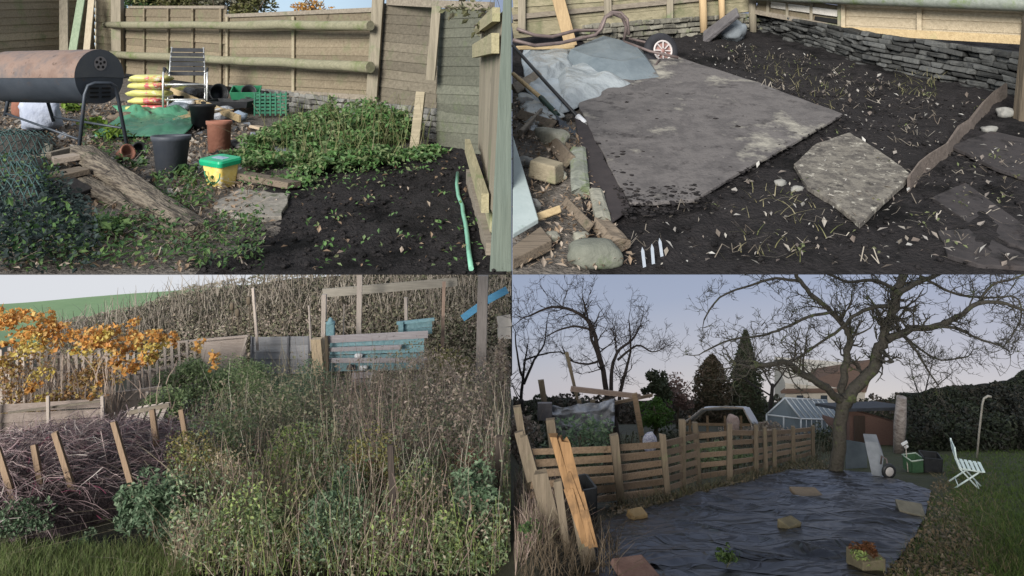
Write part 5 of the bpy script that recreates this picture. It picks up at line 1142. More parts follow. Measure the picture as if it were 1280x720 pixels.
heap_tw(4200, leafmat('purple brown twigs', [(0.116, 0.080, 0.084), (0.294, 0.210, 0.221), (0.189, 0.137, 0.147), (0.420, 0.336, 0.315)], 0), 'twigs', .4, 1.4, .016)
heap_tw(700, leafmat('pale cut twigs', [(0.322, 0.287, 0.276), (0.460, 0.414, 0.391), (0.230, 0.196, 0.196)], 0), 'twigs', .4, 1.2, .018)
heap_tw(260, leafmat('wine red twigs', [(0.208, 0.048, 0.096), (0.144, 0.040, 0.064)], 0), 'twigs', .3, .9, .014)
for x0, y0, x1, y1, Y, lab in ((-3, 560, 22, 640, 11.6, 'leftmost tan stake leaning over the brushwood'), (42, 556, 62, 662, 12.0, 'second thin tan stake from the left in the brushwood'), (68, 540, 110, 672, 12.0, 'long tan stake leaning in the middle of the brushwood'), (142, 527, 169, 624, 12.2, 'thickest bright tan stake right of the brushwood middle'), (190, 512, 198, 572, 14.5, 'short tan stake beside the pallet'), (226, 512, 240, 590, 14, 'reddish tan stake farthest right of the brushwood')):
    mb = MB(); mb.bar(P(x0, y0, Y), P(x1, y1, Y - .1), .10, .06, (1, 0, 0), wob=.008); mb.build('stake', wood('tan stake', (.20, .14, .095), (.35, .25, .17), 'z', (.2, .15, .10), th=.58), label=lab, cat='stake', group='tan stakes along the brushwood', bevel=.006)
# ---- plants
L_BUSH = leafmat('blue green leaves', [(0.062, 0.108, 0.063), (0.124, 0.192, 0.113), (0.193, 0.252, 0.164), (0.083, 0.144, 0.076)])
c = GX('C', 188, 10.6); leafy('bush', 'dense dark green bush at the foot of the brushwood', 'bush', (c.x, c.y, c.z + .5), (.62, .5, .66), 3600, .075, L_BUSH, 14, 34, lump=.3)
c = GX('C', 226, 11.6); leafy('bush', 'smaller dark green bush tucked behind the front bush', 'bush', (c.x, c.y, c.z + .42), (.42, .4, .5), 1300, .07, L_BUSH, 10, 18)
c = GX('C', 18, 11.0); leafy('bush', 'low blue green nettle bush at the left edge', 'bush', (c.x, c.y, c.z + .25), (.7, .4, .33), 1500, .07, L_BUSH, 8, 20)
c = GX('C', 105, 10.5); leafy('weed', 'small blue green weed in front of the brushwood', 'weed', (c.x, c.y, c.z + .14), (.22, .2, .16), 240, .06, L_BUSH, 6, 8)
L_MID = leafmat('mid green leaves', [(0.090, 0.143, 0.060), (0.165, 0.225, 0.105), (0.240, 0.300, 0.150), (0.120, 0.150, 0.090)])
for px, Y, rx, rz, n, lab, mm in ((240, 24.5, 1.5, .95, 3200, 'wide grey green bush before the picket trellis', L_MID), (300, 25, 1.3, .9, 2600, 'rounded green bush before the pinkish panel', L_MID), (350, 26, 1.0, .55, 1700, 'dark green bush below the blue grey panel', L_BUSH), (205, 22, .8, .6, 1300, 'green bush right of the pallet', L_MID), (565, 25, .9, 1.3, 2000, 'yellow green scrambling shrub below the blue planks', leafmat('yellow green shrub', [(.16, .17, .06), (.24, .22, .09), (.12, .12, .05), (.2, .14, .08)])), (515, 25.8, .8, .9, 1500, 'brown leaved shrub over the right end of the teal fence', HM[1]), (440, 25, .9, .5, 1300, 'olive bush below the teal fence', HM[0]), (625, 23, .35, 1.4, 1200, 'brownish shrub around the thick grey pole', HM[1]), (395, 24, .5, .6, 800, 'yellowish shrub at the foot of the thick tan post', HM[2])):
    c = GX('C', px, Y); lf = leafy('bush', lab, 'bush', (c.x, c.y, c.z + rz * .9), (rx, .7, rz), n, .11, mm, 12, 22, lump=.36)
# ---- tall dry weeds
WP = [(214, 722), (205, 640), (215, 580), (250, 530), (320, 505), (420, 496), (639, 498), (639, 722)]
STR = leafmat('straw stems', [(0.421, 0.337, 0.232), (0.272, 0.217, 0.155), (0.519, 0.433, 0.322), (0.335, 0.300, 0.181), (0.223, 0.157, 0.115)], .2)
PUR = leafmat('dark weed stems', [(0.195, 0.135, 0.120), (0.120, 0.090, 0.075), (0.300, 0.225, 0.195), (0.165, 0.165, 0.090)], .1)
GRN = leafmat('green weed stems', [(0.138, 0.211, 0.068), (0.221, 0.292, 0.095), (0.304, 0.356, 0.122), (0.110, 0.178, 0.068)], .25)
def patch(b, s, seed): return np.array([fbm(q[0], q[1] * .6, s, seed, 2) for q in b])
def weeds(name, n, m, h0, h1, lean, w0, seed, poly=WP, cut=-.15):
    b = scatter_px('C', poly, n, -.05); f = patch(b, .9, seed); b = b[f > cut]; f = f[f > cut]; n = len(b)
    h = rng.uniform(h0, h1, n) * np.clip(.75 + .9 * f, .35, 1.25)
    pp, ww = stems_v(b, h, lean, 6, .35, w0, w0 * .35)
    hs = rng.uniform(.6, 1.3, (n, 1)); r_ = ribbons(pp, ww[None] * hs * (.5 + b[:, 1:2] / 17)); ribmesh(name, clipx(r_), m, kind='stuff')
weeds('dry_weed_stems', 3300, STR, .4, 1.15, .30, .010, 61)
weeds('dark_weed_stems', 3200, PUR, .5, 1.35, .24, .011, 62)
weeds('green_weed_stems', 3600, GRN, .3, 1.0, .34, .011, 63)
weeds('pale_bent_stems', 900, leafmat('bleached stems', [(0.517, 0.448, 0.322), (0.414, 0.345, 0.230), (0.575, 0.529, 0.414)], .2), .4, 1.2, .8, .011, 64, cut=-.6)
weeds('tall_pale_stems', 600, leafmat('tall bleached stems', [(0.458, 0.414, 0.334), (0.352, 0.308, 0.238), (0.510, 0.475, 0.396), (0.264, 0.229, 0.176)], .2), 1.1, 2.1, .16, .010, 65, [(230, 660), (240, 540), (340, 505), (639, 500), (639, 690)], cut=-.9)
weeds('tall_dark_stems', 800, PUR, 1.2, 2.4, .14, .011, 66, [(400, 620), (400, 520), (560, 500), (639, 500), (639, 660)], cut=-.9)
weeds('far_tall_stems', 520, STR, 1.2, 2.3, .16, .010, 67, [(300, 512), (340, 500), (639, 494), (639, 530), (420, 535)], cut=-.9)
def weedleaves(name, n, m, hmax, size, seed, poly=WP, cut=-.25):
    b = scatter_px('C', poly, n); f = patch(b, .8, seed); k = f > cut; b = b[k]; f = f[k]; b[:, 2] += rng.uniform(0, 1, len(b)) ** 1.3 * hmax * np.clip(.7 + 1.0 * f, .3, 1.3)
    b += rng.normal(size=b.shape) * .03
    v = clipx(leaves_v(b, rng.uniform(.5, 1.7, len(b)) * size * 1.12 * (.55 + b[:, 1] / 22), .5, .2)); quads(name, v, m, kind='stuff')
weedleaves('weed_leaves', 25000, leafmat('grey green weed leaves', [(0.155, 0.218, 0.118), (0.263, 0.345, 0.203), (0.355, 0.435, 0.270), (0.109, 0.163, 0.085), (0.232, 0.235, 0.135)]), .95, .045, 71)
weedleaves('green_weed_leaves', 17000, leafmat('olive weed leaves', [(0.155, 0.225, 0.069), (0.247, 0.327, 0.103), (0.339, 0.414, 0.156), (0.185, 0.206, 0.086)]), .85, .045, 72, cut=.0)
weedleaves('dead_weed_leaves', 13000, leafmat('withered leaves', [(0.288, 0.228, 0.156), (0.408, 0.348, 0.252), (0.192, 0.144, 0.108), (0.504, 0.444, 0.348), (0.264, 0.156, 0.108)]), 1.05, .038, 73)
weedleaves('brown_seed_heads', 5000, leafmat('brown seed heads', [(0.169, 0.104, 0.078), (0.260, 0.169, 0.130), (0.130, 0.091, 0.078)]), 1.25, .035, 74, cut=.1)
weedleaves('tall_dead_leaves', 15000, HM[1], 2.0, .045, 76, [(420, 600), (420, 510), (560, 497), (639, 497), (639, 640)], cut=-.5)
weedleaves('far_grey_leaves', 13000, HM[2], 1.9, .05, 77, [(260, 600), (320, 503), (639, 496), (639, 600)], cut=-.35)
weedleaves('mid_dark_leaves', 9000, leafmat('dusky leaves', [(.05, .085, .045), (.09, .13, .07), (.10, .09, .06), (.14, .17, .10)]), 1.4, .05, 78, [(225, 690), (240, 560), (330, 505), (639, 498), (639, 700)], cut=.05)
weedleaves('low_green_leaves', 6000, L_MID, .35, .06, 75, [(236, 722), (260, 660), (639, 650), (639, 722)])
# named plants in the weeds
for px, Y, rx, rz, n, sz, lab, mm in ((468, 11.9, .5, .72, 1500, .055, 'bright yellow green feathery plant in the middle of the weeds', leafmat('yellow green plant', [(0.163, 0.162, 0.048), (0.245, 0.219, 0.084), (0.122, 0.130, 0.048)])), (425, 11.2, .42, .5, 800, .07, 'blue green leafy plant left of the feathery yellow one', L_BUSH), (448, 13.2, .5, .3, 800, .055, 'rust red dock seed heads above the feathery plant', leafmat('dock seed', [(0.224, 0.070, 0.042), (0.140, 0.049, 0.035), (0.280, 0.112, 0.070)])), (415, 9.9, .6, .42, 1100, .075, 'leafy green nettle clump at the front of the weeds', L_BUSH), (330, 10.0, .6, .42, 1000, .07, 'grey green nettle clump at the front left of the weeds', L_MID), (598, 10.4, .45, .62, 900, .10, 'big leaved dark green plant at the front right of the weeds', L_BUSH), (556, 9.8, .5, .36, 700, .07, 'low green plant before the big leaved dark one', L_MID), (245, 13.2, .6, .62, 1200, .06, 'yellow flecked goldenrod beside the reddish tan stake', leafmat('goldenrod', [(0.117, 0.141, 0.070), (0.292, 0.239, 0.070), (0.156, 0.159, 0.094), (0.370, 0.292, 0.094)])), (598, 12.6, .45, .45, 700, .055, 'red brown bramble spray at the right of the weeds', leafmat('bramble red', [(.12, .05, .04), (.2, .1, .07), (.1, .08, .05)]))):
    c = GX('C', px, Y); leafy('plant', lab, 'plant', (c.x, c.y, c.z + rz + (.25 if 'dock' in lab or 'bramble' in lab else .1)), (rx, rx * .8, rz), n, sz, mm, 12, 16, lump=.4, base=(c.x, c.y, c.z))
for px, Y, rx, rz, n, sz, lab, mm in ((300, 21, 1.3, 1.0, 2600, .085, 'tall grey green shrub right of the pallet', L_MID), (375, 22, 1.2, .85, 2200, .085, 'dark green shrub in the weeds below the tan post', L_BUSH), (545, 21.5, 1.1, 1.1, 2200, .08, 'tall brown leaved shrub half hiding the right end of the teal fence', HM[1]), (480, 23.5, 1.0, .75, 1500, .085, 'grey olive shrub in front of the teal fence', HM[0]), (290, 15.5, .7, .6, 1300, .06, 'grey green mugwort clump behind the goldenrod', L_MID), (370, 14, .6, .62, 1100, .055, 'pale green willowherb clump left of the red dock heads', GRN), (350, 19, 1.1, .7, 1600, .075, 'broad green clump in the far middle of the weeds', L_MID), (470, 18.5, 1.2, .6, 1600, .07, 'olive clump in the far weeds below the teal fence', HM[0]), (540, 15, .8, .62, 1300, .06, 'brownish clump of withered stalks right of the feathery plant', HM[1]), (520, 11, .5, .55, 900, .06, 'olive green clump beside the dark stake', GRN), (290, 11.5, .5, .6, 900, .055, 'straw coloured clump right of the front bush', STR), (600, 18, .8, .8, 1200, .07, 'dusky clump at the foot of the thick grey pole', HM[1])):
    c = GX('C', px, Y); leafy('plant', lab, 'plant', (c.x, c.y, c.z + rz + .1), (rx, rx * .7, rz), n, sz, mm, 14, 18, lump=.38, base=(c.x, c.y, c.z), aspect=.4)
# teasel heads by the hedge
for x, y in ((290, 383), (297, 391), (311, 376)):
    mb = MB(); c = P(x, y, 28.5); t = thing('teasel', ['left upper', 'lower', 'right tallest'][[290, 297, 311].index(x)] + ' dark teasel head above the pinkish panel', 'teasel', GX('C', x, 28.5), 'teasel heads')
    mb.rock(c, (.18, .18, .34), x, 0, .1); mb.build('seed_head', W_OLDZ, t); mb = MB(); mb.tube([c, P(x + 2, 430, 28.5)], .015, 5); mb.build('stem', W_OLDZ, t)
# grass in the bottom left
b = scatter_px('C', [(-10, 684), (60, 690), (150, 688), (215, 690), (240, 725), (-10, 725)], 6500, -.02); pp, ww = stems_v(b, rng.uniform(.08, .26, len(b)), .4, 4, .4, .009, .002)
ribmesh('grass', ribbons(pp, ww), leafmat('lush grass', [(0.105, 0.162, 0.053), (0.165, 0.230, 0.075), (0.240, 0.297, 0.105), (0.120, 0.149, 0.075), (0.300, 0.270, 0.150)]), kind='stuff')
# ================================================================== PLOT D (bottom right of the picture)
def hD(x, y, lift=0): return V(x, y, zG(x, y) + lift)
# ---- black ground sheet
def coons(u, v):
    L_ = [(722, 742), (738, 690), (752, 652), (800, 638)]; R_ = [(1093, 742), (1128, 694), (1156, 648), (1164, 614)]
    T_ = [(800, 638), (870, 622), (935, 602), (985, 588), (1050, 588), (1100, 594), (1164, 614)]
    def pl(p, t):
        s = t * (len(p) - 1); i = min(int(s), len(p) - 2); return np.array(p[i]) * (1 - (s - i)) + np.array(p[i + 1]) * (s - i)
    b = np.array(L_[0]) * (1 - u) + np.array(R_[0]) * u
    return (1 - v) * b + v * pl(T_, u) + (1 - u) * pl(L_, v) + u * pl(R_, v) - ((1 - u) * (1 - v) * np.array(L_[0]) + u * v * np.array(R_[3]) + u * (1 - v) * np.array(R_[0]) + (1 - u) * v * np.array(L_[3]))
def fnTarp(u, v):
    q = coons(u, v); p = G('D', q[0], q[1]); e = min(1, 12 * min(u, 1 - u, v, 1 - v))
    def rg(ax, ay, bx, by, s, sd_, po):
        a = p.x * ax + p.y * ay; b = p.x * bx + p.y * by
        return max(0, 1 - 1.5 * abs(noise.noise(V(a * s + .35 * noise.noise(V(b, a, sd_)), b * s * .28, sd_)))) ** po
    f = 0
    for k, (ang, wl, am) in enumerate(((.35, 2.3, .050), (1.25, 1.7, .042), (2.1, 1.3, .034), (2.75, 2.0, .040), (.85, .9, .020), (1.75, .7, .014), (2.45, .55, .010))):
        c_, s_ = math.cos(ang), math.sin(ang); t = (p.x * c_ + p.y * s_) / wl + .55 * noise.noise(V(p.x * .45, p.y * .45, k * 7.1)) + k * .37
        tw = abs((t % 1.0) * 2 - 1); m = max(0, .35 + 1.3 * noise.noise(V(p.x * .5 + 9, p.y * .5, k * 3.3 + 2)))
        f += am * (tw ** 3) * m * 1.25
    f += .05 * rg(.6, .8, -.8, .6, .8, 21.3, 6)
    p.z = zG(p.x, p.y) + .035 + e * (f + .03 * fbm(p.x, p.y, .6, 30, 2)) + (.05 * (1 - e)) * abs(fbm(p.x, p.y, 1.4, 40, 2))
    return p
TARP = mat('black weed membrane', [(.006, .0063, .0075), (.010, .0105, .0125)], scale=2, rough=.30, bump=.25, bscale=5, bdist=.02, spec=.22, spots=((.02, .019, .019), 2.4, .60, .15))
nt = TARP.node_tree; N = nt.nodes.new; L = nt.links.new
bs = [n for n in nt.nodes if n.type == 'BSDF_PRINCIPLED'][0]; ob = [n for n in nt.nodes if n.type == 'BUMP'][0]
tcn = N('ShaderNodeTexCoord'); wn = N('ShaderNodeTexNoise'); wn.inputs['Scale'].default_value = .9; wn.inputs['Detail'].default_value = 2; L(tcn.outputs['Object'], wn.inputs['Vector'])
wm = N('ShaderNodeVectorMath'); wm.operation = 'MULTIPLY_ADD'; wm.inputs[1].default_value = (1.1, 1.1, 1.1); L(wn.outputs['Color'], wm.inputs[0]); L(tcn.outputs['Object'], wm.inputs[2])
prev = ob.outputs[0]
for sc_, dd in ((.62, .07), (1.35, .035), (3.1, .012)):
    vo = N('ShaderNodeTexVoronoi'); vo.feature = 'DISTANCE_TO_EDGE'; vo.inputs['Scale'].default_value = sc_; L(wm.outputs[0], vo.inputs['Vector'])
    m4 = N('ShaderNodeMapRange'); m4.inputs[1].default_value = 0; m4.inputs[2].default_value = .10; m4.inputs[3].default_value = 1; m4.inputs[4].default_value = 0; L(vo.outputs['Distance'], m4.inputs[0])
    bb = N('ShaderNodeBump'); bb.inputs['Strength'].default_value = .8; bb.inputs['Distance'].default_value = dd; L(m4.outputs[0], bb.inputs['Height']); L(prev, bb.inputs['Normal']); prev = bb.outputs[0]
L(prev, bs.inputs['Normal'])
cloth('ground_sheet', fnTarp, 260, 240, TARP, 'large wrinkled black weed membrane laid over the plot', 'ground sheet', .006)
BRICKM = mat('yellow grey brick', [(.08, .07, .045), (.17, .145, .09)], scale=8, bump=.5, bscale=30, spots=((.1, .11, .05), 4, .55, .1))
def block(label, px, py, sx, sy, sz, rz, m, name='brick', lift=.05, cat='brick', jit=.08, tilt=.05):
    c = G('D', px, py); c.z = zG(c.x, c.y) + lift + sz / 2; mb = MB(); mb.box(c, (sx, sy, sz), Euler((tilt, tilt, rz)).to_matrix(), jit); return mb.build(name, m, label=label, cat=cat, bevel=.015, group='weights on the black membrane')
block('dark brown plank end weighing down the middle of the membrane', 1008, 621, .48, .3, .08, .1, W_OLD, 'board', .04, 'board')
block('mossy yellow grey brick on the middle of the membrane', 986, 662, .25, .19, .13, .5, BRICKM, lift=.0)
block('grey brown paving block near the right edge of the membrane', 1139, 643, .36, .3, .14, -.3, mat('grey brown block', [(.09, .085, .065), (.17, .155, .12)], scale=6, bump=.5), lift=.02)
block('ochre brick holding the left corner of the membrane', 797, 650, .25, .2, .1, .4, mat('ochre brick', [(.22, .15, .07), (.32, .23, .12)], bump=.4), lift=.05)
block('reddish slab at the very front of the membrane', 794, 722, .38, .35, .05, .3, mat('reddish slab', [(.12, .07, .06), (.20, .13, .11)], bump=.4), 'slab', .06, 'slab')
c = G('D', 1082, 716); c.z = zG(c.x, c.y) + .04; t = thing('planter', 'square mossy planter of orange flowers at the front of the membrane', 'planter', c)
mb = MB(); R = Euler((0, 0, .2)).to_matrix(); mb.prism([c + R @ V(x, y, 0) for x, y in ((-.13, -.13), (.13, -.13), (.13, .13), (-.13, .13))], (0, 0, .17)); mb.build('box', BRICKM, t, bevel=.01)
v = leaves_v(lumps(170, (c.x, c.y, c.z + .21), (.15, .14, .05), 8, .4), .05, .6, .6); quads('flower_heads', v, leafmat('orange flowers', [(.09, .035, .018), (.13, .06, .025), (.06, .03, .015)]), t)  # orange flower heads of the planter, drawn as leaf diamonds
v = leaves_v(lumps(220, (c.x, c.y, c.z + .17), (.16, .16, .07), 8, .4), .05, .5, .6); quads('foliage', v, GRN, t)
c = G('D', 908, 712); leafy('plant', 'green leafy plant growing through a slit in the membrane', 'plant', (c.x, c.y, c.z + .16), (.13, .13, .14), 150, .06, leafmat('fresh green', [(.03, .06, .018), (.07, .11, .035)]), 6, 6)
# ---- low slatted fence
SL = wood('brown pallet slat', (.15, .105, .068), (.30, .215, .142), 'x', (.17, .14, .09), th=.62, island=.3)
SLZ = wood('brown grey fence stake', (.085, .068, .048), (.18, .145, .105), 'z', (.16, .16, .09), th=.56)
t = thing('fence', 'low slatted pallet wood fence along the black membrane', 'fence', G('D', 850, 610))
FL = [(664, 560, 642), (775, 556, 630), (832, 551, 620), (873, 541, 604), (912, 537, 599), (946, 538, 591), (985, 536, 579), (1018, 534, 571)]
for i in range(len(FL) - 1):
    x0, t0, b0 = FL[i]; x1, t1, b1 = FL[i + 1]; Y0, Y1 = depth('D', b0), depth('D', b1)
    mb = MB(); nS = 6 if i < 3 else 5
    for k in range(nS):
        f = (k + .35) / nS
        mb.bar(P(x0 - .5, lerp(t0, b0, f) + random.uniform(-1, 1), Y0), P(x1 + .5, lerp(t1, b1, f) + random.uniform(-1, 1), Y1), .105, .02, wob=.008)
    mb.build('slat_panel', SL, t)
for x, tp, bt, wd, dx in ((767, 543, 631, .125, 10), (828, 543, 622, .115, 7), (852, 524, 611, .12, 2), (869, 528, 604, .11, 5), (912, 529, 603, .11, 0), (945, 531, 592, .11, 0), (956, 534, 591, .09, 1), (968, 536, 588, .09, 0), (991, 533, 581, .10, 1), (1016, 532, 573, .10, 0)):
    Y = depth('D', bt) - .09; mb = MB(); mb.bar(P(x, tp, Y), P(x + dx, bt + 3, Y), wd, .07, (1, 0, 0), wob=.012); mb.build('stake', SLZ, t)
# ---- posts at the left
t = thing('post', 'tall leaning post with splintered orange timber at the front left', 'post', G('D', 735, 730))
OR_ = wood('splintered orange timber', (.14, .08, .038), (.29, .17, .08), 'z', (.08, .05, .028), th=.57, island=.2)
a, b = P(698, 546, 7.55), P(738, 680, 7.5)
for i, (o_, f0, f1, wd) in enumerate(((-.055, 0, .95, .07), (-.002, .02, .97, .07), (.055, .04, 1.0, .07), (.02, .3, 1.0, .05))):
    mb = MB(); s0 = lerp(a, b, f0) + V(o_, random.uniform(-.03, .03), 0); s1 = lerp(a, b, f1) + V(o_ * .9, random.uniform(-.03, .03), 0); mb.bar(s0, lerp(s0, s1, .5) + V(random.uniform(-.01, .01), 0, 0), wd, .1, (1, 0, 0), wob=.02); mb.bar(lerp(s0, s1, .49), s1, wd * 1.05, .1, (1, 0, 0), wob=.018); mb.build('splinter', OR_, t)
mb = MB(); mb.bar(P(718, 610, 7.72), P(742, 740, 7.6), .16, .1, (1, 0, 0), wob=.01); mb.build('shaft', SLZ, t)
for x0, y0, x1, y1, wd, Y, lab in ((646, 508, 668, 640, .12, 12, 'tall thin grey post at the left edge of the membrane plot'), (688, 524, 692, 560, .14, 12, 'short tan post behind the splintered timber'), (655, 545, 688, 668, .10, 9.6, 'leaning grey post second from the left edge'), (676, 590, 696, 672, .16, 9.2, 'broad short leaning post before the dark bin'), (697, 600, 712, 712, .085, 8.2, 'thin stake right beside the splintered timber'), (648, 540, 664, 600, .14, 11, 'stubby dark post at the left edge')):
    mb = MB(); mb.bar(P(x0, y0, Y), P(x1, y1, Y), wd, wd * .6, (1, 0, 0), wob=.012); mb.build('post', SLZ, label=lab, cat='post', group='old posts at the left of the membrane plot')
t = thing('compost_bin', 'dark square compost bin behind the splintered post', 'bin', G('D', 722, 655))
c = P(724, 628, 10.6); R = Euler((0, 0, .3)).to_matrix()
for s in (-1, 1):
    mb = MB(); mb.box(c + R @ V(s * .19, 0, 0), (.03, .38, .58), R); mb.build('side', BLACKP, t); mb = MB(); mb.box(c + R @ V(0, s * .19, 0), (.36, .03, .58), R); mb.build('side', BLACKP, t)
# ---- things at the far side of the membrane
mb = MB(); mb.bar(P(1071, 552, 19.5), P(1070, 590, 19.3), .56, .04, (1, 0, 0)); mb.build('board', mat('slate blue board', [(.06, .075, .09), (.10, .12, .135)], scale=3, bump=.1), label='slate blue board standing upright right of the tree trunk', cat='board')
t = thing('wheelbarrow', 'grey wheelbarrow stood up on end with its wheel in front', 'wheelbarrow', G('D', 1098, 596))
mb = MB(); mb.prism([P(1081, 552, 17.4), P(1098, 553, 17.4), P(1105, 572, 17.2), P(1102, 597, 16.9), P(1090, 594, 16.9)], (.1, .3, .05)); mb.build('tray', mat('weathered galvanised tray', [(.17, .18, .19), (.27, .28, .29)], scale=4, rough=.5, metal=.3, bump=.1), t, bevel=.01)
wc = P(1111, 589, 16.6); ax = V(.15, -1, .05).normalized()
mb = MB(); mb.lathe(wc, [(.10, -.03), (.13, -.04), (.17, -.02), (.17, .02), (.13, .04), (.10, .03)], 24, ax); wh = mb.build('tyre', BLACKP, t)
mb = MB(); mb.lathe(wc, [(.105, .03), (.08, .045), (.03, .05), (.001, .05)], 16, ax); mb.build('rim', mat('pale hub', [(.35, .33, .32), (.45, .42, .4)], bump=0), wh)
mb = MB(); mb.tube([P(1104, 592, 16.8), wc, P(1108, 574, 16.8), P(1102, 570, 16.9), P(1101, 580, 16.9)], .02, 7); mb.build('fork', RP, t)
def openbin(label, px, py, sx, sy, h, rz, m, cat='bin', rimm=None):
    c = G('D', px, py); t = thing('storage_bin', label, cat, c); R = Euler((0, 0, rz)).to_matrix()
    for s in (-1, 1):
        mb = MB(); mb.prism([c + R @ V(s * sx / 2, -sy / 2, 0), c + R @ V(s * sx / 2, sy / 2, 0), c + R @ V(s * sx / 2 * 1.08, sy / 2 * 1.08, h), c + R @ V(s * sx / 2 * 1.08, -sy / 2 * 1.08, h)], R @ V(-s * .02, 0, 0)); mb.build('side', m, t)
        mb = MB(); mb.prism([c + R @ V(-sx / 2, s * sy / 2, 0), c + R @ V(sx / 2, s * sy / 2, 0), c + R @ V(sx / 2 * 1.08, s * sy / 2 * 1.08, h), c + R @ V(-sx / 2 * 1.08, s * sy / 2 * 1.08, h)], R @ V(0, -s * .02, 0)); mb.build('side', m, t)
    if rimm:
        mb = MB(); q = [c + R @ V(x * sx / 2 * 1.1, y * sy / 2 * 1.1, h) for x, y in ((-1, -1), (1, -1), (1, 1), (-1, 1), (-1, -1))]; mb.tube(q, .02, 6); mb.build('rim', rimm, t)
    return t
openbin('green tub with pale rim beside the wheelbarrow', 1142, 588, .36, .3, .34, .2, mat('dull green tub', [(.03, .08, .04), (.06, .12, .06)], bump=0), rimm=mat('pale rim', [(.28, .34, .28), (.36, .42, .36)], bump=0))
openbin('black square bin right of the green tub', 1163, 588, .42, .36, .40, -.2, BLACKP)
c = P(1131, 563, 18.6); t = thing('sign_stake', 'small pale stake with white blades beyond the green tub', 'stake', G('D', 1133, 586))
mb = MB(); mb.tube([P(1135, 590, 18.3), P(1132, 556, 18.6)], .012, 5); mb.build('shaft', PALEWZ, t); mb = MB(); mb.bar(P(1127, 556, 18.6), P(1134, 552, 18.6), .07, .02); mb.bar(P(1131, 560, 18.6), P(1135, 557, 18.6), .06, .02); mb.build('blade', WHITEP, t)
# ---- folding chair
MINT = mat('pale mint paint on slats', [(.48, .58, .56), (.62, .70, .68)], rough=.55, bump=.1)
c = G('D', 1207, 610); t = thing('folding_chair', 'pale mint slatted folding bistro chair on the grass', 'chair', c)
fd = V(.93, -.36, 0); rd = V(.36, .93, 0); U = V(0, 0, 1)
q = lambda x, y, z: c + rd * x + fd * y + U * z
for s in (-1, 1):
    mb = MB(); mb.tube([q(s * .19, .30, 0), q(s * .19, -.14, .46), q(s * .19, -.20, .66), q(s * .19, -.23, .88)], .016, 7); mb.build('back_leg', MINT, t)
    mb = MB(); mb.tube([q(s * .165, -.26, 0), q(s * .165, .20, .44)], .016, 7); mb.build('front_leg', MINT, t)
    mb = MB(); mb.tube([q(s * .17, -.14, .45), q(s * .17, .27, .455)], .013, 6); mb.build('seat_rail', MINT, t)
for i in range(6): mb = MB(); y = -.13 + i * .08; mb.bar(q(-.2, y, .475), q(.2, y, .475), .055, .018, fd); mb.build('seat_slat', MINT, t)
for z in (.70, .82): mb = MB(); mb.bar(q(-.2, -.2 - (z - .66) * .14, z), q(.2, -.2 - (z - .66) * .14, z), .07, .018, U); mb.build('back_slat', MINT, t)
mb = MB(); mb.tube([q(-.19, .2, .11), q(.19, .2, .11)], .01, 6); mb.tube([q(-.165, -.16, .1), q(.165, -.16, .1)], .01, 6); mb.build('stretcher', MINT, t)
# ---- hooked pole
t = thing('hook_pole', 'thin pale metal pole with a hooked top by the dark hedge', 'pole', G('D', 1221, 572)); mb = MB()
Y = 22.5; mb.tube([P(1221, 574, Y), P(1224, 540, Y), P(1228, 505, Y), P(1230, 498, Y), P(1235, 495, Y), P(1239, 496, Y)], [.03, .03, .03, .03, .035, .04], 7); mb.build('shaft', mat('pale metal pole', [(.22, .20, .17), (.34, .32, .28)], rough=.5, bump=0), t)
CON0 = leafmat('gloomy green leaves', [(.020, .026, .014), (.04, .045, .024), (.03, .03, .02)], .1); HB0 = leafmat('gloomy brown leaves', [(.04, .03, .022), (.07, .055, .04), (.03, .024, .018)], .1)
# ---- hedge, shed, house, greenhouse and polytunnel
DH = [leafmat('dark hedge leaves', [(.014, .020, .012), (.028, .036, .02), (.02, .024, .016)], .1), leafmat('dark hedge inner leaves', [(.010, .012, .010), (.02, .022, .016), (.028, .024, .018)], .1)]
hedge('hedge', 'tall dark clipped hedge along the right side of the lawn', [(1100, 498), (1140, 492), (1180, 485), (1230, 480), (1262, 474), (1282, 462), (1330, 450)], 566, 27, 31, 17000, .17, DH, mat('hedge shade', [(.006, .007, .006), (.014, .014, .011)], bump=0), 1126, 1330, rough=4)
t = thing('shed', 'long low brick red shed with dark flat roof behind the tree', 'shed', G('D', 1098, 556))
BR = mat('dark brick', [(.09, .05, .04), (.16, .095, .075), (.12, .07, .055)], scale=4, stretch=(3, 3, 9), bump=.3)
a, b = P(1062, 512, 31), P(1134, 512, 29.5); z0 = gz('D', 31) - .4; d = V(.2, 3.2, 0)
mb = MB(); mb.prism([V(a.x, a.y, z0), V(b.x, b.y, z0), V(b.x, b.y, z0) + d, V(a.x, a.y, z0) + d], (0, 0, a.z - z0 - 1.7)); mb.prism([V(a.x, a.y, z0), V(b.x, b.y, z0), V(b.x, b.y + .25, z0), V(a.x, a.y + .25, z0)], (0, -.004, a.z - z0)); mb.build('wall', BR, t)
mb = MB(); mb.prism([a + V(-.25, -.25, .02), b + V(.2, -.25, .1), b + d + V(.2, .2, -1.3), a + d + V(-.25, .2, -1.38)], (0, 0, .13)); mb.build('roof', mat('dark roofing', [(.03, .033, .04), (.06, .062, .07)], scale=3, bump=.2), t)
mb = MB(); mb.bar(P(1078, 520, 30.6), P(1078, 562, 30.6), .7, .05, (1, 0, 0)); mb.build('door', wood('shed door', (.05, .035, .03), (.09, .065, .05), 'z'), t)
t = thing('bark_post', 'flaky white and brown post standing at the corner of the shed', 'post', G('D', 1124, 565)); mb = MB(); mb.tube([P(1123, 566, 25), P(1125, 530, 25), P(1127, 496, 25)], [.17, .2, .16], 10); mb.build('shaft', mat('flaky bark', [(.09, .06, .05), (.4, .36, .33)], scale=6, stretch=(1, 1, 2), bump=.6), t)
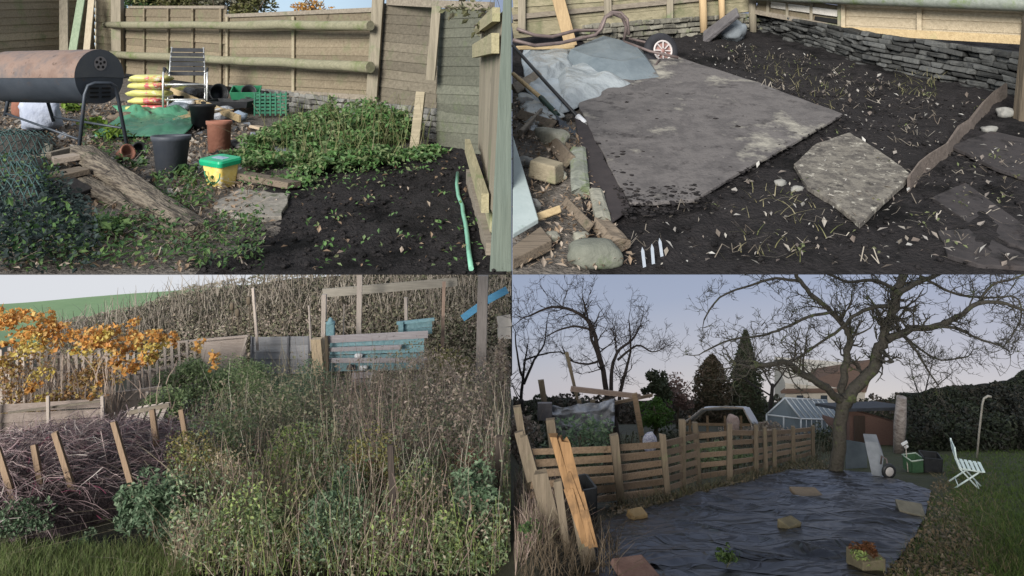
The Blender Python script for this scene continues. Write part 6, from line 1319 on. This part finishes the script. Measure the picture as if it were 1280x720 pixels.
t = thing('house', 'brown roofed house with pale gable beyond the garden', 'house', P(1040, 530, 80)); Y = 80
RF = mat('brown roof tiles', [(.06, .038, .028), (.105, .066, .048), (.08, .052, .04)], scale=2, stretch=(1, 3, 6), bump=.4); WL = mat('pale render', [(.42, .38, .32), (.52, .47, .40)], scale=2, bump=.1)
e0, e1, r0, r1 = P(976, 492, 80), P(1083, 490, 78), P(1010, 466, 84), P(1094, 452, 82); zb = gz('D', 82)
mb = MB(); mb.prism([V(e0.x + .6, e0.y + .3, zb), V(e1.x, e1.y + .3, zb), V(e1.x + 2.2, e1.y + 8, zb), V(e0.x + 2.2, e0.y + 8, zb)], (0, 0, e1.z - zb)); mb.build('wall', WL, t)
back0, back1 = r0 + V(1.2, 5, -2.4), r1 + V(1.2, 5, -3.2)
mb = MB(); mb.prism([e0, e1, r1, r0], (0, .1, .25)); mb.prism([r0 + V(0, .12, 0), r1 + V(0, .12, 0), back1, back0], (0, .1, .25)); mb.build('roof', RF, t)
mb = MB(); mb.prism([e1 + V(.05, .2, -.2), e1 + V(3.4, 8, -.2), r1 + V(.3, .3, -.1)], (-.3, 0, 0)); mb.build('gable', mat('sunlit cream gable', [(.5, .42, .3), (.6, .5, .38)], scale=2, bump=.1), t)
mb = MB(); mb.prism([r0 + V(4.5, 0, -.1), r0 + V(5.4, 0, -.1), r0 + V(5.4, .8, -.1), r0 + V(4.5, .8, -.1)], (0, 0, 1.1)); mb.build('chimney', BR, t)
for x in (996, 1026, 1050):
    mb = MB(); mb.bar(P(x, 500, 79.2), P(x + 8, 500, 79.2), 1.0, .08); mb.build('window', mat('dark glass pane', [(.03, .04, .05), (.05, .06, .07)], rough=.2, bump=0), t)
t = thing('greenhouse', 'small pale glass greenhouse in front of the brown roofed house', 'greenhouse', P(1000, 545, 42)); Y = 42
gf = [P(958, 548, 42), P(990, 548, 41.5)]; zt = P(960, 518, 42).z; rp_ = P(981, 497, 42)
GL = glassmat('dusty glass', (.22, .27, .31), .6, .3); FRM = mat('white glazing bar', [(.45, .48, .50), (.58, .6, .62)], bump=0, rough=.5)
ex = V(3.5, 2.5, -1.25)
A0, A1 = V(gf[0].x, gf[0].y, zt), V(gf[1].x + .5, gf[1].y, zt)
mb = MB(); mb.prism([gf[0], gf[1] + V(.5, 0, 0), A1, rp_, A0], (0, .02, 0)); mb.prism([gf[1] + V(.5, 0, 0), gf[1] + V(.5, 0, 0) + ex, A1 + ex, A1], (0, .02, 0)); mb.prism([A1, A1 + ex, rp_ + ex, rp_], (0, .02, .02)); mb.build('glass', GL, t)
mb = MB()
for p0, p1 in ((gf[0], A0), (gf[1] + V(.5, 0, 0), A1), (A0, rp_), (rp_, A1), (rp_, rp_ + ex), (A1, A1 + ex), (A0, A1), (lerp(A0, A1, .5), lerp(gf[0], gf[1] + V(.5, 0, 0), .5))): mb.tube([p0 + V(0, -.03, 0), p1 + V(0, -.03, 0)], .045, 6)
for i in range(1, 8): mb.tube([lerp(A1, A1 + ex, i / 8) + V(0, -.03, .02), lerp(rp_, rp_ + ex, i / 8) + V(0, -.03, .02)], .03, 5); mb.tube([lerp(A1, A1 + ex, i / 8) + V(0, -.03, 0), lerp(A1, A1 + ex, i / 8) + V(0, -.03, -1.4)], .03, 5)
mb.build('frame', FRM, t)
# dark growth closing the far side of the garden
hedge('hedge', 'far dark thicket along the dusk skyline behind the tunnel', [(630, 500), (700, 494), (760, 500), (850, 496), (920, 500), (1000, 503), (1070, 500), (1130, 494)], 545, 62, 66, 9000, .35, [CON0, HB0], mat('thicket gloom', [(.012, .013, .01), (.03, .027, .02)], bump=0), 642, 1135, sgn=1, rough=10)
# polytunnel
t = thing('polytunnel', 'sagging plastic covered tunnel frame behind the slatted fence', 'polytunnel', P(890, 560, 30)); Y = 30
def arc3(x0, x1, yb, yt, Y): return [P(x0, yb, Y), P(lerp(x0, x1, .04), lerp(yb, yt, .6), Y), P(lerp(x0, x1, .3), yt + 2, Y), P(lerp(x0, x1, .55), yt, Y), P(lerp(x0, x1, .85), yt + 1, Y), P(lerp(x0, x1, .97), lerp(yb, yt, .6), Y), P(x1, yb, Y)]
for Y, dx in ((29, 0), (31, 4), (33, 8)):
    mb = MB(); mb.tube(arc3(850 + dx, 942 + dx, 562, 509, Y), .03, 6); mb.build('hoop', PALEWZ, t)
aa = [arc3(849 + dx, 943 + dx, 560, 508 + k, Y) for Y, dx, k in ((28.8, 0, 0), (30, 2, 3), (31, 4, -1), (32, 6, 2), (33.2, 8, 0))]
v = []
for r_ in aa:
    pr = r_[1:6]
    for i in range(4):
        for j in range(5): v.append(lerp(pr[i], pr[i + 1], j / 5) + V(0, 0, .06 * fbm(i + j / 5, r_[0].y, 1.3, 3, 2)))
    v.append(pr[-1])
n1 = 21; mb = MB(); mb.add(v, [(r_ * n1 + i, r_ * n1 + i + 1, (r_ + 1) * n1 + i + 1, (r_ + 1) * n1 + i) for r_ in range(4) for i in range(20)], True)
o = mb.build('cover', glassmat('milky tunnel film', (.52, .52, .54), .8, .35), t); s_ = o.modifiers.new('thick', 'SOLIDIFY'); s_.thickness = .01
for x in (862, 884, 906, 926):
    mb = MB(); mb.bar(P(x, 520, 29.2), P(x + 1, 562, 29.2), .09, .06, (1, 0, 0)); mb.build('upright', SL, t)
for y in (530, 541):
    mb = MB(); mb.bar(P(856, y, 29.1), P(938, y + 1, 29.1), .09, .05); mb.build('shelf', SL, t)
mb = MB(); mb.rock(P(916, 531, 28.6), (.5, .3, .8), 3, 0, .2, 3); mb.build('sack', mat('pink brown rag', [(.22, .15, .13), (.4, .32, .29)], scale=6, bump=.6), label='pale pinkish rag hanging at the end of the polytunnel', cat='sack')
# shack at the left
t = thing('lean_to', 'ramshackle lean-to of poles and grey plastic behind the fence', 'shelter', G('D', 745, 560)); Y = 22
mb = MB(); mb.bar(P(714, 486, 21.5), P(800, 496, 22.5), .15, .08, wob=.02); mb.build('beam', wood('pinkish beam', (.2, .14, .11), (.32, .24, .19), 'x'), t)
mb = MB(); mb.bar(P(762, 505, 22), P(815, 494, 24), .09, .06); mb.build('beam', SL, t)
for a, b, wd in (((793, 492), (804, 556), .17), ((741, 500), (738, 560), .14), ((676, 475), (690, 560), .16), ((708, 440), (722, 500), .10), ((757, 500), (766, 556), .22), ((724, 500), (730, 556), .12)):
    mb = MB(); mb.bar(P(*a, 21.8), P(*b, 21.8), wd, wd * .6, (1, 0, 0), wob=.015); mb.build('upright', SLZ if wd < .17 else W_OLDZ if wd > .2 else SL, t)
cloth('plastic_sheet', lambda u, v: P(lerp(690, 768, u), lerp(508, 536, v) - 10 * u * (1 - v) + 4 * fbm(u * 4, v * 3, 1, 7, 3) + 10 * u * (1 - u), 21.4 + .4 * fbm(u * 5, v * 4, 1, 9, 3)), 30, 20, mat('grey plastic film', [(.20, .21, .24), (.34, .35, .38)], rough=.35, bump=.4, bscale=5, bdist=.05), 'sagging grey plastic film hung on the lean-to', 'sheet')
mb = MB(); mb.bar(P(690, 514, 21.2), P(672, 514, 21.2), .5, .1); mb.build('roof_panel', mat('grey roof sheet', [(.13, .12, .13), (.2, .19, .2)], bump=.1), t)
mb = MB(); mb.rock(P(812, 553, 17.5), (.36, .2, .46), 5, .2, .2, 3); mb.build('sack', mat('blue white checked sack', [(.10, .12, .20), (.48, .48, .52), (.2, .2, .3), (.5, .5, .52)], scale=16, bump=.3), label='blue and white patterned sack sitting behind the slatted fence', cat='sack')
# ---- greenery beyond the fence
BK = mat('dark bark', [(.014, .012, .012), (.034, .029, .027)], scale=9, bump=.8, bscale=14, bdist=.03)
BKT = mat('mossy apple bark', [(.018, .016, .014), (.07, .062, .05), (.036, .035, .024)], scale=7, bump=1, bscale=14, bdist=.04, spots=((.09, .11, .04), 3, .55, .12))
def conifer(label, px, top, base, rpx, Y, n, m, flat=0):
    b = P(px, base, Y); h = (base - top) / F * Y; r = rpx / F * Y; t = thing('conifer', label, 'tree', b)
    z = rng.uniform(0, 1, n) ** .8; a = rng.uniform(0, 6.28, n); prof = np.where(z < .3, .75 + z * .85, 1.0 - ((z - .3) / .7) ** (1.25 if not flat else 2.6) * .97) * (1 + .16 * np.sin(a * 5 + z * 17) + .1 * rng.normal(size=n))
    q = rng.uniform(.55, 1, n) ** .5 * prof * r; p = np.stack([b.x + np.cos(a) * q, b.y + np.sin(a) * q, b.z + z * h], 1)
    quads('crown', leaves_v(p, rng.uniform(.5, 1.3, n) * .42, .4, -.1), m, t)
    mb = MB(); mb.tube([b + V(0, 0, -.3), b + V(0, 0, h * .85)], [r * .35, r * .06], 8); mb.build('trunk', BK, t)
    mb = MB(); mb.lathe(b, [(r * .6, 0), (r * .75, h * .3), (r * .45, h * .65), (.02, h * .93)], 14); mb.build('shade_core', CORE, t)  # solid dark core whose colour stands for shade within the crown
CON = leafmat('conifer green', [(.020, .030, .016), (.04, .05, .026), (.03, .04, .02), (.06, .06, .035)], .1)
conifer('tall pointed dark conifer left of the brown roof', 932, 414, 530, 22, 60, 3800, CON)
conifer('shorter blunt brownish conifer left of the pointed one', 890, 444, 530, 22, 58, 3000, leafmat('brown conifer', [(.03, .03, .018), (.06, .05, .03), (.08, .055, .04)], .1), 1)
t = tree_round('tree', 'dark evergreen shrub left of the conifers', P(822, 486, 48), (1.2, 1.0, 1.4), 1500, .3, CON, 1.2)
t = tree_round('tree', 'russet bare crowned bush beside the evergreen shrub', P(846, 492, 50), (1.7, 1.2, 1.5), 1300, .22, leafmat('russet twigs', [(.12, .075, .065), (.2, .13, .11), (.08, .06, .05)], .1), 1.2)
t = tree_round('bush', 'bright green bush behind the lean-to post', P(818, 516, 33), (.95, .8, .75), 1300, .17, leafmat('bright green bush', [(.05, .10, .02), (.08, .15, .03), (.04, .07, .02)]), .5, cat='bush')
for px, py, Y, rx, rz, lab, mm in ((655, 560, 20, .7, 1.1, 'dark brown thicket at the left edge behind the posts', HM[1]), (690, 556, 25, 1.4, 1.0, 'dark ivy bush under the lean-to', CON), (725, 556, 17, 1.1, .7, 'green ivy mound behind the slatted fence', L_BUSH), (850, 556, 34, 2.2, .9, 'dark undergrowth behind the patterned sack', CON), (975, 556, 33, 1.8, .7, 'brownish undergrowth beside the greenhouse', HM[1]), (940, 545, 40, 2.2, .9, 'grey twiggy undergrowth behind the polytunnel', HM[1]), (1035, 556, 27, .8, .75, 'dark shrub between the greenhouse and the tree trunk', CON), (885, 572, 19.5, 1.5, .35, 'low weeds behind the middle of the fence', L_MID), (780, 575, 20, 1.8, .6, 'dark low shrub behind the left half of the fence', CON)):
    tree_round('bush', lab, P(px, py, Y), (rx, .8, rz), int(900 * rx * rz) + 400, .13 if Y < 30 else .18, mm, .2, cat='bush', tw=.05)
# ---- apple tree
Yt = 18.0
def TP(l, y0=0, y1=0): return [P(x, y, Yt + lerp(y0, y1, i / (len(l) - 1))) for i, (x, y) in enumerate(l)]
limbs = [
 (TP([(1056, 505), (1068, 484), (1088, 462), (1100, 436), (1108, 412), (1116, 390), (1120, 362), (1132, 340), (1150, 318)], 0, .4), 0.166, 0.088),
 (TP([(1050, 500), (1034, 486), (1008, 470), (984, 454), (962, 455), (936, 458)], 0, -1.4), 0.113, 0.049),
 (TP([(1053, 504), (1053, 478), (1058, 446), (1062, 424), (1056, 408), (1040, 390), (1018, 372), (1000, 352), (990, 330)], .3, 1.2), 0.113, 0.049),
 (TP([(1110, 424), (1140, 412), (1170, 408), (1196, 396), (1222, 380), (1250, 378), (1284, 390)], 0, -1.0), 0.096, 0.034),
 (TP([(1118, 384), (1092, 384), (1066, 396), (1050, 412), (1020, 432), (990, 452)], .2, .8), 0.062, 0.024),
 (TP([(1122, 366), (1150, 352), (1178, 340), (1200, 322)], 0, .6), 0.078, 0.039),
 (TP([(1170, 408), (1200, 412), (1224, 424), (1250, 432), (1262, 440)], -.4, -1.6), 0.044, 0.019),
 (TP([(1128, 418), (1146, 440), (1158, 460), (1170, 478)], .2, -.6), 0.039, 0.019),
 (TP([(1118, 400), (1130, 420), (1150, 436), (1176, 450), (1210, 446)], .3, .9), 0.039, 0.018),
 (TP([(1000, 352), (970, 348), (940, 356), (900, 372), (880, 400)], 1.2, 1.6), 0.044, 0.019),
 (TP([(1040, 390), (1010, 396), (980, 410), (950, 420), (915, 424), (880, 440)], .5, -.2), 0.044, 0.019),
 (TP([(1222, 380), (1240, 356), (1262, 350), (1284, 342)], -.5, -1), 0.035, 0.019),
 (TP([(1120, 362), (1090, 350), (1060, 352), (1030, 340)], .2, -.6), 0.053, 0.030),
 (TP([(1152, 346), (1190, 366), (1230, 372), (1270, 372), (1276, 396), (1262, 425)], .2, .5), 0.039, 0.015)]
twig_tree('apple_tree', 'big bare mossy apple tree with spreading knobbly limbs', 'tree', G('D', 1046, 590), (TP([(1044, 594), (1048, 565), (1050, 535), (1053, 508), (1058, 498)]), .17, .145), limbs, BKT, tw=8, depth_=4, seed=5, tlen=.55, spread=1.0, seg=.28, dens=.85)
# ---- bare fruit bushes at the left
Yt = 26.0
limbs = [(TP([(766, 540), (758, 490), (748, 440), (738, 405), (716, 388), (690, 384), (662, 395)], 0, -1), .12, .03), (TP([(752, 455), (740, 425), (735, 398), (728, 372)], 0, .4), .08, .02),
         (TP([(738, 412), (718, 408), (700, 412), (684, 420)], 0, .5), .05, .02), (TP([(764, 510), (764, 470), (772, 440), (790, 425), (800, 408)], 0, 1), .09, .025), (TP([(770, 520), (778, 480), (788, 440), (786, 400)], 0, .6), .09, .02), (TP([(772, 450), (796, 432), (815, 440), (828, 436)], .3, .8), .05, .015), (TP([(750, 450), (735, 455), (712, 450), (702, 432)], 0, -.6), .05, .015)]
twig_tree('fruit_tree', 'bare brown fruit tree leaning left behind the lean-to', 'tree', P(768, 548, 26), (TP([(772, 560), (768, 530), (764, 505)]), .16, .12), limbs, mat('grey brown twigs bark', [(.02, .016, .015), (.055, .042, .036)], scale=9, bump=.6), tw=5, depth_=4, seed=11, tlen=.8, seg=.4)
Yt = 27.5
limbs = [(TP([(650, 545), (652, 490), (656, 455), (660, 430)], 0, .5), .09, .02), (TP([(654, 480), (668, 450), (680, 430), (684, 400)], 0, .5), .06, .02), (TP([(652, 470), (646, 440), (644, 415)], 0, .2), .05, .02), (TP([(656, 450), (674, 444), (700, 440), (716, 450)], 0, .6), .045, .015)]
twig_tree('fruit_tree', 'smaller bare tree at the left edge of the dusk sky', 'tree', P(650, 550, 27.5), (TP([(652, 560), (650, 540), (652, 500)]), .12, .09), limbs, BK, tw=4, depth_=4, seed=23, tlen=.7, seg=.45)
Yt = 45
twig_tree('fruit_tree', 'faint bare tree beyond the polytunnel', 'tree', P(962, 530, 45), (TP([(962, 535), (964, 500), (966, 480)]), .14, .1), [(TP([(966, 485), (955, 465), (946, 440)]), .07, .02), (TP([(966, 485), (980, 465), (990, 446)]), .07, .02), (TP([(964, 495), (940, 480), (925, 470)]), .06, .02)], BK, tw=4, depth_=4, seed=31, tlen=1.1, seg=.6)
Yt = 38
twig_tree('fruit_tree', 'faint bare shrub in front of the hedge top', 'tree', P(1155, 530, 38), (TP([(1155, 535), (1154, 500)]), .08, .06), [(TP([(1154, 505), (1144, 480), (1138, 458)]), .05, .015), (TP([(1154, 505), (1160, 475), (1166, 452)]), .05, .015), (TP([(1154, 500), (1172, 482), (1190, 466)]), .04, .015)], BK, tw=4, depth_=3, seed=37, tlen=.9, seg=.5)
# ---- grass, weeds and litter
GRASS = leafmat('dull lawn grass', [(0.036, 0.070, 0.013), (0.068, 0.109, 0.022), (0.097, 0.138, 0.032), (0.055, 0.087, 0.022)], .25)
TAN = leafmat('tan dead grass', [(.14, .11, .06), (.22, .17, .10), (.09, .07, .04), (.17, .15, .08)], .2)
def blades(name, poly, n, m, h0, h1, w0, lean=.6, xl=.015):
    b = scatter_px('D', poly, n); b[:, 2] = [zG(x, y) - .01 for x, y, z in b]; pp, ww = stems_v(b, rng.uniform(h0, h1, n), lean, 4, .4, w0, w0 * .3)
    ribmesh(name, clipx(ribbons(pp, ww[None] * (.5 + b[:, 1:2] / 16)), sgn=1), m, kind='stuff')
blades('grass', [(1180, 585), (1170, 570), (1290, 552), (1400, 552), (1400, 725), (1225, 725), (1210, 660), (1190, 620)], 30000, GRASS, .03, .11, .009)
blades('grass', [(1165, 620), (1200, 612), (1230, 725), (1105, 725), (1150, 660)], 3000, GRASS, .03, .09, .009)
blades('dead_grass', [(1165, 590), (1240, 575), (1285, 725), (1225, 725), (1190, 640)], 1500, TAN, .03, .12, .009, .9)
blades('dead_grass', [(1168, 600), (1215, 600), (1240, 725), (1100, 725), (1150, 664)], 2300, TAN, .03, .10, .009, .9)
blades('dry_weeds', [(655, 650), (700, 640), (770, 680), (775, 725), (642, 725), (642, 640)], 900, leafmat('dim dead grass', [(.07, .055, .035), (.12, .09, .06), (.05, .04, .03)], .1), .12, .45, .009, .5)
blades('dry_weeds', [(642, 590), (690, 600), (735, 650), (690, 680), (642, 690)], 1600, PUR, .15, .5, .012, .5)
blades('back_weeds', [(650, 572), (700, 548), (1050, 540), (1060, 572), (1000, 575), (870, 600), (760, 625), (680, 620)], 4200, leafmat('gloomy weeds', [(.035, .04, .02), (.08, .07, .045), (.05, .045, .03), (.12, .10, .07)], .1), .12, .5, .014, .6)
blades('fence_weeds', [(760, 634), (830, 622), (950, 590), (1020, 572), (1040, 588), (985, 590), (870, 622), (800, 640)], 2600, leafmat('dark weeds', [(.05, .055, .025), (.10, .09, .05), (.03, .03, .02), (.15, .12, .07)], .1), .05, .22, .012, .7)
p = scatter_px('D', [(1165, 600), (1200, 600), (1240, 725), (1100, 725), (1152, 664)], 900, .03); v = leaves_v(p, rng.uniform(.03, .08, 900), .6, 1.0); 
p2 = scatter_px('D', [(760, 634), (830, 622), (950, 590), (1040, 575), (1040, 588), (985, 590), (870, 622), (760, 650)], 600, .05); v2 = leaves_v(p2, rng.uniform(.04, .09, 600), .6, 1.0)
quads('fallen_leaves', np.concatenate([v, v2]), leafmat('dusk leaves', [(.10, .07, .04), (.17, .13, .08), (.06, .05, .03), (.22, .18, .13)], .1), kind='stuff')
c = GX('D', 655, 8.9); leafy('weed', 'dark green weed at the lower left corner by the posts', 'weed', (c.x + .1, c.y, c.z + .16), (.22, .2, .18), 260, .06, L_IVY, 6, 8)
